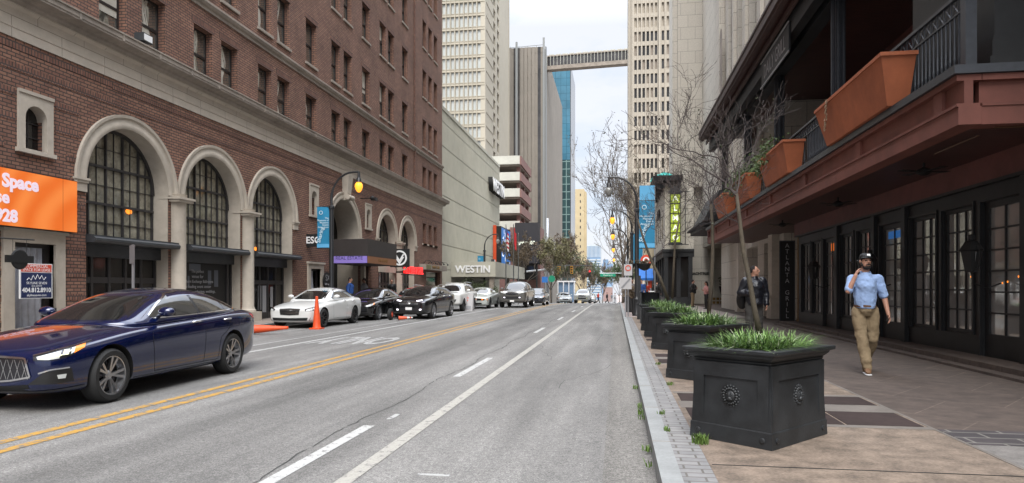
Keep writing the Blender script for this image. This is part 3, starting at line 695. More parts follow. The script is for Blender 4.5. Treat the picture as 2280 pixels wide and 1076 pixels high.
# passage shopfronts right of the entrance
MB().box(XH-.25,XH-.2,35.9,37.3,.14,2.75).build('shop_door',['black_glass'],hotel); MB().box(XH-.25,XH-.2,48.6,52.6,.14,2.6).build('shop_door',['black_glass'],hotel)
mb=MB(); mb.box(XH-.02,XH+.06,38.45,41.55,2.35,2.9); mb.build('shop_panel',['stone_plain'],hotel)
mb=MB(); mb.box(XH-1.9,XH-1.8,31.6,35.2,.14,3); 
for s in (31.7,32.6,33.5,34.4,35.1): mb.box(XH-1.8,XH-1.7,s-.06,s+.06,.14,3)
mb.build('entrance_doors',['arch_frame'],hotel)
mb=MB(); mb.box(-14.0,-12.1,31.25,31.6,.14,2.5) if False else mb.box(-13.95,-13.75,35.5,35.75,.14,2.7); mb.build('entrance_pier',['stone_plain'],hotel)
# ---- marquee over the entrance
mq=thing('marquee','boxy dark brown entrance marquee with purple and orange lower band','marquee',(-13,33.65,2.5))
MB().box(-14.05,-12.0,31.45,35.85,2.98,3.80).build('canopy_box',['canopy_dark'],mq)
MB().box(-14.05,-12.02,31.47,35.83,2.60,2.978).build('soffit_box',['canopy_dark'],mq)
a=MB().box(-13.95,-12.03,31.44,31.468,2.62,2.96).build('purple_band',['purple_band'],mq)
b_=MB().box(-12.018,-11.99,31.5,35.8,2.62,2.96).build('orange_band',['orange_band'],mq)
text('REAL ESTATE',.24,'lettering','navy',a,FY(-12.95,31.437,2.86),.003)
text('THE HOLMES',.24,'lettering','gold',b_,FX(-11.985,33.6,2.8),.003)
# hanging round logo on the shop beside the entrance
rs=thing('round_sign','round black and white logo sign behind the street lamp pole','sign',(-13.9,30.95,1.5))
MB().cyl((-13.9,30.95,1.75),(-13.85,30.95,1.75),.42,n=28).build('disc',['black'],rs)
text('SX',.42,'lettering','grey_text',rs,FX(-13.84,30.95,1.88),.003); text('Ballrooms',.16,'lettering','grey_text',rs,FX(-13.84,30.95,1.58),.003)
# ---- big LED screen
led=thing('led_billboard','bright orange digital screen advertising space for lease','billboard',(-13.7,12.5,2.8))
MB().box(-13.98,-13.72,9.2,15.42,2.82,4.16).build('casing',['black'],led)
s_=MB().box(-13.72,-13.69,9.22,15.40,2.84,4.14).build('screen',['led_orange'],led)
mb=MB(); 
for y in (14.95,13.1,11.3): mb.box(-13.69,-13.6885,y,y+.008,2.84,4.14)
mb.build('panel_seam',['led_seam'],s_)
text('Space',.42,'lettering','led_text',s_,FX(-13.685,13.74,3.85),.003,bold=.018); text('For Lease',.40,'lettering','led_text',s_,FX(-13.685,12.65,3.47),.003,bold=.012,align='CENTER')
text('404.566.5928',.38,'lettering','led_text',s_,FX(-13.685,12.62,3.05),.003,bold=.018)
# leasing placard in the curtained window
pl=thing('lease_sign','navy and red for lease placard in the curtained shop window','sign',(-13.8,14.3,1.2))
MB().box(-13.82,-13.79,13.82,14.74,1.16,2.0).build('border',['white_sign'],pl)
MB().box(-13.79,-13.785,13.85,14.71,1.18,1.78).build('lower_panel',['navy'],pl); MB().box(-13.79,-13.785,13.85,14.71,1.80,1.98).build('upper_panel',['sign_red'],pl)
FS=lambda s,z:FX(-13.783,s,z)
text('COMMERCIAL',.105,'lettering','white_sign',pl,FS(14.28,1.935),.001); text('SPACE FOR LEASE',.10,'lettering','white_sign',pl,FS(14.28,1.845),.001)
text('SKYLINE SEVEN',.085,'lettering','white_sign',pl,FS(14.28,1.53),.001); text('REAL ESTATE',.05,'lettering','white_sign',pl,FS(14.28,1.46),.001)
text('404.812.8910',.15,'lettering','white_sign',pl,FS(14.28,1.36),.001,bold=.004); text('skylineseven.com',.08,'lettering','white_sign',pl,FS(14.28,1.24),.001)
mb=MB(); pts=[(14.0,1.6),(14.06,1.66),(14.12,1.6),(14.18,1.72),(14.24,1.62),(14.3,1.74),(14.36,1.63),(14.42,1.72),(14.48,1.61),(14.54,1.68)]
for a,b_ in zip(pts,pts[1:]): mb.cyl((-13.784,*a),(-13.784,*b_),.006,n=4)
mb.build('skyline_drawing',['white_sign'],pl)
# hanging plaque silhouette
hp=thing('hanging_plaque','dark oval plaque hanging from an iron bracket near the leasing placard','sign',(-13.0,13.0,1.9))
mb=MB(); c0=(-13.0,13.02,2.05)
mb.lathe([(.0,-.02),(.20,-.02),(.23,0),(.20,.02),(0,.02)],c=c0,n=24,axis='x'); mb.box(-13.03,-12.97,12.68,13.36,1.97,2.13); mb.build('plaque',['black'],hp)
mb=MB(); mb.tube([(-13.95,11.9,2.2),(-13.6,12.2,2.45),(-13.2,12.7,2.5),(-13.0,13.4,2.5)],.016,6); mb.cyl((-13,12.85,2.5),(-13,12.85,2.2),.006,n=4); mb.cyl((-13,13.2,2.5),(-13,13.2,2.2),.006,n=4); mb.build('bracket',['black'],hp)
# small signs on the facade
es=thing('blade_sign','small black and white blade sign half hidden by blue banner','sign',(-13.9,30,3.6))
MB().box(-13.98,-13.35,28.98,29.12,3.28,3.86).build('box',['black'],es); text('ESC',.42,'lettering','white_sign',es,FY(-13.66,28.975,3.57),.004,bold=.01)
vs_=thing('round_shop_sign','black square shop sign with white round double chevron emblem','sign',(-13.2,39.2,3.0))
MB().box(-13.5,-12.3,39.1,39.2,2.65,3.75).build('panel',['black'],vs_)
mb=MB(); mb.lathe([(.36,0),(.46,-.01),(.46,-.03),(.36,-.03)],c=(-12.9,39.09,3.2),n=32,axis='y',loop=True); mb.build('ring',['white_sign'],vs_)
mb=MB()
for dx in (0,.16):
    for sg in (-1,1): mb.M=None; p=[(sg*.30,.22-dx),(sg*.20,.22-dx),(0,-.1-dx),(0,-.24-dx)]; mb.poly(p,lambda a,b:(-12.9+a,39.05,3.2+b),.02,(0,1,0))
mb.build('emblem',['white_sign'],vs_)
MB().tube([(-13.3,39.2,2.75),(-13.0,39.2,2.5),(-12.6,39.2,2.5),(-12.35,39.2,2.8)],.05,8).build('scroll',['stone_plain'],vs_)
ns=thing('neon_sign','glowing red neon bar and grill sign above the pavement','neon sign',(-12.9,41,2.4))
MB().box(-13.4,-12.95,39.9,40.0,2.32,2.42).box(-12.99,-12.96,39.6,44.6,2.2,2.26).build('bracket',['black'],ns)
text("MEI'S BAR & GRILL",.62,'lettering','neon_red',ns,FX(-12.9,42.0,2.5),.03,bold=.022,sx=.84)
gs=thing('shop_fascia','narrow lit shop fascia with yellow lettering at the brick corner','sign',(-13.8,50,2.9))
MB().box(-14,-13.5,46.9,52.9,2.72,3.12).build('panel',['stone_dark'],gs); text('MARKET GRILL',.32,'lettering','gold',gs,FX(-13.49,49.6,2.93),.01); MB().box(-13.5,-13.47,46.95,48.1,2.78,3.06).build('lit_panel',['leaf_spring'],gs)
mb=MB()
for y in (47.6,48.8,50,51.2,52.4): mb.tube([(-13.9,y,3.15),(-13.7,y,3.4),(-13.4,y,3.38),(-13.3,y,3.25)],.02,5); mb.ell((-13.3,y,3.22),.07,8,5)
mb.build('gooseneck_lamps',['black'],gs)
def floodlight(label,p):
    t=thing('floodlight',label,'floodlight',p)
    x,y,z=p; MB().box(x-.15,x+.15,y-.2,y+.2,z+.06,z+.3).build('lamp_body',['ledge_metal'],t); MB().box(x+.15,x+.16,y-.17,y+.17,z+.09,z+.27).build('lens',['white_sign'],t); MB().box(x-.03,x+.03,y-.03,y+.03,z-.02,z+.06).build('bracket',['black'],t)
floodlight('grey floodlight resting on the stone cornice between windows',(-13.68,17.85,8.53))
sc_=thing('security_camera','small dark twin camera on an arm below the stone frieze','camera',(-13.9,35.6,6.2))
mb=MB(); mb.cyl((-14,35.6,6.35),(-13.2,35.2,6.3),.025,n=6); mb.build('arm',['black'],sc_); mb=MB(); mb.ell((-13.15,35.15,6.3),.12,10,6); mb.box(-13.3,-13.0,35.3,35.6,6.2,6.36); mb.build('housing',['black'],sc_)
# ---------------- beige ribbed hotel podium ----------------
XW=-14.25
pod=thing('podium_building','windowless beige ribbed concrete block beside the brick hotel','building',(XW,68,0))
m=M['beige_conc']; nt=m.node_tree; b=nt.nodes['Principled BSDF']; v,t=uvwall(nt)
mb=MB()
# ribs as real folds, courses with joints
ys=[]; y=53.4
while y<81.9: ys.append(y); y+=.30
def ribwall(mb,z0,z1):
    vs=[]
    for i,y in enumerate(ys):
        for d,dy in ((0,0),(0,.16),(-.05,.18),(-.05,.28)): vs+=[(XW+d,y+dy,z0),(XW+d,y+dy,z1)]
    mb.add(vs,[(2*i,2*i+2,2*i+3,2*i+1) for i in range(len(vs)//2-1)])
z=-1.2; 
while z<16.2: ribwall(mb,z+.07,min(z+2.05,16.25)); z+=2.05
mb.box(XW-26,XW-.08,53.45,81.9,-2,16.2); mb.box(XW-26,XW+.06,53.4,82,16.2,16.5)
mb.build('wall',['beige_conc'],pod)
MB().box(XW-.1,XW+.02,53.32,53.55,-1,16.5).build('corner_strip',['stone_plain'],pod)
o=text('WESTIN',2.1,'lettering','black',pod,FX(XW+.3,78.2,13.0),.25,bold=.03); o=text('WESTIN',2.1,'lettering','white_sign',pod,FX(XW+.60,78.2,13.0),.03,bold=.03)
cp=thing('hotel_canopy','beige concrete porte cochere with raised white lettering','canopy',(-12,66,0))
MB().box(-14.3,-10.3,57.3,76,2.35,3.65).build('canopy_slab',['beige_conc'],cp)
text('WESTIN',.86,'lettering','white_sign',cp,FY(-12.3,57.24,2.98),.04,bold=.02)
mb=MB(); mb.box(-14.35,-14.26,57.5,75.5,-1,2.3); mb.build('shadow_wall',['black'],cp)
mb=MB()
for y in (57.6,66,75.4): mb.box(-10.9,-10.5,y,y+.4,-.9,2.35)
mb.build('pier',['stone_dark'],cp)
# floodlights on canopy
floodlight('white floodlight on canopy nearest the street lamp',(-11.0,60,3.66)); floodlight('white floodlight on canopy nearer the flag poles',(-10.6,66,3.66))
# blue billboard (street-facing, on the podium wall)
bb=thing('blue_billboard','tall blue picture billboard with orange edge on beige wall','billboard',(-13.4,80,5))
MB().box(-14.2,-13.3,77.6,84.6,3.6,8.6).build('casing',['black'],bb)
MB().box(-13.3,-13.27,77.9,84.4,3.8,8.45).build('picture',['led_blue'],bb)
mb=MB(); rnd=random.Random(8)
for k in range(16):
    y=rnd.uniform(78.2,83.8); z=rnd.uniform(4.1,8); mb.box(-13.27,-13.262,y,y+rnd.uniform(.15,.6),z,z+rnd.uniform(.1,.6))
mb.build('picture_figures',['led_white'],bb)
MB().box(-14.22,-13.85,77.5,77.59,4.4,8.7).build('orange_edge',['orange_cone'],bb)
ds=thing('dark_billboard','black screen with small pale green lettering beside the flag poles','billboard',(-9,84,4))
MB().box(-13.2,-10.0,88,88.5,4.6,9.9).build('screen',['led_dark'],ds); MB().box(-13.3,-9.95,88.5,88.9,4.5,10.0).build('casing',['black'],ds)
text('got milk?',.62,'lettering','lime_text',ds,FY(-11.7,87.99,7.3),.01,bold=.03)
mb=MB()
for x in (-12.9,-10.4): mb.box(x-.1,x+.1,88.5,88.8,-2,4.6)
mb.build('post',['black'],ds)
# flag poles and flags
mat('flag_red',(.55,.03,.04),.7); mat('flag_blue',(.02,.06,.3),.7)
def flagpole(x,y,h,kind,label):
    t=thing('flagpole',label,'flagpole',(x,y,gz(y)),group='flag poles in front of the hotel canopy')
    MB().lathe([(.055,0),(.04,h-.3),(.05,h-.3),(0,h)],c=(x,y,gz(y)),n=10).build('pole',['steel'],t,smooth=True)
    if kind:
        f_=lambda u,v:(x+.05+.22*u+.05*math.sin(u*7),y-.03-.25*u,gz(y)+h-.5-1.55*v-.55*u)
        a=MB(); n=8
        a.grid(lambda u,v:f_(u,v),6,8); 
        if kind=='us': a.mi=[0 if (k//6)%2==0 else 1 for k in range(48)]; 
        fo=a.build('flag',['flag_red','white_sign'] if kind=='us' else [kind],t,smooth=True)
        if kind=='us': 
            fb=MB(); fb.grid(lambda u,v:tuple(Vector(f_(u*.5,v*.5))+Vector((0,-.02,0))),4,4); fb.build('canton',['flag_blue'],fo,smooth=True)
flagpole(-9.6,58.6,7.2,'us','left flagpole flying the striped flag by the canopy')
flagpole(-9.2,60.4,7.4,'flag_red','middle flagpole flying the plain red flag by the canopy')
flagpole(-8.9,61.4,6.6,None,'right flagpole with no flag by the canopy')
# ---------------- far towers ----------------
def winset(parent,name,rects,place,mt,cap=100,tone=None):
    """one object per window for the first cap, the remaining ones as one stuff part"""
    pr={}; rest=MB()
    for i,(a,b_,c,d) in enumerate(rects):
        m_=tone(i) if tone else mt
        if i<cap:
            k=(round(b_-a,3),round(d-c,3),m_)
            if k not in pr:
                q=MB(); p0=[Vector(place(*p)) for p in ((0,0),(k[0],0),(k[0],k[1]),(0,k[1]))]; base=Vector(place(0,0))
                q.quad(*[p-base for p in p0]); o=q.build(name,[m_],None,norm=False); pr[k]=o
            else: o=pr[k].copy(); COL.objects.link(o)
            adopt(o,parent); o.location=place(a,c)
        else: rest.quad(place(a,c),place(b_,c),place(b_,d),place(a,d))
    if rest.f: tag(rest.build(name,[mt],parent),kind='stuff')
def grid_rects(cs,rs,wd,ht): return [(c,c+wd,r,r+ht) for r in rs for c in cs]
rt=random.Random(11)
# beige slab tower, left
T=thing('beige_tower','tall pale beige concrete tower with tight grid of upright windows','tower',(-40,190,-3))
Y0=171.; X1=-33.6; X0=-62; rs=[-3+3.6*k for k in range(1,31)]
cs=[-47.2+1.17*k for k in range(-8,12)]; cs=[c for c in cs if c+.85<X1-.6]
rc=grid_rects(cs,rs,.82,2.75)
mb=MB(); cellwall(mb,rc,X0,X1,-3,112,lambda s,z,d:(s,Y0+d,z),.45)
scs=[183.5,189.5]; src=[(s,s+3.1,r,r+2.6) for r in rs for s in scs]
cellwall(mb,src,Y0,211,-3,112,lambda s,z,d:(X1-d,s,z),.5)
mb.box(X0,X1-.6,Y0+.6,211,-3,112); mb.build('wall',['tower_conc'],T)
mb=MB()
for r in rs: mb.box(X0,X1,Y0-.12,Y0,r+2.8,r+2.95); mb.box(X0,X1,Y0-.1,Y0,r-.15,r)
for c in cs: mb.box(c-.24,c-.10,Y0-.3,Y0-.001,0,112)
[mb.box(X1,X1+.12,Y0+1.3,183,r-.25,r) or mb.box(X1,X1+.12,193,209.7,r-.25,r) for r in rs]; mb.box(X1,X1+.15,Y0,Y0+1.2,-3,112); mb.box(X1,X1+.15,209.8,211,-3,112)
mb.build('mullion',['tower_conc'],T)
mat('curtain_glass',(.46,.48,.46),.2,noise=(.4,.12),spec=.8); mat('curtain_glass_b',(.40,.43,.40),.2,spec=.8)
vis=[r for r in rc if r[0]>-50 and 18<r[2]<70]; 
winset(T,'window',vis,lambda a,c:(a,Y0+.4,c),'curtain_glass',60,lambda i:rt.choices(['curtain_glass','curtain_glass_b','tower_glass_dark'],[6,5,.5])[0] if i>22 else 'tower_glass_dark' if rt.random()<.3 else 'curtain_glass_b')
tag(MB().quad((X0,Y0+.5,70),(X1-.5,Y0+.5,70),(X1-.5,Y0+.5,111),(X0,Y0+.5,111)).build('window_band',['curtain_glass'],T))
winset(T,'window',src[:50],lambda a,c:(X1-.45,a,c),'tower_glass_dark',40)
# grey ribbed slab building
T=thing('grey_slab_building','grey brown ribbed concrete office block with pale metal strips','office building',(-30,260,-4))
X1=-23.9;X0=-48;Y0=227.
mb=MB(); mb.box(X0,X1-.3,Y0+.3,305,-5,83)
# ribs on both visible faces; dark slots
def ribs(f,s0,s1,z0,z1,p,wd,dep):
    s=s0
    while s<s1-wd: mb.add([f(s,z0,0),f(s+wd,z0,0),f(s+wd,z0,dep),f(s,z0,dep),f(s,z1,0),f(s+wd,z1,0),f(s+wd,z1,dep),f(s,z1,dep)],[(2,3,7,6),(1,2,6,5),(3,0,4,7),(4,5,6,7)]); s+=p
ribs(lambda s,z,d:(s,Y0+.3-d,z),-32.2,-26.6,-5,83,1.3,1.0,.3); ribs(lambda s,z,d:(s,Y0+.3-d,z),-48,-34.9,-5,83,1.3,1.0,.3)
ribs(lambda s,z,d:(X1-.3+d,s,z),Y0+1,305,-5,83,1.6,1.1,.12)
for z in range(4,82,7): mb.box(X0,X1-.28,Y0+.22,Y0+.3,z,z+.25)
mb.build('wall',['grey_conc'],T)
mb=MB(); mb.box(-34.6,-34.0,Y0+.2,Y0+.28,-5,83); mb.box(-33.1,-32.5,Y0+.2,Y0+.28,-5,83); mb.box(-26.3,-25.3,Y0+.2,Y0+.28,-5,83); mb.build('glass_slot',['tower_glass_dark'],T)
mb=MB(); mb.box(-33.9,-33.2,Y0-.1,Y0+.29,-5,85); mb.box(-24.6,-23.9,Y0-.1,Y0+.29,-5,86); mb.box(-23.9,-23.5,Y0+1.2,Y0+3,-5,83.4); mb.build('metal_strip',['granite'],T)
wr=[(-29.8,-28.6,z,z+2.2) for z in range(3,82,7)]
winset(T,'window',wr,lambda a,c:(a,Y0+.10,c),'stone_dark'); 
mb=MB(); mb.tube([(-36.5,Y0+2,83.8),(-24.5,Y0+2,84.3)],.12,5); 
for x in (-36,-33,-30,-27,-24.6): mb.cyl((x,Y0+2,83),(x,Y0+2,84.2),.1,n=5)
mb.build('roof_rail',['granite'],T)
# blue glass tower
brickmat('blue_glass',(.07,.185,.255),(.05,.155,.22),(.03,.09,.13),2.6,3.6,.09,rough=.08,bump=0,offset=0,mix=(.05,.3))
brickmat('green_glass',(.05,.10,.10),(.03,.06,.065),(.22,.32,.30),2.6,3.6,.22,rough=.12,bump=0,offset=0)
T=thing('blue_glass_tower','blue and green mirrored glass tower beyond the grey slab','glass tower',(-27,340,-5))
mb=MB(); mb.box(-50,-21.6,320,355,62,109); mb.cm=1; mb.box(-50,-21.6,320,355,-8,61.9); mb.cm=0; mb.build('curtain_wall',['blue_glass','green_glass'],T)
MB().box(-21.59,-21.3,320.3,355,-8,107.5).build('side_wall',['tower_glass_dark'],T)
# sky bridge
T=thing('sky_bridge','long enclosed pedestrian bridge high between the two towers','sky bridge',(-10,236,76))
def zb(x): return 77.9+(x+24)*.03
mb=MB()
def sl(x0,x1,y0,y1,a,b_): mb.add([(x0,y0,zb(x0)+a),(x1,y0,zb(x1)+a),(x1,y1,zb(x1)+a),(x0,y1,zb(x0)+a),(x0,y0,zb(x0)+b_),(x1,y0,zb(x1)+b_),(x1,y1,zb(x1)+b_),(x0,y1,zb(x0)+b_)],[(0,3,2,1),(4,5,6,7),(0,1,5,4),(1,2,6,5),(2,3,7,6),(3,0,4,7)])
sl(-24,4.6,234,237,-.6,.7); sl(-24,4.6,234,237,3.9,4.3)
mb.build('deck',['stone_dark'],T)
mb=MB(); sl(-24,4.6,234.4,236.6,.7,3.9); mb.build('glazing',['tower_glass_dark'],T)
mb=MB(); 
for k in range(25): x=-23.9+k*1.17; sl(x,x+.14,233.95,234.25,.7,4.15)
for k in range(12): x=-23.2+k*2.35; sl(x,x+1.8,234,237,4.3,4.62)
mb.build('frame',['white_conc'],T)
# right tower
T=thing('grid_tower','tall tan concrete tower of deep upright windows above trees on the right','tower',(9,185,-3))
Y0=174.;rs=[-.6+3.58*k for k in range(1,30)]
cs=[4.55+1.02*k for k in range(6)]+[11.35,12.6]; 
rc=grid_rects(cs,rs,.62,2.5)
mb=MB(); cellwall(mb,rc,3.9,30,-4,105,lambda s,z,d:(s,Y0+d,z),.55)
mb.box(3.9,30,Y0+.6,196,-4,105); mb.box(3.1,3.895,Y0+1.5,190,-4,105); mb.box(2.9,3.9,Y0+6,188,-4,30)
mb.build('wall',['tower_conc_right'],T)
mb=MB()
for c in [4.3+1.02*k for k in range(7)]+[11.05,12.25,13.5]: mb.box(c-.08,c+.1,Y0-.3,Y0-.001,-4,105)
mb.box(10.6,11.0,Y0-.8,Y0-.001,-4,105)
mb.build('mullion',['tower_conc_right'],T)
vis=[r for r in rc if 20<r[2]<66]
winset(T,'window',vis,lambda a,c:(a,Y0+.5,c),'tower_glass_dark',100,lambda i:rt.choices(['tower_glass_dark','black_glass','stone_dark'],[5,4,4])[0])
# tan tower, white lattice building, blue and brick ones far down the street
T=thing('tan_tower','narrow sunlit tan office tower far down the left side','tower',(-21,420,-9))
mb=MB(); mb.box(-34,-19.6,420,432,-9,62.5); mb.box(-19.6,-18.4,421,431,-9,61); mb.build('wall',['tan_conc'],T)
winset(T,'window',[(-22.3,-21.7,z,z+1.6) for z in range(2,60,4)],lambda a,c:(a,419.95,c),'tower_glass_dark')
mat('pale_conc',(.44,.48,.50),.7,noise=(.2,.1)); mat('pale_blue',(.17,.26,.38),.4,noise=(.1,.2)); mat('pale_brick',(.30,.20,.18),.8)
T=thing('white_lattice_building','pale office block with ribbed top at the end of the street','office building',(-17,520,-9))
mb=MB(); mb.box(-23,-11.6,520,540,-9,34)
for z in range(-6,24,2): mb.box(-23,-11.6,519.6,520,z,z+1)
for k in range(12): mb.box(-23+k,-22.6+k,519.6,520,24.5,33.5)
mb.build('wall',['pale_conc'],T)
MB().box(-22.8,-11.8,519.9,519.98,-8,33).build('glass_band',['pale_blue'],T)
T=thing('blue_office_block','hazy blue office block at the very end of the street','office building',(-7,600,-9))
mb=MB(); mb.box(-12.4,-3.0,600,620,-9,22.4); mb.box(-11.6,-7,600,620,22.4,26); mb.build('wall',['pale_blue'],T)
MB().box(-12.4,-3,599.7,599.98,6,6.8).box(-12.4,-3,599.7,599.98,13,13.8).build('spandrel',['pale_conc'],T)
T=thing('small_brick_block','low pinkish brick block closing the end of the street','building',(-6,480,-9))
MB().box(-9,-2.5,480,490,-9,1.5).build('wall',['pale_brick'],T); MB().box(-9.2,-2.3,479.8,490.2,1.5,2).build('roof_edge',['pale_conc'],T)
# parking deck
T=thing('parking_deck','open concrete parking deck with white fronts and red brown sides','parking garage',(-16,105,-1))
mb=MB();mr_=MB();md=MB()
for k in range(5):
    z=10.15+k*2.45; 
    mb.box(-24,-14.3,100,100.25,z,z+1.25); mr_.box(-14.3,-14.05,100.0,112,z-.1,z+1.15); md.box(-24,-14.3,100.3,112,z-.25,z)
mb.build('front_parapet',['white_conc'],T); mr_.build('side_parapet',['red_conc'],T); md.build('floor_slab',['stone_dark'],T)
mb=MB(); mb.box(-24,-14.1,100.2,112,-2,9.5); 
for y in (101,106,111): mb.box(-14.9,-14.4,y,y+.5,9,20)
mb.box(-24,-15.5,108,112,9,20); mb.build('wall',['red_conc'],T)
mb=MB(); 
for z in (2.5,6.5): mb.box(-13.9,-10.9,93.5,95,z,z+2.3)
mb.build('window',['black_glass'],thing('brown_podium','brown brick corner block under the parking deck','building',(-12,96,-1)))
MB().box(-15,-10.6,95.01,99.9,-2,10).build('wall',['red_conc'],bpy.data.objects['brown_podium'])
# ---------------- limestone hotel on the right ----------------
LH=thing('limestone_building','grand pale limestone block with stepped piers beyond the restaurant','building',(8,50,0))
mb=MB()
mb.box(5.35,30,57,70,-1,60)            # street-end wall facing the camera
mb.box(4.95,7.05,56.2,56.99,9.6,60); mb.box(4.55,4.94,56.6,60,9.4,60)
mb.build('wall',['limestone'],LH)
mb=MB(); mb.box(7.3,8.6,51,56.99,4.6,60); mb.box(6.9,7.29,47.5,56.1,4.6,60); mb.build('pier',['limestone'],LH)
# streetwards block with recessed bays
fS=lambda s,z,d:(6.6+d,s,z)
mb=MB(); bays=[(32.6,35.2,8.3,26),(36.8,38.4,8.3,26)]
cellwall(mb,bays+[(29.9,31.8,.14,3.4),(33.2,35.9,.14,3.4)],28.2,44.3,0,60,fS,1.2)
mb.box(6.6,9.,44.3,44.32,0,60); mb.box(6.62,20,28.2,28.22,0,60); mb.box(12,20,44.3,56.9,-1,60)
mb.build('wall',['limestone'],LH)
mb=MB()
for y in (31.9,35.6,38.8,40.6): mb.box(6.42,6.598,y-.12 if y<36 else y,y+.55,4.2,60)
mb.box(6.25,6.598,42.9,44.5,4.2,60)
mb.build('pilaster',['limestone'],LH)
mb=MB(); mb.box(7.6,7.7,32.4,35.3,8,26.5); mb.box(7.6,7.7,36.7,38.5,8,26.5); mb.box(7.5,7.6,29.8,36,.1,3.5); mb.build('glazing',['black_glass'],LH)
mb=MB()
for k in range(9): z=8.4+k*2.0; mb.tube([(7.3,32.7,z),(7.3,35.1,z+1.8)],.09,6); mb.tube([(7.3,32.7,z+1.8),(7.3,35.1,z)],.09,6)
mb.box(7.2,7.4,32.6,32.8,8.3,26); mb.box(7.2,7.4,35.0,35.2,8.3,26); mb.box(7.2,7.4,33.8,34,8.3,26)
for y in (30.2,31,31.7,33.8,34.6,35.4): mb.box(7.3,7.5,y-.04,y+.04,.14,3.4)
mb.box(7.3,7.5,29.9,35.9,2.5,2.6)
mb.build('window_lattice',['iron'],LH)
for y in (28.9,36.6):
    mb=MB(); mb.box(6.25,6.9,y-.05,y+.75,.14,1.0); mb.box(6.22,6.93,y-.08,y+.78,1.0,1.1); mb.box(6.3,6.85,y,y+.7,1.1,3.9); mb.box(6.28,6.87,y-.02,y+.72,2.9,2.96); mb.build('column',['limestone_plain'],LH)
# arched slot on the street face, seen as a thin dark sliver
mb=MB(); mb.poly([(41.6,5.5)]+arcpts(42.1,16.5,.5,12)+[(42.6,5.5)],lambda s,z:(6.24,s,z)); mb.build('slot_window',['stone_dark'],LH)
mb=MB(); mb.poly([(40.0,12.0)]+arcpts(40.4,21.3,.4,12)+[(40.8,12.0)],lambda s,z:(6.59,s,z)); mb.build('slot_window',['black_glass'],LH)
text('THE PEACHTREE',.3,'lettering','black',LH,FY(6.4,56.98,2.55),.03,bold=.01)
# base course of the end wall, vents, plaque
mb=MB(); mb.box(5.25,9.5,56.7,56.99,-.3,1.15); mb.build('base_course',['limestone_plain'],LH)
mb=MB(); 
for k in range(2):
    for j in range(5): mb.box(7.15+j*.3,7.38+j*.3,56.66,56.70,.1+k*.3,.3+k*.3)
mb.build('vent',['gold'],LH)
mb=MB(); mb.lathe([(0,0),(.3,0),(.3,-.06),(0,-.06)],c=(0,0,0),n=16,axis='y'); mb.v=[(6.18-.0+0*x,36.2+x*.4,2.4+z*1.5) if False else (9.0+x,50.9+y,3.0+z*2.2) for x,y,z in mb.v]; mb.build('oval_grille',['black'],LH)
# tall block behind the restaurant (its reflection shows in the hotel panes)
OB=thing('office_block','plain limestone office block rising behind the balcony restaurant','building',(16,12,0))
ofr=[(s,s+1.4,z,z+2) for s in range(-8,27,3) for z in range(12,28,4)]
mb=MB(); cellwall(mb,ofr,-12,28,0,31,lambda s,z,d:(13+d,s,z),.4); mb.box(13.5,24,-12,28,0,31); mb.build('wall',['limestone'],OB)
winset(OB,'window',ofr,lambda a,c:(13.35,a,c),'black_glass',40)
# ---------------- corner bar with black shopfront ----------------
AB=thing('corner_bar','small pale corner restaurant with black shopfront and bracketed dark eaves','restaurant',(4.4,52,0))
X=3.35;Y=48.
MB().box(X,5.3,Y,62,3.9,8.6).build('upper_wall',['limestone_plain'],AB)
mb=MB(); mb.box(X-.12,5.32,Y-.12,62,3.55,3.9); mb.box(X-.22,5.32,Y-.22,62,3.9,4.08); mb.box(X-.02,5.3,Y-.02,62,-.3,.75)
for y in (Y,50.5,53,55.5,58,60.5): mb.box(X-.06,X+.1,y-.06,y+.3,.75,3.55)
for x in (X,4.2,5.0): mb.box(x-.06,x+.22,Y-.07,Y+.1,.75,3.55)
mb.build('shopfront',['black_wood'],AB)
mb=MB(); mb.box(X+.1,5.2,Y+.1,61.9,.7,3.5); mb.build('shop_glass',['black_glass'],AB)
mb=MB(); mb.add([(X-.75,Y-.75,8.75),(4.5,Y-.75,8.75),(4.5,58,8.75),(X-.75,58,8.75),(X-.85,Y-.85,9.1),(4.5,Y-.85,9.1),(4.5,58,9.1),(X-.85,58,9.1)],[(0,3,2,1),(4,5,6,7),(0,1,5,4),(1,2,6,5),(2,3,7,6),(3,0,4,7)]); mb.build('eaves',['dark_metal'],AB)
for y in range(48,57,2): MB().box(X-.55,X-.001,y,y+.18,8.35,8.749).build('bracket',['dark_metal'],AB)
for x in (3.6,4.2): MB().box(x,x+.15,Y-.5,Y-.001,8.35,8.749).build('bracket',['dark_metal'],AB)
text('ALMA',.95,'lettering','black',AB,frameM((X-.1,53.5,7.0),(0,-1,0),(0,0,1)),.05,bold=.02)
mb=MB(); 
for y in (50,52.5,55,57.5): mb.box(X-.02,X+.02,y,y+1,5,6.6)
mb.build('window',['black_glass'],AB)
SG=thing('blade_sign','tall lime green lit vertical sign with five white letters','sign',(3.9,46.9,4.4))
mb=MB()
for k,ch in enumerate('COCINA'[:0]+'ALMA'): pass
for k in range(6): mb.box(3.6,4.3,46.6,47.0,4.45+k*.66-.03,4.45+k*.66+.03)
mb.box(3.6,3.64,46.6,47,4.45,7.75); mb.box(4.26,4.3,46.6,47,4.45,7.75); mb.box(3.5,4.4,46.55,47.05,7.8,7.95); mb.box(3.62,4.28,46.6,47,7.95,8.15); mb.box(3.8,4.1,46.7,46.95,8.15,8.3); mb.box(3.5,4.4,46.55,47.05,4.3,4.42); mb.tube([(4.2,46.8,7.9),(4.9,46.8,7.9)],.03,5); mb.tube([(4.2,46.8,4.36),(4.9,47.5,4.36)],.03,5); mb.cyl((4.62,46.8,4.3),(4.62,46.8,7.95),.03,n=5)
mb.build('frame',['dark_metal'],SG)
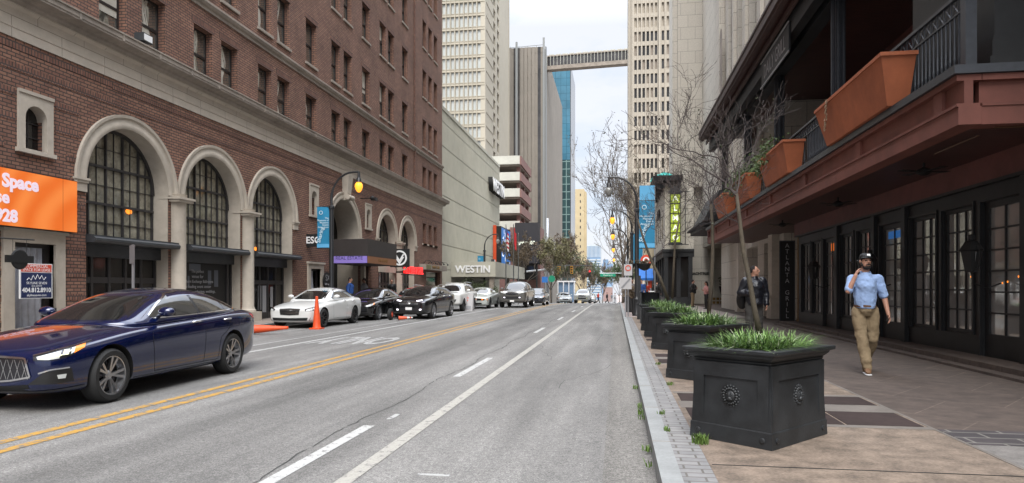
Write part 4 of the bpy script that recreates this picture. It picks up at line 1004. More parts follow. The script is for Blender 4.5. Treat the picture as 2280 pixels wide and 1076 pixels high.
for k,ch in enumerate('OAMLA'):
    z=4.45+k*.66; p=MB().box(3.645,4.255,46.63,46.97,z+.035,z+.625).build('letter_panel',['lime_panel'],SG); text(ch,.52,'letter','lime_text',p,FY(3.95,46.615,z+.33),.004,bold=.01)
TU=thing('teal_umbrella','bright teal parasol top peeking over the dark eaves','umbrella',(3.7,52,9.1))
MB().lathe([(1.1,0),(.9,.35),(.4,.6),(.02,.7)],c=(3.6,52,9.4),n=8).build('canopy',['teal_umbrella'],TU); MB().cyl((3.6,52,9.05),(3.6,52,10.4),.03,n=6).build('pole',['steel'],TU)
AW=thing('blue_awning','bright blue sloping shop awning beyond the corner bar','awning',(2.6,60,2.2))
MB().add([(1.9,63,3.15),(3.3,63,3.15),(3.3,61.6,2.25),(1.9,61.6,2.25),(1.9,61.6,2.05),(3.3,61.6,2.05),(1.9,63,2.05),(3.3,63,2.05)],[(0,1,2,3),(3,2,5,4),(0,3,4,6),(1,7,5,2)]).build('fabric',['awning_blue'],AW)
mb=MB(); mb.cyl((1.95,61.65,-.4),(1.95,61.65,2.05),.03,n=6); mb.cyl((3.25,61.65,-.4),(3.25,61.65,2.05),.03,n=6); mb.build('pole',['steel'],AW)
RB=thing('tan_shop_row','low tan shop row behind the blue awning','building',(4,75,0))
mb=MB(); mb.box(3.3,9,62.6,80,-1,6.5); mb.box(3.2,9,62.5,80,6.5,6.9); mb.build('wall',['tan_conc'],RB); MB().box(3.24,3.3,63,79,-.8,2.1).build('shop_window',['black_glass'],RB); MB().box(2.2,3.2,66,74,3.2,3.4).build('canopy',['iron_dull'],RB)
PB=thing('iron_balcony','dark scrolled iron balcony projecting from the limestone block','balcony',(5.3,38,4.5))
mb=MB(); mb.box(4.5,6.59,37,42.5,4.55,4.75); mb.box(4.3,6.59,36.8,42.7,4.75,4.85); mb.build('floor',['iron_dull'],PB)
mb=MB(); mb.add([(4.6,37,5.0),(6.59,37,5.0),(6.59,42.5,5.0),(4.6,42.5,5.0),(5.4,37,6.6),(6.59,37,6.6),(6.59,42.5,6.6),(5.4,42.5,6.6)],[(0,3,2,1),(4,5,6,7),(0,1,5,4),(1,2,6,5),(2,3,7,6),(3,0,4,7)]); mb.build('hood',['iron_dull'],PB)
# ---------------- balcony restaurant ----------------
RH=thing('balcony_restaurant','two storey restaurant with black timber doors, red balcony fascia and deep eaves','restaurant',(8,12,0))
XD=6.2
fD=lambda s,z,d:(XD+d,s,z)
doors=[(11.5,12.65),(15.85,17.15),(20.38,21.55),(7.2,8.4)]; wins=[(12.95,14.06),(14.33,15.48),(17.7,18.68),(18.97,19.98),(21.75,22.75),(22.95,24.0),(8.7,9.8),(10.0,11.1)]
rc=[(a,b_,.22,2.88) for a,b_ in doors]+[(a,b_,.6,2.88) for a,b_ in wins]
mb=MB(); cellwall(mb,rc,-4,24.4,.1,3.15,fD,.16); mb.box(6.2,6.4,24.38,24.4,.1,3.15); mb.build('wall',['black_wood'],RH)
# mouldings round openings
mb=MB()
for a,b_,c,d in rc: mb.box(XD-.03,XD-.001,a-.07,a-.012,c,d+.06); mb.box(XD-.03,XD-.001,b_+.012,b_+.07,c,d+.06); mb.box(XD-.03,XD-.001,a-.012,b_+.012,d+.01,d+.06)
for s in (15.67,17.42,20.18,11.3): mb.box(XD-.09,XD-.001,s-.1,s+.1,.14,3.15)
mb.box(XD-.12,XD-.001,-4,24.4,3.15,3.27)
mb.build('moulding',['black_wood'],RH)
mat('rest_glass',(.03,.03,.03),.04,spec=1.0); q_=M['rest_glass'].node_tree.nodes['Principled BSDF']; q_.inputs['Metallic'].default_value=.42; q_.inputs['Base Color'].default_value=(.45,.45,.43,1)
def gl(kind,a,b_,c,nc,nr=6):
    d=2.88; fr=.07 if kind=='glazed_window' else .11
    mb=MB(); x=XD+.08
    mb.box(x-.03,x+.03,a,a+fr,c,d); mb.box(x-.03,x+.03,b_-fr,b_,c,d); mb.box(x-.03,x+.03,a+fr,b_-fr,d-fr,d); z0=c+(fr if kind=='glazed_window' else .42); mb.box(x-.03,x+.03,a+fr,b_-fr,c,z0)
    for k in range(1,nc): s=a+fr+(b_-a-2*fr)*k/nc; mb.box(x-.02,x+.02,s-.014,s+.014,z0,d-fr)
    for k in range(1,nr): z=z0+(d-fr-z0)*k/nr; mb.box(x-.018,x+.018,a+fr,b_-fr,z-.014,z+.014)
    o=mb.build(kind,['black_wood'],RH)
    MB().quad((x+.01,a+fr,z0),(x+.01,b_-fr,z0),(x+.01,b_-fr,d-fr),(x+.01,a+fr,d-fr)).build('pane',['rest_glass'],o)
for a,b_ in doors: gl('door',a,b_,.22,2)
for a,b_ in wins: gl('glazed_window',a,b_,.6,3)
mb=MB(); 
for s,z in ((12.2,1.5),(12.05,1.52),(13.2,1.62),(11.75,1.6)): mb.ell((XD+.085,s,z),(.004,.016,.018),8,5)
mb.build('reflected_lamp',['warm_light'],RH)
MB().box(XD+.085,XD+.088,20.75,21.15,2.5,2.72).build('orange_notice',['led_orange'],RH)
MB().box(XD+.085,XD+.088,16.0,16.9,2.55,2.72).build('blue_notice',['led_blue'],RH)
mb=MB(); mb.box(5.62,6.198,-4,24.6,.10,.26); mb.box(5.4,5.62,-4,24.4,.10,.18); mb.build('step',['walk_stone'],RH)
# lanterns hung in front of doors
def lantern(y,label):
    t=thing('wall_lantern',label,'lantern',(5.75,y,2.3),group='iron lanterns in front of the restaurant doors')
    mb=MB(); c=(5.75,y,1.86)
    mb.tube([(6.19,y,1.5),(6.0,y,1.42),(5.75,y-.02,1.5),(5.75,y,1.66)],.012,6)
    for a in (-1,1): mb.tube([(5.75,y,1.66),(5.75,y+a*.2,1.78),(5.75,y+a*.26,2.0),(5.75,y+a*.2,2.12)],.009,5)
    mb.lathe([(.10,0),(.165,.34),(.19,.36),(.10,.5),(.05,.52),(.055,.6),(0,.62)],c=(5.75,y,1.68),n=6); mb.f=mb.f[:] 
    mb.build('frame',['black'],t); mb=MB(); mb.lathe([(.085,.03),(.15,.33)],c=(5.75,y,1.68),n=4); mb.build('glass',['lamp_grey'],t)
lantern(12.05,'iron lantern at the nearest restaurant door'); lantern(16.5,'iron lantern at the door behind the man on the phone'); lantern(20.95,'farthest iron lantern by the orange notice')
# soffit above the pavement with boards
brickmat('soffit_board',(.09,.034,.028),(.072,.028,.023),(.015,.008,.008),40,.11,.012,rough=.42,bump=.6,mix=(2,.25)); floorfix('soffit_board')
nt=M['soffit_board'].node_tree; br=[n for n in nt.nodes if n.type=='TEX_BRICK'][0]; t=[n for n in nt.nodes if n.type=='TEX_COORD'][0]
mp=nd(nt,'Mapping'); mp.inputs['Rotation'].default_value=(0,0,0); nt.links.new(t.outputs['Object'],mp.inputs[0]); nt.links.new(mp.outputs[0],br.inputs['Vector'])
XB=4.45; YC=9.7; YE=34.5
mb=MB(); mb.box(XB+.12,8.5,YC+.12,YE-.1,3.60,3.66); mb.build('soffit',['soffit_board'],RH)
mb=MB(); mb.quad((XD-.13,YC,3.2),(XD-.13,24.4,3.2),(XD-.13,24.4,3.6),(XD-.13,YC,3.6)); mb.box(XD-.13,8.5,24.4,24.46,3.15,3.6); mb.build('header',['wood_dark_red'],RH)
# fascia: top rail, panels, stiles, bottom beam; both street side and near end
def fascia(f,s0,s1,posts):
    mb=MB()
    def bx(a,b_,z0,z1,o0,o1):
        p=[f(a,z0,o0),f(b_,z0,o0),f(b_,z0,o1),f(a,z0,o1),f(a,z1,o0),f(b_,z1,o0),f(b_,z1,o1),f(a,z1,o1)]; mb.add(p,[(0,3,2,1),(4,5,6,7),(0,1,5,4),(1,2,6,5),(2,3,7,6),(3,0,4,7)])
    bx(s0,s1,3.58,3.82,.02,.30); bx(s0,s1,3.82,3.86,.0,.28); bx(s0+.001,s1,3.86,4.16,.09,.2); bx(s0,s1,4.16,4.24,.0,.3)
    for p in posts: bx(p,p+.26,3.861,4.159,.04,.088)
    return mb.build('fascia',['fascia_red'],RH)
fascia(lambda s,z,o:(XB+o,s,z),YC+.001,YE,[YC+.5,13.4,17.1,20.8,24.5,28.2,31.9]); fascia(lambda s,z,o:(s,YC+o,z),XB+.31,12,[6.1,8.1])
mb=MB(); mb.box(XB-.05,8.6,YC-.05,YE+.05,4.245,4.36); mb.build('balcony_floor',['iron'],RH)
mb=MB(); mb.box(XB+.02,XB+.3,YE-.3,YE,3.6,4.2); mb.box(XB+.3,8.5,YE-.08,YE,3.6,4.2); mb.build('end_beam',['wood_dark_red'],RH)
MB().tube([(5.0,10.3,3.55),(5.0,11.6,3.55)],.012,6).tube([(5.6,9.9,3.57),(5.0,9.9,3.57)],.012,6).build('pipe',['brown_leather'],RH)
# railing
XR=XB+.28
rl=thing('balcony_railing','black iron balcony railing of slim posts with crossed frieze','railing',(XR,20,4.36))
mb=MB(); mb.box(XR-.03,XR+.03,YC+.3,YE,5.48,5.53); mb.box(XR-.02,XR+.02,YC+.3,YE,5.24,5.265); mb.box(XR-.02,XR+.02,YC+.3,YE,4.42,4.45)
mb.box(XR,12,YC+.24,YC+.28,5.48,5.53)
mb.build('rail',['iron'],rl)
y=YC+.42; k=0; pr=None
while y<YE-.1 and k<100:
    if pr is None:
        mb=MB(); mb.lathe([(.016,0),(.016,.25),(.022,.27),(.022,.3),(.016,.32),(.016,.89)],c=(XR,YC+.42,4.36),n=8); pr=o=mb.build('baluster',['iron'],rl,smooth=40)
    else:
        o=pr.copy(); COL.objects.link(o); o.location=(0,y-YC-.42,0)
    y+=.127 if k<60 else .30; k+=1
mb=MB(); y=YC+.35
while y<YE-.3: mb.tube([(XR,y,5.265),(XR,y+.19,5.48)],.009,4); mb.tube([(XR,y,5.48),(XR,y+.19,5.265)],.009,4); mb.box(XR-.008,XR+.008,y-.006,y+.006,5.265,5.48); y+=.21
mb.build('frieze',['iron'],rl)
mb=MB(); mb.box(XR-.07,XR+.07,YC+.22,YC+.36,4.36,9); mb.build('corner_post',['iron'],rl)
# near end pavilion of black panelling
pv=thing('corner_pavilion','black panelled timber bay standing on the balcony corner','pavilion',(6.5,10.2,4.36))
mb=MB(); mb.box(XR+.35,12,YC+.35,12.6,4.36,9.2); mb.box(XR+.25,12,YC+.25,12.7,4.36,4.55); mb.box(XR+.30,12,YC+.30,12.65,4.55,4.78); mb.box(XR+.32,12,YC+.32,12.62,4.78,4.84); mb.build('body',['black_wood'],pv)
mb=MB()
for x in (5.5,6.3,7.1,7.9): mb.box(x,x+.05,YC+.31,YC+.349,4.95,9); mb.box(x+.5,x+.55,YC+.31,YC+.349,4.95,9); mb.box(x+.05,x+.5,YC+.31,YC+.349,4.95,5.0); mb.box(x-.02,x+.57,YC+.28,YC+.349,4.88,4.93)
mb.build('panel_moulding',['black_wood'],pv)
# fluted columns
def column(y,z0=4.36,z1=8.2):
    vs=[];n=40; prof=[(.24,0),(.24,.12),(.2,.14),(.22,.2),(.17,.26),(.16,.32)]
    mb=MB(); mb.lathe(prof,c=(XR+.45,y,z0),n=24); 
    ring=[]
    for z in (z0+.32,z1):
        for j in range(n*2):
            t=2*PI*j/(n*2); r=.16 if j%4<2 else .14; ring.append((XR+.45+r*math.cos(t),y+r*math.sin(t),z))
    mb.add(ring,[(j,(j+1)%(2*n),(j+1)%(2*n)+2*n,j+2*n) for j in range(2*n)])
    return mb.build('balcony_column',['iron'],RH)
for y in (16.9,22.7,27.9,33.6): column(y)
# upper wall, roof
mb=MB(); mb.box(8.3,8.5,12.6,YE,4.36,9.5); mb.build('upper_wall',['wood_dark_red'],RH)
mb=MB(); mb.box(XR+.28,XR+.62,12.6,YE,8.2,8.55); mb.build('lintel_beam',['iron_dull'],RH)
mb=MB(); XE=4.15
mb.add([(XE,3,9.02),(9,3,9.02),(9,YE+.6,9.02),(XE,YE+.6,9.02),(XE+.02,3,9.2),(9,3,10.6),(9,YE+.6,10.6),(XE+.02,YE+.6,9.2)],[(4,5,6,7),(0,1,5,4),(2,3,7,6),(1,2,6,5)]); mb.build('roof',['roof_edge'],RH)
mb=MB(); mb.box(XE-.02,XE+.05,3,YE+.62,8.86,9.19); mb.box(XE+.05,XE+.2,3,YE+.6,8.78,8.86); mb.box(XE+.3,XE+.36,3,YE+.55,8.6,8.78); mb.box(XE-.05,XE+.02,3,YE+.65,9.12,9.2); mb.build('eaves_board',['roof_edge'],RH)
mb=MB(); mb.box(XE+.05,8.9,3,YE+.55,8.865,9.015) ; mb.build('eaves_soffit',['soffit_board'],RH)
mb=MB(); mb.box(XE+.45,XE+.7,3.2,YE+.4,8.2,8.86); mb.build('eaves_beam',['iron_dull'],RH)
pq=thing('eaves_plaque','thin framed dark name plaque fixed along the eaves beam','sign',(XE+.3,20.7,7.8))
MB().box(XE+.40,XE+.445,18.9,22.3,7.75,8.5).build('board',['iron_dull'],pq); mb=MB(); mb.box(XE+.37,XE+.40,18.85,22.35,7.70,7.75); mb.box(XE+.37,XE+.40,18.85,22.35,8.5,8.53); mb.build('frame',['grey_text'],pq)
text('DAILY GRILL',.6,'lettering','grey_text',pq,frameM((XE+.395,20.6,8.1),(0,-1,0),(0,0,1)),.003,sx=.8)
# vertical restaurant sign and gold post
vg=thing('vertical_sign','tall narrow black sign with vertical white lettering by gold post','sign',(6.0,25.2,.3))
MB().box(5.86,6.36,25.6,25.7,.20,3.1).build('board',['black'],vg); mb=MB(); mb.box(5.84,5.87,25.58,25.6,.2,3.1); mb.box(6.35,6.38,25.58,25.6,.2,3.1); mb.box(5.84,6.38,25.58,25.6,3.08,3.12); mb.build('frame',['iron'],vg)
for k,ch in enumerate('ATLANTA GRILL'):
    if ch!=' ': text(ch,.22,'letter','grey_text',vg,FY(6.11,25.59,2.93-k*.212),.003)
gp=thing('gold_post','gold brown upright post beside the vertical black sign','post',(6.5,25,.2))
MB().box(6.3,6.5,24.7,24.95,.2,3.2).box(6.27,6.3,24.68,24.97,.2,.3).build('shaft',['gold'],gp)
# ceiling fans and heaters under the soffit
def fan(x,y,label):
    t=thing('ceiling_fan',label,'ceiling fan',(x,y,3.3),group='ceiling fans under the balcony soffit')
    MB().cyl((x,y,3.6),(x,y,3.47),.02,n=6).lathe([(.03,.1),(.11,.06),(.12,0),(.05,-.04)],c=(x,y,3.42),n=12).build('motor',['black'],t,smooth=40)
    for k in range(4):
        a=k*PI/2+.3; dx,dy=math.cos(a),math.sin(a); MB().add([(x+dx*.1-dy*.04,y+dy*.1+dx*.04,3.44),(x+dx*.1+dy*.04,y+dy*.1-dx*.04,3.44),(x+dx*.46+dy*.07,y+dy*.46-dx*.07,3.45),(x+dx*.46-dy*.07,y+dy*.46+dx*.07,3.45),(x+dx*.1-dy*.04,y+dy*.1+dx*.04,3.45),(x+dx*.1+dy*.04,y+dy*.1-dx*.04,3.45),(x+dx*.46+dy*.07,y+dy*.46-dx*.07,3.46),(x+dx*.46-dy*.07,y+dy*.46+dx*.07,3.46)],[(0,1,2,3),(4,5,6,7),(0,1,5,4),(1,2,6,5),(2,3,7,6),(3,0,4,7)]).build('blade',['black'],t)
fan(5.3,12.7,'nearest ceiling fan under the red soffit'); fan(5.3,17.3,'middle ceiling fan under the red soffit'); fan(5.3,22.8,'farthest ceiling fan above the vertical sign')
# terracotta troughs hung outside the railing
def trough(y0,y1,label):
    t=thing('terracotta_trough',label,'planter',(4.45,(y0+y1)/2,4.37),group='terracotta troughs along the balcony edge')
    xo,xi,zt,zb_=4.17,4.69,5.11,4.37
    mb=MB(); v=[(xo+.17,y0+.22,zb_),(xi-.03,y0+.22,zb_),(xi-.03,y1-.22,zb_),(xo+.17,y1-.22,zb_),(xo,y0,zt),(xi,y0,zt),(xi,y1,zt),(xo,y1,zt)]
    mb.add(v,[(0,3,2,1),(0,1,5,4),(1,2,6,5),(2,3,7,6),(3,0,4,7)]); mb.build('trough',['terra'],t)
    mb=MB(); r=.035; mb.box(xo-.02,xi+.02,y0-.03,y0+.04,zt,zt+.06); mb.box(xo-.02,xi+.02,y1-.04,y1+.03,zt,zt+.06); mb.box(xo-.02,xo+.05,y0+.04,y1-.04,zt,zt+.06); mb.box(xi-.05,xi+.02,y0+.04,y1-.04,zt,zt+.06); mb.build('rim',['terra'],t)
    MB().box(xo+.03,xi-.03,y0+.02,y1-.02,zt-.02,zt+.01).build('soil',['soil'],t)
trough(11.5,15.1,'nearest terracotta trough with dried trailing vine'); trough(17.9,20.9,'second terracotta trough from the balcony corner'); trough(22.9,25.6,'third terracotta trough with green trailing plant'); trough(27.6,30.2,'farthest terracotta trough on the balcony')
def vine(y,n,mt,label,drop,spread,seed,x=4.12,z=5.1):
    r_=random.Random(seed); mb=MB(); path=[Vector((x,y,z))]
    for k in range(10): path.append(path[-1]+Vector((r_.uniform(-.005,.012),r_.uniform(.0,spread),-drop/10)))
    t=thing('trailing_vine',label,'plant',(x,y,z)); MB().tube(path,.004,4).build('stem',['bark'],t)
    for k in range(n):
        p=path[r_.randrange(len(path))]+Vector((r_.uniform(-.03,.0),r_.uniform(-.04,.04),r_.uniform(-.03,.03))); s=r_.uniform(.025,.045); a=r_.uniform(0,6)
        mb.add([p+Vector((0,-s,0)),p+Vector((-.01,0,s*math.cos(a))),p+Vector((0,s,0)),p+Vector((-.012,0,-s))],[(0,1,2,3)])
    mb.build('leaves',[mt],t,norm=False)
mat('dry_leaf',(.42,.31,.2),.8)
vine(14.1,70,'dry_leaf','dry pale vine trailing down the nearest terracotta trough',.50,.05,4)
def bushy(y0,y1,n,label,seed,zt=5.1,mt='trough_leaf',h=.6):
    r_=random.Random(seed); mb=MB()
    for k in range(n):
        y=r_.uniform(y0,y1); p=Vector((4.42+r_.gauss(0,.17),y+r_.gauss(0,.1),zt+abs(r_.gauss(0,h*.5))-r_.random()*.35)); s=r_.uniform(.03,.07)
        d1=Vector((r_.gauss(0,1),r_.gauss(0,1),r_.gauss(0,1))).normalized()*s; d2=d1.cross(Vector((r_.gauss(0,1),r_.gauss(0,1),r_.gauss(0,1)))).normalized()*s*.6
        mb.add([p-d1,p+d2,p+d1,p-d2],[(0,1,2,3)])
    t=thing('trailing_plant',label,'plant',(4.4,(y0+y1)/2,zt)); mb.build('leaves',[mt],t,norm=False)
    m2=MB()
    for k in range(6): y=r_.uniform(y0,y1); m2.tube([(4.45,y,zt-.1),(4.4,y+.1,zt+.2),(4.3,y+.3,zt+.1)],.006,4)
    m2.build('stem',['bark_dark'],t)
bushy(19.6,21.8,1500,'bushy green plant spilling over the second terracotta trough',2); bushy(23.2,26.5,2200,'bushy green plant spilling over the third terracotta trough',3,h=.6)
# ---------------- black planters with lion masks ----------------
def lion(mb,c,ax,s=1.):
    """mask relief; ax = (right vector, out vector)"""
    r_=Vector(ax[0]); o_=Vector(ax[1]); u_=Vector((0,0,1)); c=Vector(c)
    Mt=Matrix((r_,u_,o_)).transposed().to_4x4(); Mt.translation=c; mb.M=Mt
    mb.ell((0,0,.0),(.055*s,.06*s,.028*s),14,8); mb.ell((0,-.02*s,.022*s),(.026*s,.022*s,.02*s),10,6); mb.ell((0,.012*s,.025*s),(.012*s,.03*s,.012*s),8,5)
    for sg in (-1,1): mb.ell((sg*.022*s,.018*s,.02*s),(.011*s,.008*s,.008*s),8,4); mb.ell((sg*.017*s,-.025*s,.026*s),(.016*s,.012*s,.012*s),8,4)
    rr=random.Random(3)
    for k in range(18):
        a=2*PI*k/18; q=.062*s; mb.ell((q*math.cos(a),q*1.08*math.sin(a),.004),(.017*s,.017*s,.016*s),7,4)
        mb.ell((.083*s*math.cos(a+.17),.09*s*math.sin(a+.17),.0),(.014*s,.014*s,.01*s),6,4)
    mb.M=None
LX,LY,HP=.425,.335,.70
def make_planter():
    t=thing('street_planter','PLACEHOLDER planter','planter',(0,0,0),world=False)
    mb=MB(); a=.0
    def ring(x,y,z): return [(-x,-y,z),(x,-y,z),(x,y,z),(-x,y,z)]
    prof=[(.004,.0),(.0,.115),(-.003,.12),(-.006,.123),(-.026,.60),(-.022,.605),(-.015,.62)]
    vs=[]
    for d,z in prof: vs+=ring(LX+d,LY+d,z)
    mb.add(vs,[(i*4+j,i*4+(j+1)%4,(i+1)*4+(j+1)%4,(i+1)*4+j) for i in range(len(prof)-1) for j in range(4)]+[(3,2,1,0)])
    body=mb.build('box',['planter_paint'],t)
    mb=MB(); 
    # frame mouldings on each face: two stiles and a rail line
    for sx,sy in ((0,-1),(0,1),(1,0),(-1,0)):
        w_=LX if sx==0 else LY; 
        def P(s,z,o):
            dd=.004
            if sx==0: return (s,sy*(LY-.014+o),z)
            return (sx*(LX-.014+o),s,z)
        def bx(s0,s1,z0,z1,o):
            p=[P(s0,z0,-.01),P(s1,z0,-.01),P(s1,z1,-.01),P(s0,z1,-.01),P(s0,z0,o),P(s1,z0,o),P(s1,z1,o),P(s0,z1,o)]; mb.add(p,[(0,3,2,1),(4,5,6,7),(0,1,5,4),(1,2,6,5),(2,3,7,6),(3,0,4,7)])
        e=w_-.028
        bx(-e,-e+.085,.126,.6,.007); bx(e-.085,e,.126,.6,.007); bx(-e+.0851,e-.0851,.49,.6,.007)
    mb.build('frame_moulding',['planter_paint'],t)
    prof=[(-.025,.62),(-.005,.635),(.012,.652),(.018,.668),(.042,.676),(.048,.686),(.048,.705),(.042,.710),(-.07,.710),(-.07,.68)]
    mb=MB();vs=[]
    for d,z in prof: vs+=ring(LX+d,LY+d,z)
    mb.add(vs,[(i*4+j,i*4+(j+1)%4,(i+1)*4+(j+1)%4,(i+1)*4+j) for i in range(len(prof)-1) for j in range(4)]); mb.build('rim',['planter_paint'],t)
    MB().box(-LX+.06,LX-.06,-LY+.06,LY-.06,.6,.69).build('soil',['soil'],t)
    for r_,o_,c in (((1,0,0),(0,-1,0),(0,-LY+.018,.35)),((0,1,0),(1,0,0),(LX-.018,0,.35)),((0,-1,0),(-1,0,0),(-LX+.018,0,.35))):
        mb=MB(); lion(mb,c,(r_,o_),.86); mb.build('lion_mask',['planter_paint'],t,smooth=True)
    mb=MB()
    for sy,L_ in ((-1,LX),):
        for s in (-1,1):
            for z,d in ((.06,.0),(.55,-.020)): MB().lathe([(.022,0),(.022,-.008),(.014,-.012),(0,-.012)],c=(s*(L_-.07),-LY-d+.0,z),n=12,axis='y').build('rosette',['planter_paint'],t)
    for s in (-1,1):
        for z,d in ((.06,.0),(.55,-.020)): MB().lathe([(0,.012),(.014,.012),(.022,.008),(.022,0)],c=(LX+d*1.0,s*(LY-.07),z),n=12,axis='x').build('rosette',['planter_paint'],t); MB().lathe([(0,-.012),(.014,-.012),(.022,-.008),(.022,0)],c=(-LX-d,s*(LY-.07),z),n=12,axis='x').build('rosette',['planter_paint'],t)
    return t
P0=make_planter()
PP=[(1.235,6.16),(1.27,10.0),(1.29,14.55),(1.29,18.2),(1.29,20.6)]
PL=['nearest black street planter with lion masks','second black street planter from the front','third black street planter in the row','fourth black street planter in the row','last black street planter beside the litter bin']
ROT=R(49.5)
for i,(x,y) in enumerate(PP):
    o=P0 if i==0 else copytree(P0)
    o.location=(x,y,.141); o.rotation_euler=(0,0,ROT); o.scale=(1.12,1.12,1.10) if i==0 else (1.06,1.06,1.08); o['label']=PL[i]; o['group']='black street planters along the kerb'
GL=['bright green grass with pale streaks in the nearest planter','grass tuft filling the second planter','grass tuft filling the third planter','grass tuft filling the fourth planter','grass tuft filling the last planter by the bin']
for i,(x,y) in enumerate(PP):
    r_=random.Random(20+i); mb=MB(); n=[2100,1300,700,450,400][i]; ca,sa=math.cos(ROT),math.sin(ROT)
    for k in range(n):
        if i==0 or r_.random()<.6: lx,ly=r_.uniform(-.37,.37),r_.uniform(-.28,.28)
        else: lx,ly=r_.gauss(0,.17),r_.gauss(0,.13)
        lx=max(-.37,min(.37,lx)); ly=max(-.28,min(.28,ly))
        bx,by=x+lx*ca-ly*sa,y+lx*sa+ly*ca; 
        side=(ly+lx*.4); 
        L_=r_.uniform(.14,.28) if i else r_.uniform(.10,.25); az=r_.uniform(0,2*PI); lean=r_.uniform(.25,1.5)
        if abs(lx)>.27 or abs(ly)>.2: az=math.atan2(by-y,bx-x)+r_.gauss(0,.5); lean*=1.1
        wd=r_.uniform(.003,.0062)*(1+.35*(i>0)); mb.cm=0 if r_.random()<.62 else (1 if r_.random()<.72 else 2)
        if i==0 and lx>.12: mb.cm=0 if r_.random()<.85 else 1
        dx,dy=math.cos(az),math.sin(az); nx,ny=-dy*wd,dx*wd; z0=.87 if i==0 else .87; pts=[]
        for s in (0,.35,.7,1): 
            h_=L_*(s*math.cos(lean*.3)-.45*lean*s*s); d_=L_*lean*.75*s*s+L_*.12*s; pts.append((bx+dx*d_,by+dy*d_,z0+h_))
        vs=[]
        for q,(px,py,pz) in enumerate(pts):
            f_=(1,1,.75,.1)[q]; vs+=[(px-nx*f_,py-ny*f_,pz),(px+nx*f_,py+ny*f_,pz)]
        mb.add(vs,[(0,1,3,2),(2,3,5,4),(4,5,7,6)])
    g=thing('ornamental_grass',GL[i],'grass',(x,y,.83),group='grass tufts in the planters'); mb.build('blades',['grass_blade','grass_dark','grass_pale'],g,norm=False)
# ---------------- trees ----------------
def crook(a,b_,rnd,n=5,j=.05):
    a,b_=Vector(a),Vector(b_); L_=(b_-a).length
    return [a.lerp(b_,t/n)+(Vector((rnd.gauss(0,1),rnd.gauss(0,1),rnd.gauss(0,.6)))*j*L_ if 0<t<n else Vector()) for t in range(n+1)]
def grow(mb,p,d,L_,r,depth,rnd,up=.12,tips=None,spread=.6,ratio=.72,n=4,rmin=.0025):
    pts=[Vector(p)]; d=Vector(d).normalized(); st=4
    for k in range(st):
        d=(d+Vector((rnd.gauss(0,.14),rnd.gauss(0,.14),rnd.gauss(0,.12)+up*.4))).normalized(); pts.append(pts[-1]+d*L_/st)
    re=max(r*.6,rmin); mb.tube(pts,[r+(re-r)*k/st for k in range(st+1)],5 if r>.02 else (4 if r>.008 else 3),cap=False)
    if tips is not None and depth<=1: tips+=pts[1:]
    if depth<=0: return
    for k in range(rnd.choice((2,3)) if n==4 else n):
        i=rnd.randint(1,st) if k else st
        ax=Vector((rnd.gauss(0,1),rnd.gauss(0,1),rnd.gauss(0,1))); nd_=(d+ax.normalized()*spread+Vector((0,0,up))).normalized()
        grow(mb,pts[i],nd_,L_*ratio*rnd.uniform(.75,1.15),max(re*rnd.uniform(.7,1.),rmin),depth-1,rnd,up,tips,spread,ratio,n,rmin)
def leafs(mb,tips,rnd,n,s0,s1,j=.1):
    for k in range(n):
        p=rnd.choice(tips)+Vector((rnd.gauss(0,j),rnd.gauss(0,j),rnd.gauss(0,j))); s=rnd.uniform(s0,s1)
        d1=Vector((rnd.gauss(0,1),rnd.gauss(0,1),rnd.gauss(0,1))).normalized()*s; d2=d1.cross(Vector((rnd.gauss(0,1),rnd.gauss(0,1),rnd.gauss(0,1)))).normalized()*s*.65
        mb.add([p-d1,p+d2,p+d1,p-d2],[(0,1,2,3)])
def limbtree(label,trunk,rt_,limbs,seed,leafn=60,depth=3,tw=.16,lm='leaf_small',rmin=.0022,grp='slender trees growing from the planters'):
    """young bare tree: trunk polyline with radii, limbs = polylines, twigs grown along every limb"""
    rnd=random.Random(seed); t=thing('young_tree',label,'tree',trunk[0],group=grp)
    mb=MB(); n=len(trunk); mb.tube(trunk,[rt_[0]+(rt_[1]-rt_[0])*k/(n-1) for k in range(n)],10); mb.build('trunk',['bark'],t,smooth=True)
    mb=MB(); tips=[]
    for pts,r0 in limbs:
        P=[Vector(p) for p in pts]; full=[]
        for a,b_ in zip(P,P[1:]): full+=crook(a,b_,rnd,4,.035)[:-1]
        full.append(P[-1]); m_=len(full); r0*=.8; mb.tube(full,[max(r0*(1-.85*k/(m_-1)),rmin) for k in range(m_)],6)
        for k in range(1,m_):
            for _ in range(1 if rnd.random()<.7 else 2):
                d=(full[k]-full[k-1]).normalized()+Vector((rnd.gauss(0,.6),rnd.gauss(0,.6),rnd.gauss(.2,.6)))
                grow(mb,full[k],d,tw*rnd.uniform(.7,1.7),max(r0*.26*(1-.8*k/m_),rmin),depth-1,rnd,.1,tips,.75,.75,rmin=rmin)
    mb.build('branches',['bark_dark'],t,norm=False)
    if leafn: lb=MB(); leafs(lb,tips,rnd,leafn,.008,.018,.02); lb.build('leaves',[lm],t,norm=False)
    return t
th=YAW; CC,SS=math.cos(th),math.sin(th)
def at(x,y,Y):
    u=(x-1140)/1500;v=(640-y)/1500;Z=Y/(CC+u*SS); return (Z*(-SS+u*CC),Y,1.43+v*Z)
def pl(Y,*pts):
    return [at(p[0],p[1],Y+(p[2] if len(p)>2 else 0)) for p in pts]
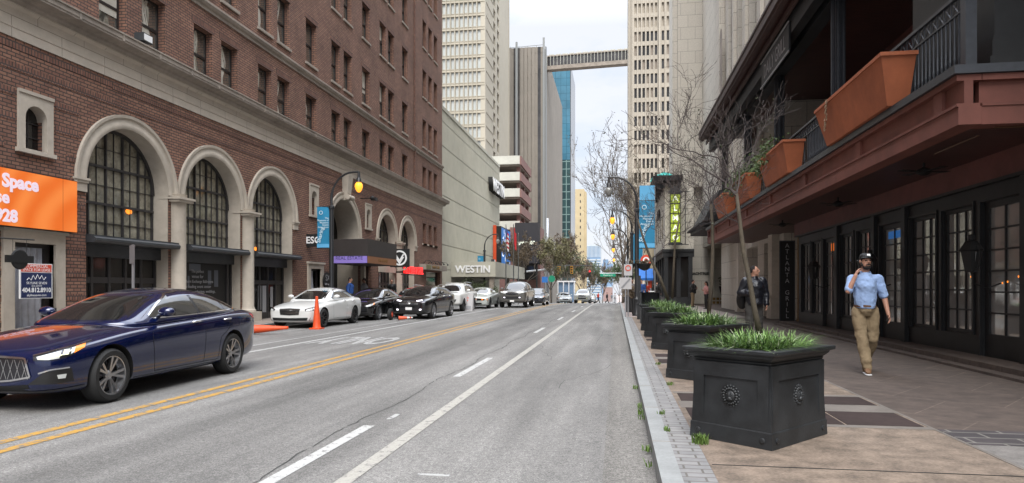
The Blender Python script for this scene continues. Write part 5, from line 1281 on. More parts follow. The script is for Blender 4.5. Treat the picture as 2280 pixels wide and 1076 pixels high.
limbtree('slender leaning tree growing from the nearest planter',pl(6.35,(1692,742),(1680,690),(1668,620),(1655,560),(1647,490),(1640,432)),(.027,.015),
 [(pl(6.35,(1640,432),(1605,400,.2),(1540,355,.4),(1470,325,.6),(1408,308,.8)),.013),(pl(6.35,(1642,440),(1600,352,-.1),(1520,335,-.2),(1440,305,-.1),(1400,312,.1)),.010),
  (pl(6.35,(1640,432),(1622,380,.3),(1600,330,.5),(1590,290,.6)),.009),(pl(6.35,(1640,432),(1650,360,.3),(1690,300,.6),(1718,262,.8)),.009),(pl(6.35,(1640,435),(1622,330),(1660,290,.3),(1700,275,.5)),.007),
  (pl(6.35,(1510,330,.4),(1512,290,.5),(1528,245,.5),(1538,212,.5)),.006),(pl(6.35,(1650,500),(1600,470,.2),(1560,450,.3)),.006)],5,90,3,.15,rmin=.0016)
limbtree('straight thin tree growing from the third planter',pl(14.5,(1577,705),(1584,640),(1587,560),(1586,500),(1583,455)),(.045,.028),
 [(pl(14.5,(1583,455),(1565,420,.3),(1530,400,.6),(1492,385,.9)),.018),(pl(14.5,(1583,455),(1580,410,.2),(1565,370,.3),(1520,345,.6),(1490,330,.8)),.016),(pl(14.5,(1585,470),(1600,420),(1612,370,.4),(1625,330,.5)),.015),
  (pl(14.5,(1583,455),(1600,400,-.4),(1560,330,-.6),(1530,290,-.6)),.012),(pl(14.5,(1586,500),(1560,470,-.3),(1540,450,-.6),(1510,440,-.8)),.010),(pl(14.5,(1585,460),(1620,440,.3),(1650,425,.5)),.010)],8,60,3,.3,rmin=.0028)
limbtree('crooked dark tree leaning left from the fourth planter',pl(18.2,(1488,668),(1470,620),(1450,580),(1432,530),(1420,490)),(.045,.024),
 [(pl(18.2,(1420,490),(1412,450,.3),(1395,420,.5),(1370,400,.8)),.018),(pl(18.2,(1432,530),(1455,480,.3),(1470,440,.5)),.014),(pl(18.2,(1450,580),(1490,540,.2),(1500,490,.3),(1495,440,.3)),.014),(pl(18.2,(1420,490),(1400,470),(1360,462,.3),(1330,455,.6)),.014)],13,60,3,.35,rmin=.0034)
limbtree('slim tree leaning right from the last planter',pl(20.6,(1497,665),(1500,600),(1503,540),(1512,490)),(.04,.025),
 [(pl(20.6,(1512,490),(1530,450,.3),(1560,425,.6),(1590,410,.8)),.018),(pl(20.6,(1512,490),(1515,450),(1500,420,.4),(1480,400,.6)),.014),(pl(20.6,(1503,540),(1475,520,.3),(1460,490,.5)),.012),(pl(20.6,(1503,530),(1530,510,.3),(1550,500,.5)),.012)],17,50,3,.35,rmin=.0034)
def bigtree(name,label,x,y,h,cr,seed,leafn,lm,depth=5,r0=.16,group=None,s=(.04,.10),spread=.55,up=.16,fork=.28,rmin=.012):
    rnd=random.Random(seed); z=gz(y)-.05; t=thing(name,label,'tree',(x,y,z),group=group)
    fz=z+h*fork; tr=crook((x,y,z),(x+rnd.gauss(0,.15),y,fz),rnd,4,.02)
    mb=MB(); mb.tube(tr,[r0,r0*.9,r0*.85,r0*.8,r0*.75],10); mb.build('trunk',['bark_far'],t,smooth=True)
    mb=MB(); tips=[]; k=rnd.randint(4,5); 
    for i in range(k+1):
        a=2*PI*i/k+rnd.random(); d=Vector((math.cos(a)*cr/h*1.5,math.sin(a)*cr/h*1.5,1.)) if i<k else Vector((0,0,1.5))
        grow(mb,tr[-1],d,h*.30,r0*.5,depth,rnd,up,tips,spread,.74,rmin=rmin)
    mb.build('crown',['bark_far'],t,norm=False)
    if leafn: lb=MB(); leafs(lb,tips,rnd,leafn,*s,.12); lb.build('leaves',[lm],t,norm=False)
bigtree('street_tree','tall bare tree with opening buds behind the right street lamps',.55,60,12.5,3.2,3,2600,'leaf_brown',5,.13,s=(.03,.07),rmin=.011)
bigtree('street_tree','bare tree with yellow green buds near the right tower foot',2.6,75,13.5,3.2,9,2600,'leaf_spring',5,.14,s=(.04,.08),rmin=.013)
bigtree('street_tree','bare tree standing farther down the right pavement',1.6,104,12,3.0,19,1500,'leaf_brown',4,.16,s=(.05,.1),rmin=.02)
for i,(x,y,h,lm,lb,n) in enumerate([(-10.3,76,7.4,'leaf_brown','twiggy brown tree in front of the ribbed slab building',1500),(-8.6,90,8.2,'leaf_spring','yellow green budding tree left of the traffic signals',3400),(-7.8,104,9.2,'leaf_brown','brown tree between the two traffic signals',2600),(-8.4,118,8.6,'leaf_green','dark green tree behind the small parked car',3600),(-6.4,135,9.2,'leaf_brown','brown budding tree above the silver van',3000),(-5.9,158,9.5,'leaf_green','dark tree near the red traffic light',3400),(-3.6,180,10,'leaf_brown','distant brown tree left of the blue office block',3000)]):
    bigtree('street_tree',lb,x,y,h,3.5,40+i,n*2,lm,5,.13,'trees along the far left pavement',s=(.06,.15),rmin=.018,fork=.22)
for i,(x,y,h,lb) in enumerate([(1.5,135,8.5,'leafy dark tree right of the crossing'),(.9,165,9,'distant green tree right of the blue office block')]):
    bigtree('street_tree',lb,x,y,h,3,60+i,3600,'leaf_green',4,.13,s=(.07,.16),rmin=.02,fork=.2)
def shrub(x,y,z,h,r,n,label,seed,mt='leaf_green'):
    rnd=random.Random(seed); t=thing('canopy_shrub',label,'shrub',(x,y,z)); mb=MB(); tips=[]
    for k in range(6): a=k; grow(mb,(x,y,z),(math.cos(a)*.5,math.sin(a)*.5,1),h*.45,.03,3,rnd,.1,tips,.6,.7,rmin=.008)
    mb.build('stems',['bark_dark'],t,norm=False); lb=MB(); leafs(lb,tips,rnd,n,.03,.07,.1); lb.build('leaves',[mt],t,norm=False)
shrub(-12.6,57.5,-.1,2.4,1,900,'dark shrub under the porte cochere beside the brick corner',1); shrub(-11.2,58,-.1,2.1,1,900,'dark shrub behind the banner lamp post',2)
# ---------------- street lamps ----------------
def street_lamp(x,y,side,lit,label,banner=None,h=6.45,reach=1.25):
    """side: +1 arm reaches +X"""
    z=gz(y)+.14; t=thing('street_lamp',label,'street lamp',(x,y,z),group='curved street lamps')
    mb=MB(); mb.lathe([(.2,0),(.2,.08),(.17,.12),(.15,.7),(.17,.75),(.12,.82),(.10,.9),(.095,h-1.75),(.13,h-1.72),(.13,h-1.62),(.075,h-1.58)],c=(x,y,z),n=14); mb.build('pole',['dark_metal'],t,smooth=40)
    pts=[(x,y,z+h-1.6)]; 
    for k in range(9):
        a=PI-(PI*.5)*k/8; pts.append((x+side*(reach*.8+reach*.8*math.cos(a)),y,z+h-1.3+1.15*math.sin(a)))
    pts.append((x+side*reach,y,z+h-.15)); mb=MB(); mb.tube(pts,[.06]*3+[.045]*8,8); xe=x+side*reach; mb.cyl((xe,y,z+h-.13),(xe,y,z+h-.42),.05,.07,10); mb.lathe([(.07,0),(.11,-.05),(.11,-.16),(.13,-.2)],c=(xe,y,z+h-.4),n=12); mb.build('arm',['dark_metal'],t,smooth=40)
    mb=MB(); mb.lathe([(.10,0),(.165,-.1),(.17,-.2),(.13,-.32),(.07,-.42),(0,-.44)],c=(xe,y,z+h-.6),n=16); mb.build('globe',['lamp_lit' if lit else 'lamp_grey'],t,smooth=True)
    return t
def banner(name,x0,x1,y,z0,z1,label,flip=False,text_=True):
    t=thing(name,label,'banner',((x0+x1)/2,y,z0))
    MB().grid(lambda u,v:(x0+u*(x1-x0),y+.02*math.sin(v*5+u*2),z0+v*(z1-z0)),6,12).build('cloth',['banner_blue'],t,smooth=True)
    mb=MB(); mb.cyl((min(x0,x1)-.05,y,z1+.01),(max(x0,x1)+.05,y,z1+.01),.015,n=6); mb.cyl((min(x0,x1)-.05,y,z0-.01),(max(x0,x1)+.05,y,z0-.01),.015,n=6); mb.build('rod',['dark_metal'],t)
    if text_:
        cx=(x0+x1)/2; w_=abs(x1-x0); H=z1-z0; mb=MB(); mb.lathe([(.065*w_/.6,0),(.09*w_/.6,-.004),(.09*w_/.6,-.008),(.065*w_/.6,-.008)],c=(cx-.18*w_,y-.03,z1-.14*H),n=16,axis='y',loop=True); mb.build('emblem',['banner_ink'],t)
        for k,s_ in enumerate(['PEACHTREE','The','Museums of','Museums','Events','Attractions']):
            if k: text(s_,.115*w_/.62,'lettering','banner_ink',t,FY(x0+w_*.93,y-.035,z1-(.22+.055*k)*H),.001,align='RIGHT',bold=.002)
        text('Sharing',.26*w_/.62,'lettering','banner_ink',t,Matrix.Translation((cx-.22*w_,y-.035,z0+.32*H))@Matrix.Rotation(R(90),4,'X')@Matrix.Rotation(R(75),4,'Z'),.001,bold=.004)
        bb_=MB(); bb_.box(x0+.002,x1-.002,y-.034,y-.03,z0+.02,z0+.10*H); bb_.build('pale_band',['banner_light'],t)
    return t
street_lamp(-12.3,27.9,1,True,'left street lamp glowing amber beside the entrance marquee')
banner('street_banner',-12.96,-12.38,27.9,3.15,4.95,'blue event banner on the left lamp before the brick hotel')
street_lamp(-12.1,61.5,1,False,'unlit street lamp in front of the porte cochere')
banner('street_banner',-12.75,-12.2,61.5,2.35,4.35,'small blue banner on the lamp at the porte cochere')
street_lamp(.92,31,-1,False,'nearest right street lamp with unlit grey globe',h=6.45)
banner('street_banner',1.03,1.72,31,3.2,5.35,'blue event banner on the nearest right street lamp')
t=thing('street_banner','pale blue upper banner standing high behind the blue banner','banner',(1.5,40,6)); MB().box(1.35,2.2,39.9,40,5.9,7.35).build('cloth',['banner_light'],t); MB().cyl((2.22,39.95,.1),(2.22,39.95,7.35),.03,n=6).build('post',['steel'],t)
street_lamp(1.0,44.5,-1,True,'second right street lamp glowing amber'); street_lamp(.97,58,-1,True,'third right street lamp glowing amber'); street_lamp(.95,76,-1,True,'fourth right street lamp glowing amber',h=6.6); street_lamp(.93,98,-1,True,'farthest right street lamp glowing amber',h=6.9)
banner('street_banner',1.1,1.7,44.5,3.0,4.9,'narrow blue banner on the second right street lamp',text_=False)
# hanging basket and bracket on the nearest right lamp
hb=thing('hanging_basket','dark hanging basket halfway up the nearest right lamp','basket',(1.2,30.9,2.3))
MB().lathe([(0,-.28),(.18,-.22),(.3,0),(.3,.05)],c=(1.25,30.85,2.45),n=12).lathe([(0,-.28),(.14,-.22),(.22,0),(.22,.05)],c=(.62,30.85,2.45),n=12).build('bowl',['black'],hb); rr=random.Random(1); mb=MB(); leafs(mb,[Vector((1.25+rr.gauss(0,.13),30.85+rr.gauss(0,.13),2.52+rr.random()*.1)) for _ in range(30)]+[Vector((.62+rr.gauss(0,.1),30.85+rr.gauss(0,.1),2.5+rr.random()*.1)) for _ in range(20)],rr,300,.03,.06,.04); mb.build('foliage',['leaf_brown'],hb,norm=False)
# ---------------- signs on posts ----------------
def postsign(x,y,z0,z1,w_,h_,mt,label,postmt='sign_grey',cat='sign',tilt=0):
    t=thing('post_sign',label,cat,(x,y,gz(y)+.14)); MB().box(x-.03,x+.03,y,y+.04,gz(y)+.13,z1).build('post',[postmt],t)
    mb=MB(); c,s=math.cos(tilt),math.sin(tilt); pts=[(-w_/2,z0),(w_/2,z0),(w_/2,z0+h_),(-w_/2,z0+h_)]
    mb.poly(pts,lambda a,b:(x+a*c,y-.02-a*s,b),.006,(0,-1,0)); p=mb.build('plate',[mt],t); return t,p
postsign(-12.5,15.9,2.05,2.55,.30,.48,'sign_grey','grey back of a parking sign behind the blue sedan',tilt=.5)
t,p=postsign(.52,30.2,1.95,2.7,.36,.50,'paper_white','white restriction sign with red ring near hanging basket'); mb=MB(); mb.lathe([(.09,0),(.13,-.004),(.13,-.008),(.09,-.008)],c=(.52,30.165,2.28),n=16,axis='y',loop=True); mb.build('ring',['sign_red'],p)
t,p=postsign(.40,29.6,1.35,1.95,.52,.50,'paper_white','white square notice lower on the near right kerb'); mb=MB(); mb.add([(.2,29.565,1.42),(.27,29.565,1.38),(.62,29.565,1.78),(.56,29.565,1.82)],[(0,1,2,3)]); mb.build('stroke',['sign_grey'],p)
t=thing('round_red_sign','orange red circular sign beyond the hanging basket','sign',(1.6,36,2.6)); MB().lathe([(0,0),(.29,0),(.29,-.05),(0,-.05)],c=(1.55,36,2.85),n=20,axis='y').build('disc',['sign_red'],t); MB().lathe([(.10,0),(.17,-.004),(.17,-.01),(.10,-.01)],c=(1.55,35.94,2.85),n=16,axis='y',loop=True).build('ring',['white_sign'],t); MB().cyl((1.55,36.05,.1),(1.55,36.05,2.5),.03,n=6).build('post',['dark_metal'],t)
# ---------------- litter bin, pots, bollards ----------------
lb=thing('litter_bin','black litter bin with curved hood behind the last planter','litter bin',(1.2,24.8,.14))
MB().box(.86,1.56,24.5,25.1,.14,.80).box(.84,1.58,24.48,25.12,.80,.84).build('body',['planter_paint'],lb)
mb=MB(); mb.box(.86,.9,24.5,25.1,.84,1.25); mb.box(1.52,1.56,24.5,25.1,.84,1.25); n=10; vs=[]
for k in range(n+1): u=-1+2*k/n; z=1.25+.09*(1-u*u); vs+=[(1.21+u*.37,24.46,z),(1.21+u*.37,25.14,z)]
mb.add(vs,[(2*k,2*k+2,2*k+3,2*k+1) for k in range(n)]); mb.add([(a,b_,c+.03) for a,b_,c in vs],[(2*k,2*k+1,2*k+3,2*k+2) for k in range(n)]); mb.box(.88,1.54,25.04,25.08,.84,1.24); mb.build('hood',['planter_paint'],lb)
MB().box(1.16,1.34,24.45,24.46,1.27,1.3).build('label_plate',['white_sign'],lb)
def pot(x,y,r,h,label,leaf):
    z=gz(y)+.14; t=thing('street_pot',label,'pot',(x,y,z),group='dark pots and posts along the far kerb'); MB().lathe([(r*.75,0),(r*.85,.05),(r*.95,h*.6),(r*1.1,h*.93),(r*1.15,h),(r,h)],c=(x,y,z),n=16).build('bowl',['iron_dull'],t,smooth=40)
    rr=random.Random(int(y*7)); mb=MB(); leafs(mb,[Vector((x+rr.gauss(0,r*.5),y+rr.gauss(0,r*.5),z+h+rr.random()*leaf)) for _ in range(60)],rr,420,.02,.06,.05); mb.build('plant',['leaf_brown'],t,norm=False)
pot(.92,32.5,.22,.75,'nearest round dark pot beside the lamp foot',.5); pot(.72,35.6,.3,.8,'round dark pot beyond the nearest right lamp',.6); pot(.75,38.6,.3,.8,'farther round dark pot near the kerb',.7)
bo=thing('bollard','short square dark post between litter bin and pots','bollard',(.92,27.6,.14)); MB().box(.83,1.01,27.5,27.68,.14,.75).box(.81,1.03,27.48,27.70,.75,.8).build('post_body',['iron_dull'],bo); MB().box(.86,.98,27.53,27.65,.8,1.9).build('upright',['dark_metal'],bo)
tp=thing('tall_urn','tall black tapered urn with clipped shrub beside limestone column','urn',(9,55,0)); MB().lathe([(.28,0),(.36,.3),(.62,1.5),(.6,1.52)],c=(8.55,54.5,0),n=4).build('urn',['black'],tp); mb=MB(); rr=random.Random(4); leafs(mb,[Vector((8.55+rr.gauss(0,.2),54.5+rr.gauss(0,.2),1.6+rr.random()*.9)) for _ in range(120)],rr,1100,.05,.1,.08); mb.build('shrub',['leaf_small'],tp,norm=False)
# ---------------- cones, board, wheel ----------------
mat('cone_white',(.6,.58,.55),.6)
def cone(x,y,label,lying=None,h=1.12):
    t=thing('traffic_cone',label,'traffic cone',(x,y,.004),world=False); mb=MB()
    prof=[(.15,.04),(.13,.08),(.12,.3),(.05,h-.12),(.045,h-.05),(.05,h-.02),(.02,h)]; mb.lathe(prof,n=18); mb.build('cone_body',['orange_cone'],t,smooth=40)
    mb=MB(); mb.lathe([(.078,.66),(.086,.62),(.066,.82),(.058,.86)][:2]+[(.068,.80)],n=18); mb.lathe([(.06,.9),(.046,1.0)],n=18); mb.build('reflective_band',['cone_white'],t)
    MB().box(-.19,.19,-.19,.19,0,.045).build('base',['orange_cone' if not lying else 'rubber'],t)
    if lying: t.location=lying[0]; t.rotation_euler=lying[1]; t.scale=(.62,.62,.62) if h<1 else (1,1,1)
    return t
cone(-10.12,21.75,'upright orange traffic cone in front of the white sedan')
cone(0,0,'fallen orange cone lying behind the blue sedan',((-10.95,18.98,.16),(R(88),0,R(103))))
cone(0,0,'small fallen cone under the black crossover',((-9.3,28.0,.10),(R(88),0,R(100))),h=.9)
bd=thing('sandwich_board','white folding pavement board with red diamond emblem','sandwich board',(-8.95,40.3,0))
mb=MB(); 
for sg in (-1,1): mb.add([(-9.3,40.3+sg*.3,0),(-8.62,40.3+sg*.3,0),(-8.62,40.3+sg*.02,1.05),(-9.3,40.3+sg*.02,1.05),(-9.3,40.3+sg*.27,0),(-8.62,40.3+sg*.27,0),(-8.62,40.3+sg*.0,1.05),(-9.3,40.3+sg*.0,1.05)],[(0,1,2,3),(4,7,6,5),(0,4,5,1),(1,5,6,2),(2,6,7,3),(3,7,4,0)])
mb.build('board',['paper_white'],bd)
mb=MB(); mb.add([(-9.08,40.195,.72),(-8.96,40.15,.58+.0),(-8.84,40.195,.72),(-8.96,40.22,.86)],[(0,1,2,3)]); mb.build('emblem',['sign_red'],bd)
mb=MB(); mb.add([(-9.2,39.99,.12),(-8.72,39.99,.12),(-8.72,40.04,.3),(-9.2,40.04,.3)],[(0,1,2,3)]); mb.build('print',['sign_grey'],bd)
rw=thing('loose_wheel','small wheel with bright red hub standing at the dark coupe','wheel',(-9.8,27.9,0))
MB().lathe([(.13,-.08),(.22,-.08),(.25,-.05),(.25,.05),(.22,.08),(.13,.08)],c=(-9.75,28.3,.25),n=24,axis='x',loop=True).build('tyre',['rubber'],rw,smooth=40); MB().lathe([(0,.06),(.05,.08),(.06,.05),(.13,.07),(.15,.06),(.13,-.06)],c=(-9.75,28.3,.25),n=20,axis='x').build('hub',['neon_red'] if False else ['sign_red'],rw,smooth=40)
# ---------------- traffic signals ----------------
def signal(x,y,z,col,label,mt='traffic_yellow'):
    t=thing('traffic_signal',label,'traffic light',(x,y,z)); MB().box(x-.18,x+.18,y,y+.3,z-.55,z+.55).build('housing',[mt],t)
    for k in range(3):
        MB().lathe([(0,0),(.12,0),(.13,-.02)],c=(x,y-.0,z+.34-.34*k),n=12,axis='y').build('lens',['light_red' if (k==0 and col) else 'black'],t)
signal(-7.9,94,3.85,False,'left yellow traffic signal hanging over the far road'); signal(-6.2,95,3.9,False,'right yellow traffic signal hanging over the far road'); signal(-4.25,110,3.7,True,'traffic signal showing red over the far road','black'); signal(1.1,100,2.2,True,'low signal showing red at the far right kerb','black')
sg=thing('signal_mast','steel mast with long arm carrying signals and street name','signal mast',(-9.6,95,-1))
mb=MB(); mb.lathe([(.22,0),(.17,8.5),(.15,12)],c=(-9.4,93,-1),n=12); mb.build('mast',['steel'],sg,smooth=True); MB().tube([(-9.4,94.2,4.5),(-4,95.2,4.5),(-3,95.5,4.45)],[.07,.05,.04],6).build('arm',['dark_metal'],sg); MB().tube([(-12.2,92,3.6),(-9.2,92,3.9)],.12,8).build('side_arm',['white_sign'],sg)
MB().box(-7.5,-6.9,94,94.05,4.0,4.5).build('plate',['sign_grey'],sg)
sn=thing('street_name_sign','green hanging street name sign over the far crossing','street sign',(-1.7,112,3.2)); MB().box(-2.6,-.1,112,112.05,3.2,3.65).build('board',['green_sign'],sn); MB().tube([(-2.7,112.1,3.75),(1.2,112.1,3.75),(1.2,112.1,-1.2)],.06,6).build('mast',['steel'],sn); text('Peachtree St',.3,'lettering','white_sign',sn,FY(-1.35,111.99,3.42),.002)
# small signs at the canopy foot
for nm,x,y,z,mt,w_,lab in [('square_sign',-8.0,76,2.3,'led_blue',.65,'blue square parking sign by the canopy end'),('round_green_sign',-7.2,76,2.4,'green_sign',.5,'green round sign by the canopy end')]:
    t=thing(nm,lab,'sign',(x,y,z)); (MB().box(x-w_/2,x+w_/2,y,y+.06,z-w_/2,z+w_/2) if w_>.6 else MB().lathe([(0,0),(.38,0),(.38,-.05),(0,-.05)],c=(x,y,z),n=18,axis='y')).build('plate',[mt],t); MB().cyl((x,y+.08,-.6),(x,y+.08,z),.04,n=6).build('post',['dark_metal'],t)
mk=thing('glass_kiosk','white framed shelter standing under the far left trees','shelter',(-6.4,100,-1)); mb=MB()
for x in (-8.6,-7.8,-7.0,-6.2): mb.box(x,x+.12,100,100.1,-1,2.2)
mb.box(-8.7,-6,100,101,2.2,2.4); mb.build('frame',['white_sign'],mk); MB().box(-8.6,-6.1,100.3,100.35,-.8,2.2).build('pane',['pale_blue'],mk)
# ---------------- vehicles ----------------
def carpaint(name,col,metal=.35,rough=.25):
    m=mat(name,col,rough,metal,coat=1.0,spec=.5); return name
carpaint('paint_blue',(.0022,.007,.046),.25,.14); carpaint('paint_white',(.66,.66,.64),.0,.3); carpaint('paint_black',(.006,.006,.007),.1,.2); carpaint('paint_silver',(.40,.42,.41),.35,.3); carpaint('paint_pale',(.50,.53,.50),.2,.3); carpaint('paint_grey',(.12,.115,.105),.4,.3); carpaint('paint_charcoal',(.03,.033,.045),.4,.25)
def loft(secs,sub=2):
    """secs: list of half-sections [(x,z)...] with y; mirrored and closed at both ends, then subdivided"""
    mb=MB(); n=len(secs[0][1]); N2=2*n-2
    vs=[]
    for y,s in secs:
        full=[(x,z) for x,z in s]+[(-x,z) for x,z in s[-2:0:-1]]
        vs+=[(x,y,z) for x,z in full]
    k=len(secs); fs=[(i*N2+j,i*N2+(j+1)%N2,(i+1)*N2+(j+1)%N2,(i+1)*N2+j) for i in range(k-1) for j in range(N2)]
    def cap(b_):
        for j in range(n-1):
            a_,c=j,j+1; d,e=(N2-c)%N2,(N2-a_)%N2
            q=[b_+a_,b_+c,b_+d,b_+e]; q=list(dict.fromkeys(q))
            if len(q)>2: fs.append(tuple(q))
    cap(0); cap((k-1)*N2); mb.add(vs,fs); return mb
def tree_of(o):
    me=o.data; return BVHTree.FromPolygons([v.co[:] for v in me.vertices],[p.vertices[:] for p in me.polygons])
def lerpline(pts,t):
    L_=[0]; 
    for a,b_ in zip(pts,pts[1:]): L_.append(L_[-1]+math.dist(a,b_))
    d=t*L_[-1]
    for i in range(len(pts)-1):
        if d<=L_[i+1]+1e-9:
            u=(d-L_[i])/max(L_[i+1]-L_[i],1e-9); return tuple(p+(q-p)*u for p,q in zip(pts[i],pts[i+1]))
    return pts[-1]
class Proj:
    def __init__(s,trees): s.t=trees
    def hit(s,o,d):
        best=None
        for t in s.t:
            h=t.ray_cast(Vector(o),Vector(d))
            if h[0] is not None and (best is None or h[3]<best[3]): best=h
        return best
    def patch(s,name,mt,parent,view,top,bot,off=.004,nx=10,ny=4,mirror=True,smooth=True,sx=1):
        """ruled patch laid on the skin; view: side|front|rear|corner, coordinates (a,z)"""
        res=[]
        for sg in ((1,-1) if mirror else (sx,)):
            if view=='side': O=lambda a,z:(sg*3,a,z); d=(-sg,0,0)
            elif view=='front': O=lambda a,z:(sg*a,-3,z); d=(0,1,0)
            elif view=='rear': O=lambda a,z:(sg*a,9,z); d=(0,-1,0)
            elif view=='top': O=lambda a,z:(sg*a,z,3); d=(0,0,-1)
            elif view=='corner': # a measured along the diagonal, from the nose round to the flank
                q=Vector((.62,-.78,0)); e=Vector((.78,.62,0)); O=lambda a,z,q=q,e=e:(sg*(e*a+q*4).x,(e*a+q*4).y,z); d=(-sg*q.x,-q.y,0)
            elif view=='rcorner':
                q=Vector((.62,.78,0)); e=Vector((.78,-.62,0)); O=lambda a,z,q=q,e=e:(sg*(e*a+q*9).x,(e*a+q*9).y,z); d=(-sg*q.x,-q.y,0)
            d=Vector(d); mb=MB(); P={}; ok=True
            for j in range(ny+1):
                for i in range(nx+1):
                    t_=lerpline(top,i/nx); b_=lerpline(bot,i/nx); a=t_[0]+(b_[0]-t_[0])*j/ny; z=t_[1]+(b_[1]-t_[1])*j/ny
                    h=s.hit(O(a,z),d)
                    P[i,j]=(h[0]-d*off) if h else None
            idx={}; vs=[]
            for k,v in P.items():
                if v is not None: idx[k]=len(vs); vs.append(v)
            fs=[]
            for j in range(ny):
                for i in range(nx):
                    q=[(i,j),(i+1,j),(i+1,j+1),(i,j+1)]
                    if all(k in idx for k in q): fs.append(tuple(idx[k] for k in q))
            if not fs: continue
            mb.add(vs,fs); res.append(mb.build(name,[mt],parent,smooth=smooth))
        return res
    def line(s,name,mt,parent,view,pts,w_,off=.005,n=16,**k):
        L_=[]; 
        nrm=[]
        for i in range(n+1):
            a=lerpline(pts,i/n); a1=lerpline(pts,min(1,i/n+.02)); a0=lerpline(pts,max(0,i/n-.02)); dx,dz=a1[0]-a0[0],a1[1]-a0[1]; l=math.hypot(dx,dz) or 1; nrm.append((a,(-dz/l,dx/l)))
        top=[(a[0]+q[0]*w_/2,a[1]+q[1]*w_/2) for a,q in nrm]; bot=[(a[0]-q[0]*w_/2,a[1]-q[1]*w_/2) for a,q in nrm]
        return s.patch(name,mt,parent,view,top,bot,off,n,1,**k)
def wheelset(t,W,ys,r,rimmt,style,tw=.22):
    for y in ys:
        for sg in (1,-1):
            x=sg*(W/2-tw/2-.015); M4=Matrix.Translation((x,y,r))@Matrix.Rotation(0 if sg>0 else PI,4,'Z')
            mb=MB(); mb.M=M4; mb.lathe([(0,-.06),(r*.5,-.06),(r*.5,.02),(0,.02)],n=20,axis='x'); w_=mb.build('wheel',['chrome_dark'],t)
            mb=MB(); mb.M=M4; R2=r*.70; h=tw/2
            mb.lathe([(R2,-h),(r*.9,-h),(r*.985,-h*.75),(r,-h*.3),(r,h*.3),(r*.985,h*.75),(r*.9,h),(R2+.012,h),(R2,h*.85)],n=36,axis='x',loop=True); mb.build('tyre',['rubber'],w_,smooth=40)
            mb=MB(); mb.M=M4
            mb.lathe([(R2-.012,h*.2),(R2-.006,h*.88),(R2+.006,h*.92),(R2,-h*.9),(R2-.02,-h*.9),(R2-.02,h*.1)],n=36,axis='x',loop=True)
            mb.lathe([(0,h*.62),(.035,h*.62),(.045,h*.55),(.06,h*.45),(.06,h*.1)],n=16,axis='x')
            ns=5
            for k in range(ns):
                for dd in ((-.16,.16) if style=='double' else ((0,),)[0]):
                    a=2*PI*k/ns+dd*.5; b_=2*PI*k/ns+dd*1.25; wd=.018 if style=='double' else .035
                    c1,s1,c2,s2=math.cos(a),math.sin(a),math.cos(b_),math.sin(b_); p0=Vector((h*.55,.04*c1,.04*s1)); p1=Vector((h*.78,(R2-.008)*c2,(R2-.008)*s2)); nn=Vector((0,-(s1+s2)/2,(c1+c2)/2)).normalized()*wd; dp=Vector((-.03,0,0))
                    mb.add([p0-nn*.7,p0+nn*.7,p1+nn,p1-nn,p0-nn*.7+dp,p0+nn*.7+dp,p1+nn+dp,p1-nn+dp],[(0,1,2,3),(4,7,6,5),(0,4,5,1),(1,5,6,2),(2,6,7,3),(3,7,4,0)])
            mb.build('rim',[rimmt],w_,smooth=30)
            mb=MB(); mb.M=M4; mb.lathe([(0,h*.05),(R2-.02,h*.05),(R2-.02,-.01),(0,-.01)],n=24,axis='x'); mb.build('brake_disc',['under'],w_)
def secfn(hw,zb,zs,zt,r=.06):
    return [(0,zt),(.55*hw,zt-.25*(zt-zs)*.6),(.86*hw,zt-.62*(zt-zs)),(.965*hw,zs-.01),(hw,zs-.10),(.992*hw,(zs+zb)*.5),(hw*.975,zb+.12),(hw*.93,zb),(0,zb)]
def roofsec(hb,zb,ht,zr):
    zr=max(zr,zb+.012); d=zr-zb
    return [(0,zr),(.6*ht,zr-.05*d),(ht,zr-.16*d),(ht+(hb-ht)*.45,zb+d*.5),(hb,zb),(hb,zb-.08),(0,zb-.08)]
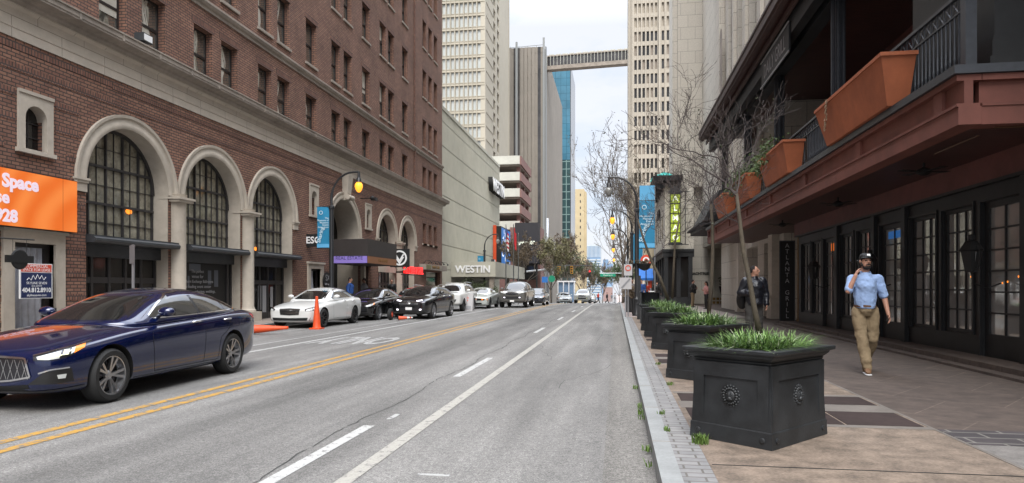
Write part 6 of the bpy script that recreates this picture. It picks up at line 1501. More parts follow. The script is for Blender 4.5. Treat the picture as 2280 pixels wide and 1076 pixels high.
TY={
'sedan':dict(L=4.72,W=1.83,wb=2.85,fo=.86,r=.335,body=[(0,.60,.30,.60,.63),(.05,.74,.22,.66,.70),(.22,.83,.18,.70,.765),(.5,.885,.17,.745,.84),(.9,.905,.17,.80,.91),(1.35,.912,.17,.86,.965),(2.0,.912,.17,.91,.97),(2.9,.915,.17,.955,1.0),(3.5,.915,.17,.99,1.03),(4.0,.91,.18,1.0,1.07),(4.42,.87,.21,.99,1.085),(4.62,.80,.28,.96,1.065),(4.72,.66,.36,.88,.96)],
  roof=[(1.28,.66,.93,.6,.935),(1.55,.80,.94,.62,1.06),(1.95,.83,.95,.60,1.245),(2.35,.835,.965,.585,1.385),(2.75,.835,.98,.58,1.435),(3.15,.83,.995,.575,1.435),(3.55,.81,1.01,.56,1.375),(3.95,.77,1.03,.54,1.245),(4.3,.70,1.05,.52,1.10)],
  ws=([( -.52,1.375),(0,1.40),(.52,1.375)],[(-.72,1.0),(0,.985),(.72,1.0)]),
  win=([(1.78,1.03),(2.1,1.19),(2.45,1.325),(2.80,1.37),(3.2,1.355),(3.55,1.285),(3.86,1.17),(4.05,1.09)],[(1.80,1.015),(2.3,1.02),(2.8,1.035),(3.3,1.05),(3.7,1.065),(4.06,1.082)]),
  bp=(2.83,2.90),cp=(3.62,3.66)),
'coupe':dict(L=5.0,W=1.92,wb=2.95,fo=.92,r=.355,body=[(0,.74,.30,.66,.70),(.06,.86,.22,.72,.76),(.25,.92,.18,.76,.82),(.6,.95,.17,.80,.87),(1.0,.955,.17,.84,.92),(1.6,.955,.17,.90,.99),(2.3,.955,.17,.93,1.0),(3.2,.96,.17,.98,1.03),(3.9,.96,.18,1.03,1.07),(4.5,.93,.22,1.03,1.08),(4.9,.88,.28,1.0,1.06),(5.0,.8,.36,.92,.99)],
  roof=[(1.55,.70,.96,.62,.965),(1.9,.85,.97,.64,1.12),(2.3,.87,.98,.62,1.30),(2.7,.87,1.0,.60,1.42),(3.2,.87,1.01,.59,1.44),(3.7,.86,1.03,.57,1.36),(4.2,.78,1.05,.55,1.18),(4.45,.7,1.06,.53,1.10)],
  ws=([(-.54,1.38),(0,1.40),(.54,1.38)],[(-.76,1.02),(0,1.0),(.76,1.02)]),
  win=([(2.1,1.07),(2.4,1.22),(2.75,1.35),(3.2,1.37),(3.6,1.30),(3.9,1.18)],[(2.12,1.05),(2.7,1.06),(3.3,1.08),(3.92,1.10)]),bp=(3.35,3.42),cp=(3.92,3.93)),
'suv':dict(L=4.45,W=1.82,wb=2.70,fo=.86,r=.355,body=[(0,.66,.34,.72,.78),(.05,.79,.26,.78,.86),(.2,.86,.22,.84,.92),(.5,.895,.2,.90,.99),(.9,.91,.2,.95,1.05),(1.3,.91,.2,1.0,1.09),(2.0,.91,.2,1.04,1.1),(2.8,.91,.2,1.07,1.12),(3.5,.91,.22,1.10,1.16),(4.0,.89,.26,1.12,1.2),(4.3,.85,.32,1.10,1.18),(4.45,.76,.42,1.0,1.06)],
  roof=[(1.1,.68,1.05,.6,1.055),(1.4,.82,1.06,.63,1.22),(1.75,.85,1.07,.63,1.38),(2.1,.86,1.09,.62,1.49),(2.6,.86,1.1,.61,1.53),(3.2,.85,1.12,.6,1.515),(3.7,.84,1.13,.58,1.46),(4.05,.80,1.14,.56,1.34),(4.3,.72,1.15,.54,1.2)],
  ws=([(-.56,1.47),(0,1.495),(.56,1.47)],[(-.74,1.12),(0,1.10),(.74,1.12)]),
  win=([(1.6,1.13),(1.85,1.26),(2.15,1.40),(2.6,1.455),(3.1,1.44),(3.5,1.38),(3.8,1.29),(3.92,1.22)],[(1.62,1.11),(2.2,1.12),(2.8,1.14),(3.4,1.16),(3.94,1.2)]),bp=(2.58,2.66),cp=(3.40,3.46)),
'truck':dict(L=5.6,W=2.03,wb=3.4,fo=1.0,r=.41,body=[(0,.86,.50,1.05,1.1),(.05,.95,.40,1.1,1.16),(.3,.99,.36,1.13,1.2),(.8,1.0,.36,1.15,1.24),(1.5,1.0,.36,1.18,1.26),(2.5,1.0,.36,1.2,1.26),(3.6,1.0,.36,1.22,1.27),(4.6,1.0,.4,1.25,1.3),(5.4,.99,.46,1.26,1.3),(5.6,.94,.55,1.2,1.25)],
  roof=[(1.35,.75,1.2,.66,1.21),(1.65,.9,1.21,.70,1.46),(1.95,.92,1.22,.70,1.70),(2.3,.92,1.23,.70,1.86),(2.9,.92,1.24,.70,1.90),(3.6,.92,1.25,.69,1.89),(4.1,.91,1.25,.68,1.84),(4.35,.86,1.26,.66,1.5),(4.45,.8,1.26,.64,1.3)],
  ws=([(-.62,1.80),(0,1.83),(.62,1.80)],[(-.82,1.29),(0,1.27),(.82,1.29)]),
  win=([(1.85,1.30),(2.1,1.52),(2.4,1.74),(2.9,1.80),(3.6,1.79),(4.05,1.72)],[(1.87,1.27),(2.6,1.29),(3.4,1.31),(4.1,1.32)]),bp=(2.95,3.05),cp=(3.72,3.8)),
}
TY['bigsuv']=dict(TY['truck'],L=5.0,wb=2.95,fo=.9)
TY['bigsuv']['body']=[(y*.895,a*.95,b_,c*.93,d*.93) for y,a,b_,c,d in TY['truck']['body']]
TY['bigsuv']['W']=1.93; TY['bigsuv']['r']=.37
TY['bigsuv']['roof']=[(1.2,.72,1.11,.62,1.12),(1.45,.85,1.12,.66,1.33),(1.75,.87,1.13,.66,1.55),(2.05,.87,1.14,.66,1.68),(2.7,.87,1.15,.66,1.74),(3.6,.87,1.16,.65,1.73),(4.4,.86,1.16,.63,1.68),(4.75,.82,1.17,.6,1.45),(4.85,.78,1.17,.58,1.22)]
TY['bigsuv']['ws']=([(-.58,1.63),(0,1.655),(.58,1.63)],[(-.78,1.2),(0,1.18),(.78,1.2)])
TY['bigsuv']['win']=([(1.7,1.21),(1.9,1.4),(2.15,1.58),(2.7,1.65),(3.6,1.64),(4.3,1.57)],[(1.72,1.18),(2.5,1.2),(3.4,1.22),(4.4,1.24)]); TY['bigsuv']['bp']=(2.6,2.7); TY['bigsuv']['cp']=(3.55,3.65)
def car(kind,paint,label,x,y,rz=0,rim='rim_silver',style='double',name='parked_car',cat='car',trim='chrome',lod=2,lit=None,grille='chrome',group=None):
    s=TY[kind]; t=thing(name,label,cat,(0,0,0),world=False)
    if group: t['group']=group
    subs=[('SUBSURF',dict(levels=2,render_levels=2))]
    W=s['W']; ys=(s['fo'],s['fo']+s['wb']); r=s['r']
    body=loft([(q[0],secfn(*q[1:])) for q in s['body']]).build('body',[paint,'under'],t,smooth=True,mods=subs)
    P0_=Proj([tree_of(body)])
    # wheel arches cut out of the body
    cut=MB()
    for yy in ys:
        for sg in (1,-1): cut.lathe([(r+.045,0),(r+.045,.9)],c=(sg*(W/2-.30) if sg>0 else -(W/2-.30)-.9,yy,r+.01),n=40,axis='x')
    co=cut.build('cutter',['under']); 
    md=body.modifiers.new('b','BOOLEAN'); md.operation='DIFFERENCE'; md.solver='EXACT'; md.object=co; md.material_mode='TRANSFER'; bake(body); bpy.data.objects.remove(co)
    me=body.data; me.set_sharp_from_angle(angle=R(35))
    cab=loft([(q[0],roofsec(*q[1:])) for q in s['roof']]).build('cabin',[paint],t,smooth=True,mods=subs)
    PB_=Proj([tree_of(body)]); PC=Proj([tree_of(cab)]); PA=Proj([tree_of(body),tree_of(cab)])
    L_=s['L']
    # glass
    tp,bt=s['ws']; PC.patch('windshield','car_glass',t,'front',tp,bt,.004,14,8,mirror=False)
    zr=max(q[4] for q in s['roof']); zb_=s['roof'][-1][2]
    PC.patch('rear_window','car_glass',t,'rear',[(-.46,zr-.07),(.46,zr-.07)],[(-.60,zb_+.06),(.60,zb_+.06)],.004,10,6,mirror=False)
    wt,wb_=s['win']
    def cutline(l,a,b_):
        q=[p for p in l if a<p[0]<b_]
        def at_(y):
            for p,r_ in zip(l,l[1:]):
                if p[0]<=y<=r_[0]: return (y,p[1]+(r_[1]-p[1])*(y-p[0])/(r_[0]-p[0]))
            return l[0] if y<l[0][0] else l[-1]
        return [at_(a)]+q+[at_(b_)]
    e0,e1=wt[0][0],wt[-1][0]
    for a,b_ in ((e0,s['bp'][0]),(s['bp'][1],s['cp'][0]),(s['cp'][1],e1)):
        if b_-a>.12: PC.patch('side_window','car_glass',t,'side',cutline(wt,a,b_),cutline(wb_,a,b_),.004,12,5)
    if lod>0:
        PC.patch('door_pillar','plastic_black',t,'side',cutline(wt,*s['bp']),cutline(wb_,*s['bp']),.003,2,5)
        PC.line('window_trim',trim,t,'side',[(p[0],p[1]+.012) for p in wt],.013,.008,26); PC.line('window_trim',trim,t,'side',[(p[0],p[1]-.012) for p in wb_],.012,.008,20)
    # seams
    if lod>1:
        zt=lambda y:wb_[0][1]-.03
        dl=[e0+.0,s['bp'][0]+.02,s['cp'][0]+.05]
        PB_.line('door_seam','under',t,'side',[(e0-.12,wb_[0][1]-.06),(e0-.16,.75),(e0-.10,.30)],.008,.002,10)
        PB_.line('door_seam','under',t,'side',[(s['bp'][0]+.04,wb_[2][1]-.05),(s['bp'][0]+.05,.6),(s['bp'][0]+.02,.28)],.008,.002,10)
        PB_.line('door_seam','under',t,'side',[(s['cp'][0]+.12,wb_[-1][1]-.06),(s['cp'][0]+.10,.85),(ys[1]-r-.07,.62),(ys[1]-r-.12,.30)],.008,.002,14)
        PB_.line('door_seam','under',t,'side',[(e0-.1,.29),(ys[1]-r-.1,.29)],.008,.002,14)
        for yy in (s['bp'][0]-.16,s['cp'][0]-.10):
            h=PB_.hit((3,yy,wb_[2][1]-.13),(-1,0,0))
            if h:
                for sg in (1,-1):
                    mb=MB(); X=h[0].x; z=wb_[2][1]-.13; mb.tube([(sg*(X-.005),yy-.11,z),(sg*(X+.028),yy-.07,z+.008),(sg*(X+.028),yy+.06,z+.012),(sg*(X-.005),yy+.1,z+.01)],[(.012,.014)]*4,8); mb.build('door_handle',[trim],t,smooth=True)
    # mirrors
    h=PC.hit((3,e0+.22,wb_[0][1]+.04),(-1,0,0)); mx_=h[0].x if h else .85
    for sg in (1,-1):
        mb=MB(); c=(sg*(mx_+.17),e0+.12,wb_[0][1]+.07); mb.ell(c,(.12,.075,.07),14,8); mb.tube([(sg*(mx_-.02),e0+.18,wb_[0][1]-.01),c],[.03,.02],6); m_=mb.build('side_mirror',[paint],t,smooth=True)
        MB().box(c[0]-.09,c[0]+.09,c[1]+.05,c[1]+.066,c[2]-.045,c[2]+.045).build('mirror_glass',['chrome_dark'],m_)
    # lights, grille, bumper
    bd=s['body']; hz=bd[2][3]
    hl='lens' if lit is None else lit
    if kind=='sedan':
        q=PB_.patch('headlight','chrome_dark',t,'corner',[(0.450,.655),(0.643,.70),(0.853,.745),(1.021,.79)],[(0.454,.60),(0.643,.60),(0.820,.635),(1.021,.785)],.005,14,4)
        for i,o in enumerate(q): pass
        PB_.patch('headlight_lens','lens',t,'corner',[(.485,.643),(.6,.672),(.72,.700)],[(.495,.610),(.6,.606),(.70,.618)],.007,8,3)
        PB_.patch('headlight_lens',hl,t,'corner',[(.745,.706),(.80,.712)],[(.735,.650),(.79,.655)],.011,4,3)
        PB_.line('headlight_strip',hl,t,'corner',[(.50,.622),(.6,.625),(.70,.642),(.82,.70)],.010,.012,12)
        PB_.patch('headlight_lens','lens',t,'corner',[(.82,.722),(.87,.738)],[(.81,.655),(.84,.675)],.007,4,3)
        PB_.line('headlight_trim','chrome',t,'corner',[(0.450,.66),(0.643,.707),(0.853,.752),(1.013,.795)],.010,.012,14)
        PB_.patch('turn_signal','lens_amber',t,'corner',[(0.853,.735),(0.954,.765)],[(0.841,.665),(0.946,.72)],.010,5,3)
        if grille=='mesh':
            PB_.patch('grille','chrome_dark',t,'front',[(-.46,.62),(0,.645),(.46,.62)],[(-.52,.42),(0,.36),(.52,.42)],.006,16,6,mirror=False)
            PB_.line('grille_frame','chrome',t,'front',[(0,.652),(.47,.628),(.53,.415)],.022,.012,16); PB_.line('grille_frame','chrome',t,'front',[(0,.352),(.3,.375),(.53,.415)],.02,.012,16)
            for k in range(12):
                for q_ in (-1,1): PB_.line('grille_bar','chrome',t,'front',[(-.5+.085*k,.61 if q_>0 else .39),(-.5+.085*k+.07,.39 if q_>0 else .61)],.006,.010,6,mirror=False)
            for k in range(0): PB_.line('grille_bar','chrome',t,'front',[(-.44-.01*k,.60-.03*k),(-.22,.585-.033*k),(0,.60-.034*k),(.22,.585-.033*k),(.44+.01*k,.60-.03*k)],.006,.010,20,mirror=False)
            PB_.patch('lower_intake','under',t,'front',[(-.5,.33),(0,.30),(.5,.33)],[(-.52,.25),(0,.24),(.52,.25)],.004,12,2,mirror=False)
            PB_.patch('fog_pocket','plastic_black',t,'corner',[(0.560,.47),(0.780,.50),(0.820,.49)],[(0.400,.33),(0.680,.33),(0.840,.34)],.005,8,4)
            PB_.line('fog_trim','chrome',t,'corner',[(0.500,.455),(0.620,.495),(0.800,.505)],.016,.012,8); PB_.patch('fog_light','lens',t,'corner',[(0.680,.43),(0.770,.435)],[(0.690,.385),(0.760,.385)],.012,4,3)
            PB_.line('bumper_lip','chrome_dark',t,'corner',[(-.1,.235),(.5,.24),(.95,.27)],.02,.012,14)
        else:
            PB_.patch('grille','plastic_black',t,'front',[(-.38,.68),(0,.70),(.38,.68)],[(-.34,.47),(0,.45),(.34,.47)],.006,12,6,mirror=False)
            for k in range(4): PB_.line('grille_bar','chrome',t,'front',[(-.36,.65-.05*k),(0,.665-.05*k),(.36,.65-.05*k)],.012,.010,10,mirror=False)
            PB_.patch('lower_intake','plastic_black',t,'front',[(-.74,.38),(0,.36),(.74,.38)],[(-.70,.27),(0,.27),(.70,.27)],.006,14,3,mirror=False)
        for k in range(1): PB_.patch('tail_light','tail_red',t,'rcorner',[(-3.36,.94),(-3.0,.985)] if False else [(L_*-.62+.2,.95),(L_*-.62+.75,.96)],[(L_*-.62+.25,.85),(L_*-.62+.72,.87)],.005,8,3)
        PB_.patch('tail_light','tail_red',t,'side',[(L_-.42,.975),(L_-.14,.95)],[(L_-.32,.905),(L_-.12,.85)],.006,6,3); PB_.patch('tail_light','tail_red',t,'rear',[(.34,.95),(.70,.95)],[(.36,.84),(.70,.84)],.006,8,3)
    elif kind=='coupe':
        PB_.patch('grille','under',t,'front',[(-.72,.68),(0,.69),(.72,.68)],[(-.70,.55),(0,.54),(.70,.55)],.006,14,4,mirror=False)
        PB_.patch('headlight',hl,t,'front',[(.50,.665),(.62,.665)],[(.50,.565),(.62,.565)],.012,4,3)
        PB_.patch('turn_signal','lens_amber',t,'corner',[(.72,.66),(.80,.66)],[(.72,.57),(.80,.57)],.010,4,3)
        PB_.patch('lower_intake','under',t,'front',[(-.5,.40),(.5,.40)],[(-.55,.28),(.55,.28)],.006,10,3,mirror=False)
        PB_.patch('tail_light','tail_red',t,'rear',[(.3,.9),(.75,.9)],[(.3,.78),(.75,.78)],.006,8,3)
    else:
        k_=1.0 if kind=='suv' else 1.28; z0=hz
        PB_.patch('headlight','chrome_dark' if kind=='suv' else 'lens',t,'corner',[(.20,z0-.02),(.45,z0+.04),(.70,z0+.07)],[(.24,z0-.15),(.45,z0-.13),(.66,z0-.04)],.006,10,4)
        PB_.patch('headlight_lens',hl,t,'corner',[(.30,z0-.0),(.56,z0+.035)],[(.30,z0-.045),(.54,z0-.0)],.011,6,3)
        PB_.patch('grille','plastic_black',t,'front',[(-.46,z0-.01),(0,z0+.01),(.46,z0-.01)],[(-.42,z0-.22),(0,z0-.25),(.42,z0-.22)],.006,12,5,mirror=False)
        for k in range(2): PB_.line('grille_bar','chrome',t,'front',[(-.44,z0-.07-.08*k),(.44,z0-.07-.08*k)],.026,.010,10,mirror=False)
        mb=MB(); h=PB_.hit((0,-3,z0-.11),(0,1,0)); yy=h[0].y if h else 0; mb.lathe([(.07,0),(.085,-.012),(.085,-.02),(.07,-.02)],c=(0,yy-.005,z0-.11),n=20,axis='y',loop=True); 
        for k in range(3): a=PI/2+k*2*PI/3; mb.cyl((0,yy-.02,z0-.11),(.075*math.cos(a),yy-.02,z0-.11+.075*math.sin(a)),.009,n=5)
        if kind=='suv': mb.build('emblem',['chrome'],t)
        PB_.patch('lower_intake','plastic_black',t,'front',[(-.62*k_**.3,z0-.33),(0,z0-.34),(.62*k_**.3,z0-.33)],[(-.6,z0-.50),(0,z0-.52),(.6,z0-.50)],.006,12,3,mirror=False)
        if lit: PB_.patch('fog_light',lit,t,'corner',[(.38,z0-.38),(.46,z0-.37)],[(.38,z0-.44),(.46,z0-.43)],.012,3,3)
        PB_.patch('tail_light','tail_red',t,'rear',[(.5,z0+.1),(.72,z0+.1)],[(.52,z0-.05),(.74,z0-.05)],.006,6,3)
        if kind in('suv','bigsuv'):
            for sg in (1,-1): MB().tube([(sg*.62,s['roof'][3][0]+.1,zr-.03),(sg*.63,s['roof'][4][0],zr+.02),(sg*.61,s['roof'][-3][0],zr-.03)],.014,6).build('roof_rail',[trim],t)
    # plate, sill shade, wheels
    if lod>0:
        h=PB_.hit((0,-3,.48),(0,1,0)); 
        if h and kind!='sedan': MB().box(-.15,.15,h[0].y-.02,h[0].y-.008,.42,.54).build('number_plate',['white_sign'],t)
    PB_.line('sill','plastic_black',t,'side',[(ys[0]+r+.08,bd[4][2]+.06),(ys[1]-r-.08,bd[4][2]+.06)],.05,.004,10)
    wheelset(t,W,ys,r,rim,style,.235 if W<2 else .27)
    # seats hint and dash inside are hidden by dark glass; centre the thing on its footprint
    rest=Matrix.Translation((0,-L_/2,0))
    for ch in t.children: ch.matrix_parent_inverse=rest
    t.location=(x,y+L_/2,gz(y+L_/2)+.004); t.rotation_euler=(0,0,rz)
    return t
blue=car('sedan','paint_blue','glossy dark blue sedan driving past in the near lane','x',0,name='sedan_car',cat='car',grille='mesh',lit='lens_lit') if False else None
blue=car('sedan','paint_blue','glossy dark blue sedan driving past in the near lane',-7.13,6.62,R(2.2),name='blue_sedan',grille='mesh',lit='lens_lit')
car('sedan','paint_white','white sedan with black wheels parked behind the upright cone',-11.17,21.85,0,rim='rim_black',name='parked_car',style='double')
car('sedan','paint_black','black sedan parked behind the white sedan with red hubbed wheel beside',-11.1,27.3,0,name='parked_car',rim='rim_silver',lod=1)
car('suv','paint_black','black crossover with lit white headlights and star grille pulling along the lane',-9.0,28.9,R(-3),name='crossover_car',lit='lens_white_lit',trim='chrome')
car('sedan','paint_charcoal','dark parked car glimpsed between the two black cars',-11.2,34.0,0,name='parked_car',lod=1)
car('bigsuv','paint_white','white sport utility vehicle behind the sandwich board',-9.9,38.4,0,name='parked_suv',cat='suv',rim='rim_black',lod=1)
car('coupe','paint_pale','pale silver muscle coupe with round lights behind the white vehicle',-9.35,43.9,0,name='parked_coupe',rim='rim_black',lit='lens_amber',lod=1)
car('truck','paint_grey','grey brown pickup truck with headlights on approaching',-7.15,46.2,0,name='pickup_truck',cat='pickup truck',lit='lens_white_lit',lod=1)
car('sedan','paint_charcoal','dark blue grey car following behind the pickup truck',-6.55,53.2,0,name='moving_car',lod=1)
car('sedan','paint_silver','small pale car seen beyond the pavement end near the signals',-6.6,84,R(8),name='parked_car',lod=0)
car('bigsuv','paint_silver','silver vehicle with lit headlights coming over the far crest',-3.9,78,0,name='distant_suv',cat='suv',lit='lens_lit',lod=0)
car('sedan','paint_silver','silver car just behind the far silver vehicle',-3.6,88,0,name='distant_car',lod=0)
# 3.0t badge on the blue sedan's front wing
h=None
# ---------------- people ----------------
ctx=bpy.data.textures.new('cloth_folds','CLOUDS'); ctx.noise_scale=.11; ctx.noise_depth=2
def fuse(mb,name,mt,parent,vox,sm=4,fac=.5,folds=0):
    if folds: return mb.build(name,[mt],parent,smooth=True,mods=[('REMESH',dict(mode='VOXEL',voxel_size=vox,use_smooth_shade=True)),('SMOOTH',dict(iterations=sm,factor=fac)),('DISPLACE',dict(texture=ctx,strength=folds,mid_level=.5))],norm=False)
    return mb.build(name,[mt],parent,smooth=True,mods=[('REMESH',dict(mode='VOXEL',voxel_size=vox,use_smooth_shade=True)),('SMOOTH',dict(iterations=sm,factor=fac))],norm=False)
def V(*a): return Vector(a)
def limb3(mb,pts,rad,n=14,sub=5):
    P=[Vector(p) for p in pts]; out=[];rr=[]
    for i in range(len(P)-1):
        p0=P[max(i-1,0)];p1=P[i];p2=P[i+1];p3=P[min(i+2,len(P)-1)]
        for k in range(sub):
            t=k/sub; q=.5*((2*p1)+(p2-p0)*t*.6+(2*p0*0+ (p1*-1*0)))if False else p1.lerp(p2,t); out.append(q); rr.append(rad[i]+(rad[i+1]-rad[i])*(t*t*(3-2*t)))
    out.append(P[-1]); rr.append(rad[-1]); mb.tube(out,rr,n)
    for p,r in zip(P,rad):
        r0=r if not isinstance(r,(list,tuple)) else min(r); mb.ell(p,r0*.99,12,8)
def hand(mb,w,dirv,palm,side,s=1.,curl=.6,vox=.007):
    """w wrist, dirv along the forearm, palm normal, side = towards the thumb"""
    d=Vector(dirv).normalized(); pn=(Vector(palm)-d*Vector(palm).dot(d)).normalized(); sd=d.cross(pn).normalized()
    if sd.dot(Vector(side))<0: sd=-sd
    w=Vector(w); c=w+d*.045*s
    Mx=Matrix((sd,d,pn)).transposed(); mb.ell(c,(.038*s,.05*s,.016*s),12,8,rot=Mx); mb.tube([w-d*.02,w+d*.02],[.026*s,.026*s],10)
    for k,(o,L_) in enumerate(((.028,.068),(.010,.078),(-.008,.072),(-.025,.056))):
        p=w+d*.085*s+sd*o*s; pts=[p-d*.02*s,p]; a=0; dd=d
        for q in range(3): a+=curl; dd=(d*math.cos(a)+pn*math.sin(a)); pts.append(pts[-1]+dd*L_*s*(.42,.32,.26)[q])
        mb.tube(pts,[.0105*s,.0105*s,.0098*s,.0092*s,.008*s],8)
    p=w+d*.025*s+sd*.030*s; mb.tube([p,p+(d*.6+sd*.7+pn*.2).normalized()*.035*s,p+(d*1.0+sd*.75+pn*.7).normalized()*.068*s],[.0135*s,.0115*s,.009*s],8)
def person(label,loc,rz,Jn,skin='skin',top='shirt_blue',bottom='khaki',shoe='boot',hair='beard',vox=.011,sleeve='short',build=1.,scale=1.,hairstyle='short',headturn=0,jacket=False,beard=False,cap=False,belt=False,name='person',back=False,detail=True):
    t=thing(name,label,'person',(0,0,0),world=False)
    g=lambda k:V(*Jn[k]); b=build
    mb=MB()
    hd=g('head'); nk=g('neck'); ch=g('chest'); pv=g('pelvis')
    HR=Matrix.Rotation(headturn,3,'Z')
    mb.ell(hd,(.074,.092,.112),18,14,rot=HR); mb.ell(hd+HR@V(0,-.035,-.055),(.055,.058,.06),14,10)   # skull, jaw
    mb.tube([hd+HR@V(0,-.085,.02),hd+HR@V(0,-.118,-.018),hd+HR@V(0,-.095,-.03)],[.009,.016,.012],8)   # nose
    mb.ell(hd+HR@V(0,-.088,.033),(.045,.012,.011),10,6); mb.ell(hd+HR@V(0,-.09,-.06),(.024,.012,.009),10,6); mb.ell(hd+HR@V(0,-.075,-.10),(.024,.022,.018),8,6)
    for sg in (1,-1): mb.ell(hd+HR@V(sg*.08,.005,-.005),(.011,.02,.032),8,6)
    limb3(mb,[hd+V(0,.01,-.07),nk+V(0,.01,-.03)],[.056*b,.062*b],12,3)
    tor=[(pv+V(0,0,-.06),(.155*b,.11*b)),(pv+V(0,0,.06),(.15*b,.105*b)),(pv.lerp(ch,.5),(.145*b,.10*b)),(ch,(.175*b,.115*b)),(ch+V(0,0,.10),(.165*b,.10*b)),(nk+V(0,0,-.04),(.07,.07))]
    mb.tube([q[0] for q in tor],[q[1] for q in tor],20)
    for s in 'LR':
        limb3(mb,[g('sh'+s),g('el'+s),g('wr'+s)],[.052*b,.040*b,.027*b])
        limb3(mb,[g('hp'+s),g('kn'+s),g('an'+s)],[.085*b,.056*b,.038*b])
        mb.tube([g('an'+s)+V(0,.02,0),g('to'+s).lerp(g('an'+s),.35)],[.034,.016],8)
        d=(g('wr'+s)-g('el'+s)).normalized()
        hv=Jn.get('ha'+s); 
        if hv is None: hand(mb,g('wr'+s),d,V(-1 if s=='L' else 1,0,0),V(0,-1,0),1.,.35)
        else: hand(mb,g('wr'+s),V(*hv[0]),V(*hv[1]),V(*hv[2]),1.,hv[3])
    fuse(mb,'body',skin,t,min(vox,.009) if detail else vox,3)
    # top
    mb=MB(); e=.022 if not jacket else .055
    T2=[(pv+V(0,0,.0),(.172*b+e*.4,.125*b+e*.4)),(pv+V(0,-.005,.10),(.175*b+e*.6,.135*b+e*.6)),(pv.lerp(ch,.5),(.165*b+e,.128*b+e)),(ch,(.185*b+e,.125*b+e)),(ch+V(0,0,.09),(.155*b+e,.104*b+e)),(nk+V(0,0,-.065),(.095+e,.075+e)),(nk+V(0,0,-.01),(.07,.07))]
    if jacket: T2[0]=(pv+V(0,0,-.06),(.19*b+e*.5,.14*b+e*.5))
    mb.tube([q[0] for q in T2],[q[1] for q in T2],22)
    for s in 'LR':
        sh,el,wr=g('sh'+s),g('el'+s),g('wr'+s)
        if sleeve=='short': limb3(mb,[sh,sh.lerp(el,.5),sh.lerp(el,.86)],[.062*b,.060*b,.063*b]); 
        else: limb3(mb,[sh,el,wr.lerp(el,.06)],[.066*b+e*.5,.052*b+e*.5,.040*b+e*.35])
        mb.tube([ch+V(0,0,.08),sh],[.085*b,.055*b],12)
    if jacket: mb.tube([nk+V(0,0,-.05),nk+V(0,0,.035)],[.09,.078],14)
    fuse(mb,'jacket' if jacket else 'shirt',top,t,vox,4,folds=.035)
    if not jacket and detail:
        mb=MB()
        for sg in (1,-1): mb.add([nk+V(0,-.072,-.06),nk+V(sg*.075,-.05,-.02),nk+V(sg*.08,.0,.0),nk+V(sg*.06,-.03,.012),nk+V(0,-.078,-.035),nk+V(sg*.06,-.083,-.075)],[(0,1,2,3,4),(4,5,0),(4,3,1,5)])
        mb.build('collar',[top],t,norm=False)
    # trousers
    mb=MB(); mb.tube([pv+V(0,0,.04),pv+V(0,0,-.05),pv+V(0,.005,-.12)],[(.168*b,.125*b),(.172*b,.13*b),(.13*b,.11*b)],20)
    for s in 'LR': limb3(mb,[g('hp'+s),g('kn'+s),g('an'+s)+V(0,0,.0)],[.100*b,.078*b,.070*b])
    for s in 'LR': limb3(mb,[g('an'+s)+V(0,0,.10),g('an'+s)+V(0,.012,-.02)],[.068*b,.064*b],12,2)
    fuse(mb,'trousers',bottom,t,vox,4,folds=.035)
    if belt:
        mb=MB(); mb.tube([pv+V(0,0,.015),pv+V(0,0,.050)],[(.185*b,.145*b),(.183*b,.143*b)],24); o=mb.build('belt',['brown_leather'],t,smooth=40); c=pv+V(0,-.147*b,.033); MB().box(c.x-.022,c.x+.022,c.y-.008,c.y,c.z-.016,c.z+.016).build('buckle',['chrome_dark'],o)
    for s in 'LR':
        a,tt=g('an'+s),g('to'+s); mb=MB(); mb.tube([a+V(0,0,.05),a+V(0,.005,-.02)],[.050,.052],12); mb.tube([a+V(0,.045,-.045),a.lerp(tt,.5)+V(0,0,-.01),tt],[(.043,.04),(.048,.036),(.040,.026)],12); mb.ell(tt,(.042,.04,.026),10,6); o=fuse(mb,'shoe',shoe,t,min(vox,.01),3)
        mb=MB(); h=a+V(0,.06,0); dn=V(0,0,-1); mb.tube([h+V(0,.02,-.088),tt+V(0,-.03,-.028)],[(.045,.010),(.042,.009)],10); mb.build('sole',['white_sign'],o)
    # head wear
    if cap:
        mb=MB(); mb.ell(hd+HR@V(0,.008,.062),(.084,.100,.070),18,10,rot=HR); o=fuse(mb,'cap','black',t,.008,3)
        mb=MB(); f=lambda a,r,z:tuple(hd+HR@V(math.sin(a)*.078,-.088-r*math.cos(a)*.9,z)); 
        vs=[];
        for k in range(13): a=-1.35+2.7*k/12; vs+=[tuple(hd+HR@V(math.sin(a)*.080,-.085*math.cos(a)*.98,.070)),tuple(hd+HR@V(math.sin(a)*.086,-.10*math.cos(a)-.055*math.cos(a),.060-.01*abs(math.sin(a))))]
        mb.add(vs,[(2*k,2*k+1,2*k+3,2*k+2) for k in range(12)]); mb.add([(x,y,z-.006) for x,y,z in vs],[(2*k,2*k+2,2*k+3,2*k+1) for k in range(12)]); mb.build('brim',['black'],o,norm=False)
        p=[hd+HR@V(x,-.103,z) for x,z in ((-.026,.082),(.026,.082),(.023,.112),(-.023,.112))]; p=[q+HR@V(0,-.006 if i<2 else .009,0) for i,q in enumerate(p)]; MB().quad(*p).build('cap_patch',['white_sign'],o)
    if hairstyle!='none':
        mb=MB()
        if hairstyle=='short': mb.ell(hd+HR@V(0,.016,.022),(.083,.092,.103),16,12,rot=HR)
        if hairstyle=='buzz': mb.ell(hd+HR@V(0,.018,.018),(.0795,.088,.103),16,12,rot=HR)
        if hairstyle=='long': mb.ell(hd+HR@V(0,.02,.02),(.088,.10,.108),16,12,rot=HR); mb.tube([hd+HR@V(0,.06,.02),hd+HR@V(0,.085,-.12),hd+HR@V(0,.08,-.28)],[(.08,.05),(.085,.045),(.06,.03)],12)
        fuse(mb,'hair',hair,t,.012,3)
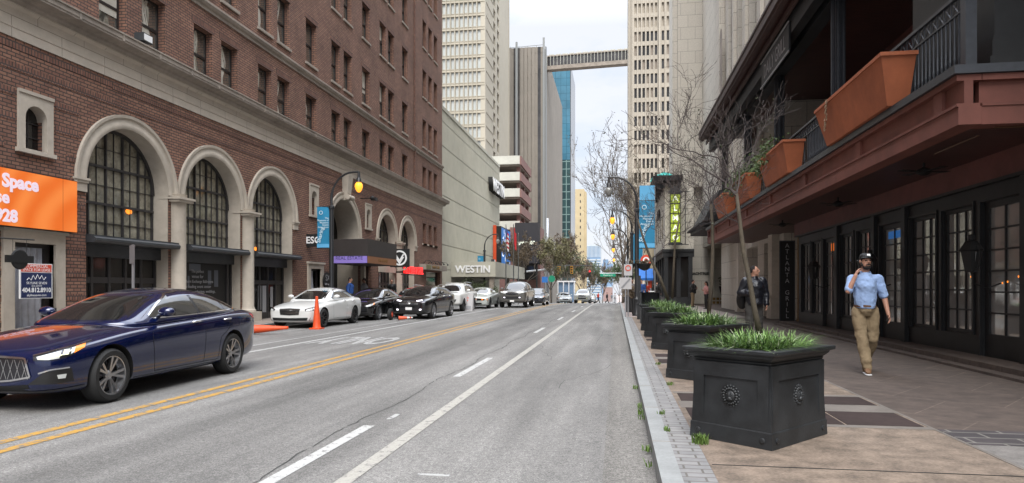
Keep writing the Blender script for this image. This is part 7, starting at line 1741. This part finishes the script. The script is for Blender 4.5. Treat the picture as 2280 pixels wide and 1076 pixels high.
    if beard:
        mb=MB(); mb.ell(hd+HR@V(0,-.045,-.092),(.056,.058,.036),14,10,rot=HR); 
        for sg in (1,-1): mb.tube([hd+HR@V(sg*.075,-.012,.0),hd+HR@V(sg*.064,-.042,-.07)],[.010,.02],8)
        mb.tube([hd+HR@V(-.04,-.097,-.055),hd+HR@V(0,-.108,-.043),hd+HR@V(.04,-.097,-.055)],[.009,.012,.009],8)
        fuse(mb,'beard','beard',t,.008,2)
    if detail:
        for sg in (1,-1):
            mb=MB(); c=hd+HR@V(sg*.031,-.087,.012); mb.ell(c,(.013,.009,.007),8,6); mb.build('eye',['black'],t,smooth=True)
    t.location=loc; t.rotation_euler=(0,0,rz); t.scale=(scale,)*3
    return t
WALK=dict(pelvis=(0,0,.98),chest=(0,-.01,1.32),neck=(0,0,1.53),head=(0,-.03,1.685),hpL=(.095,0,.92),hpR=(-.095,0,.92),
 knR=(-.075,-.15,.52),anR=(-.03,-.27,.105),toR=(-.05,-.43,.045),knL=(.10,-.03,.50),anL=(.075,.27,.19),toL=(.08,.15,.05),
 shL=(.185,0,1.425),elL=(.27,.02,1.14),wrL=(.31,-.04,.89),shR=(-.185,0,1.425),elR=(-.255,-.11,1.235),wrR=(-.155,-.13,1.475),haR=((.35,.45,.85),(1,.25,0),(.0,-1,.2),.55))
man=person('bearded man in blue polo shirt, khakis and black cap walking and phoning',(3.74,10.95,.137),R(-6),WALK,top='shirt_blue',bottom='khaki',beard=True,cap=True,belt=True,build=1.06,vox=.010,hairstyle='short',headturn=R(12))
ph=MB(); ph.M=Matrix.Translation((-.098,-.045,1.635))@Matrix.Rotation(R(-15),4,'Y')@Matrix.Rotation(R(20),4,'X'); ph.box(-.005,.005,-.035,.035,-.07,.07)
pt=thing('mobile_phone','dark mobile phone held to the ear of the bearded man','phone',(0,0,0),world=False); o=ph.build('phone_body',['black'],pt); MB_=MB(); MB_.M=ph.M; MB_.box(.0051,.0056,-.031,.031,-.062,.062); MB_.build('screen',['black_glass'],pt); pt.location=(3.74,10.95,.137); pt.rotation_euler=(0,0,R(-6))
STAND=dict(pelvis=(0,0,.97),chest=(0,-.01,1.31),neck=(0,0,1.51),head=(0,-.02,1.665),hpL=(.09,0,.92),hpR=(-.09,0,.92),knL=(.11,-.02,.51),anL=(.12,.03,.10),toL=(.13,-.12,.045),knR=(-.11,-.02,.51),anR=(-.12,.03,.10),toR=(-.14,-.12,.045),
 shL=(.19,0,1.43),elL=(.25,.03,1.15),wrL=(.26,-.06,.90),shR=(-.19,0,1.43),elR=(-.25,.03,1.15),wrR=(-.26,-.06,.90))
J2=dict(STAND); J2.update(elR=(-.30,.04,1.17),wrR=(-.10,-.19,1.16),haR=((.9,-.3,.1),(0,1,0),(0,0,1),.5),elL=(.28,.02,1.16))
p2=person('man in black quilted jacket standing beside the leaning tree trunk',(3.08,15.9,.137),R(12),J2,skin='skin',top='puffer',bottom='trouser_grey',sleeve='long',jacket=True,build=1.14,hairstyle='buzz',headturn=R(55),shoe='black')
# quilting seams on the jacket and a shoulder bag
bg_=thing('shoulder_bag','black bag hanging behind the man in the quilted jacket','bag',(2.7,16.1,1.0)); mb=MB(); mb.ell((2.86,16.12,1.14),(.13,.11,.22),14,10); fuse(mb,'pouch','black',bg_,.02,4); MB().tube([(2.94,15.95,1.58),(2.84,15.88,1.4),(2.80,15.98,1.25)],.018,6).build('strap',['plastic_black'],bg_)
J3=dict(STAND); J3.update(elL=(.27,-.02,1.17),wrL=(.10,-.22,1.22),haL=((-.6,-.6,.4),(0,.3,1),(-1,0,0),.5),elR=(-.26,-.02,1.16),wrR=(-.08,-.2,1.2),haR=((.6,-.6,.3),(0,.3,1),(1,0,0),.5))
person('man in black coat and tan trousers standing by the limestone wall',(4.82,44.2,.137),R(70),J3,top='black',bottom='khaki',shoe='black',sleeve='long',jacket=True,vox=.016,detail=False,build=1.02,headturn=R(10))
person('woman in pink top with long dark hair facing the man in the coat',(5.16,40.3,.137),R(-75),J3,top='pink_cloth',bottom='black',shoe='black',vox=.016,detail=False,build=.82,scale=.92,hairstyle='long')
# people behind the parked cars and by the far crossing
def small(label,x,y,rz,top,bottom,j=STAND,sc=1.,hs='short',skin='skin',bd=1.): return person(label,(x,y,gz(y)+(.14 if (x<-12.3 or x>.3) else .004)),R(rz),j,skin=skin,top=top,bottom=bottom,shoe='black',vox=.02,detail=False,build=bd,scale=sc,hairstyle=hs,sleeve='long')
small('person in blue top behind the black sedan near the entrance',-13.1,31.9,100,'blue_cloth','black'); small('person in grey top standing beside the person in blue',-13.0,33.6,-60,'grey_cloth','black',skin='skin_dark'); small('person in black standing before the shop with the red neon sign',-13.1,38.2,30,'black','black')
small('person in dark clothes striding over the far crossing',-1.5,112,80,'black','black',WALK); small('person in pale clothes on the far crossing',-.75,118,-90,'grey_cloth','paper_white',WALK); small('person in red walking left of the far crossing',-2.9,110,90,'red_cloth','black',WALK); small('person in pale top at the right end of the far crossing',-.2,114,90,'paper_white','grey_cloth',STAND)
small('person in olive jacket on the right pavement behind the dark pots',.95,41.2,10,'grey_cloth','black',skin='skin_dark'); small('person in dark blue near the red sign on the right pavement',1.55,43,-20,'blue_cloth','black'); small('person in red jacket under the blue awning',2.5,57.5,0,'red_cloth','black'); small('person in black beside the corner bar door',2.75,47,160,'black','trouser_grey')
# cafe parasols in red behind the blue awning
for i,(x,lb) in enumerate([(2.15,'left red cafe panel hanging below the blue awning'),(3.0,'right red cafe panel hanging below the blue awning')]):
    t=thing('cafe_banner',lb,'banner',(x,61.9,1.3)); MB().grid(lambda u,v:(x-.17+.34*u,61.9+.02*math.sin(u*6),1.35+.65*v),6,4).build('cloth',['sign_red'],t); MB().cyl((x-.2,61.9,2.0),(x+.2,61.9,2.0),.012,n=5).build('rod',['steel'],t)
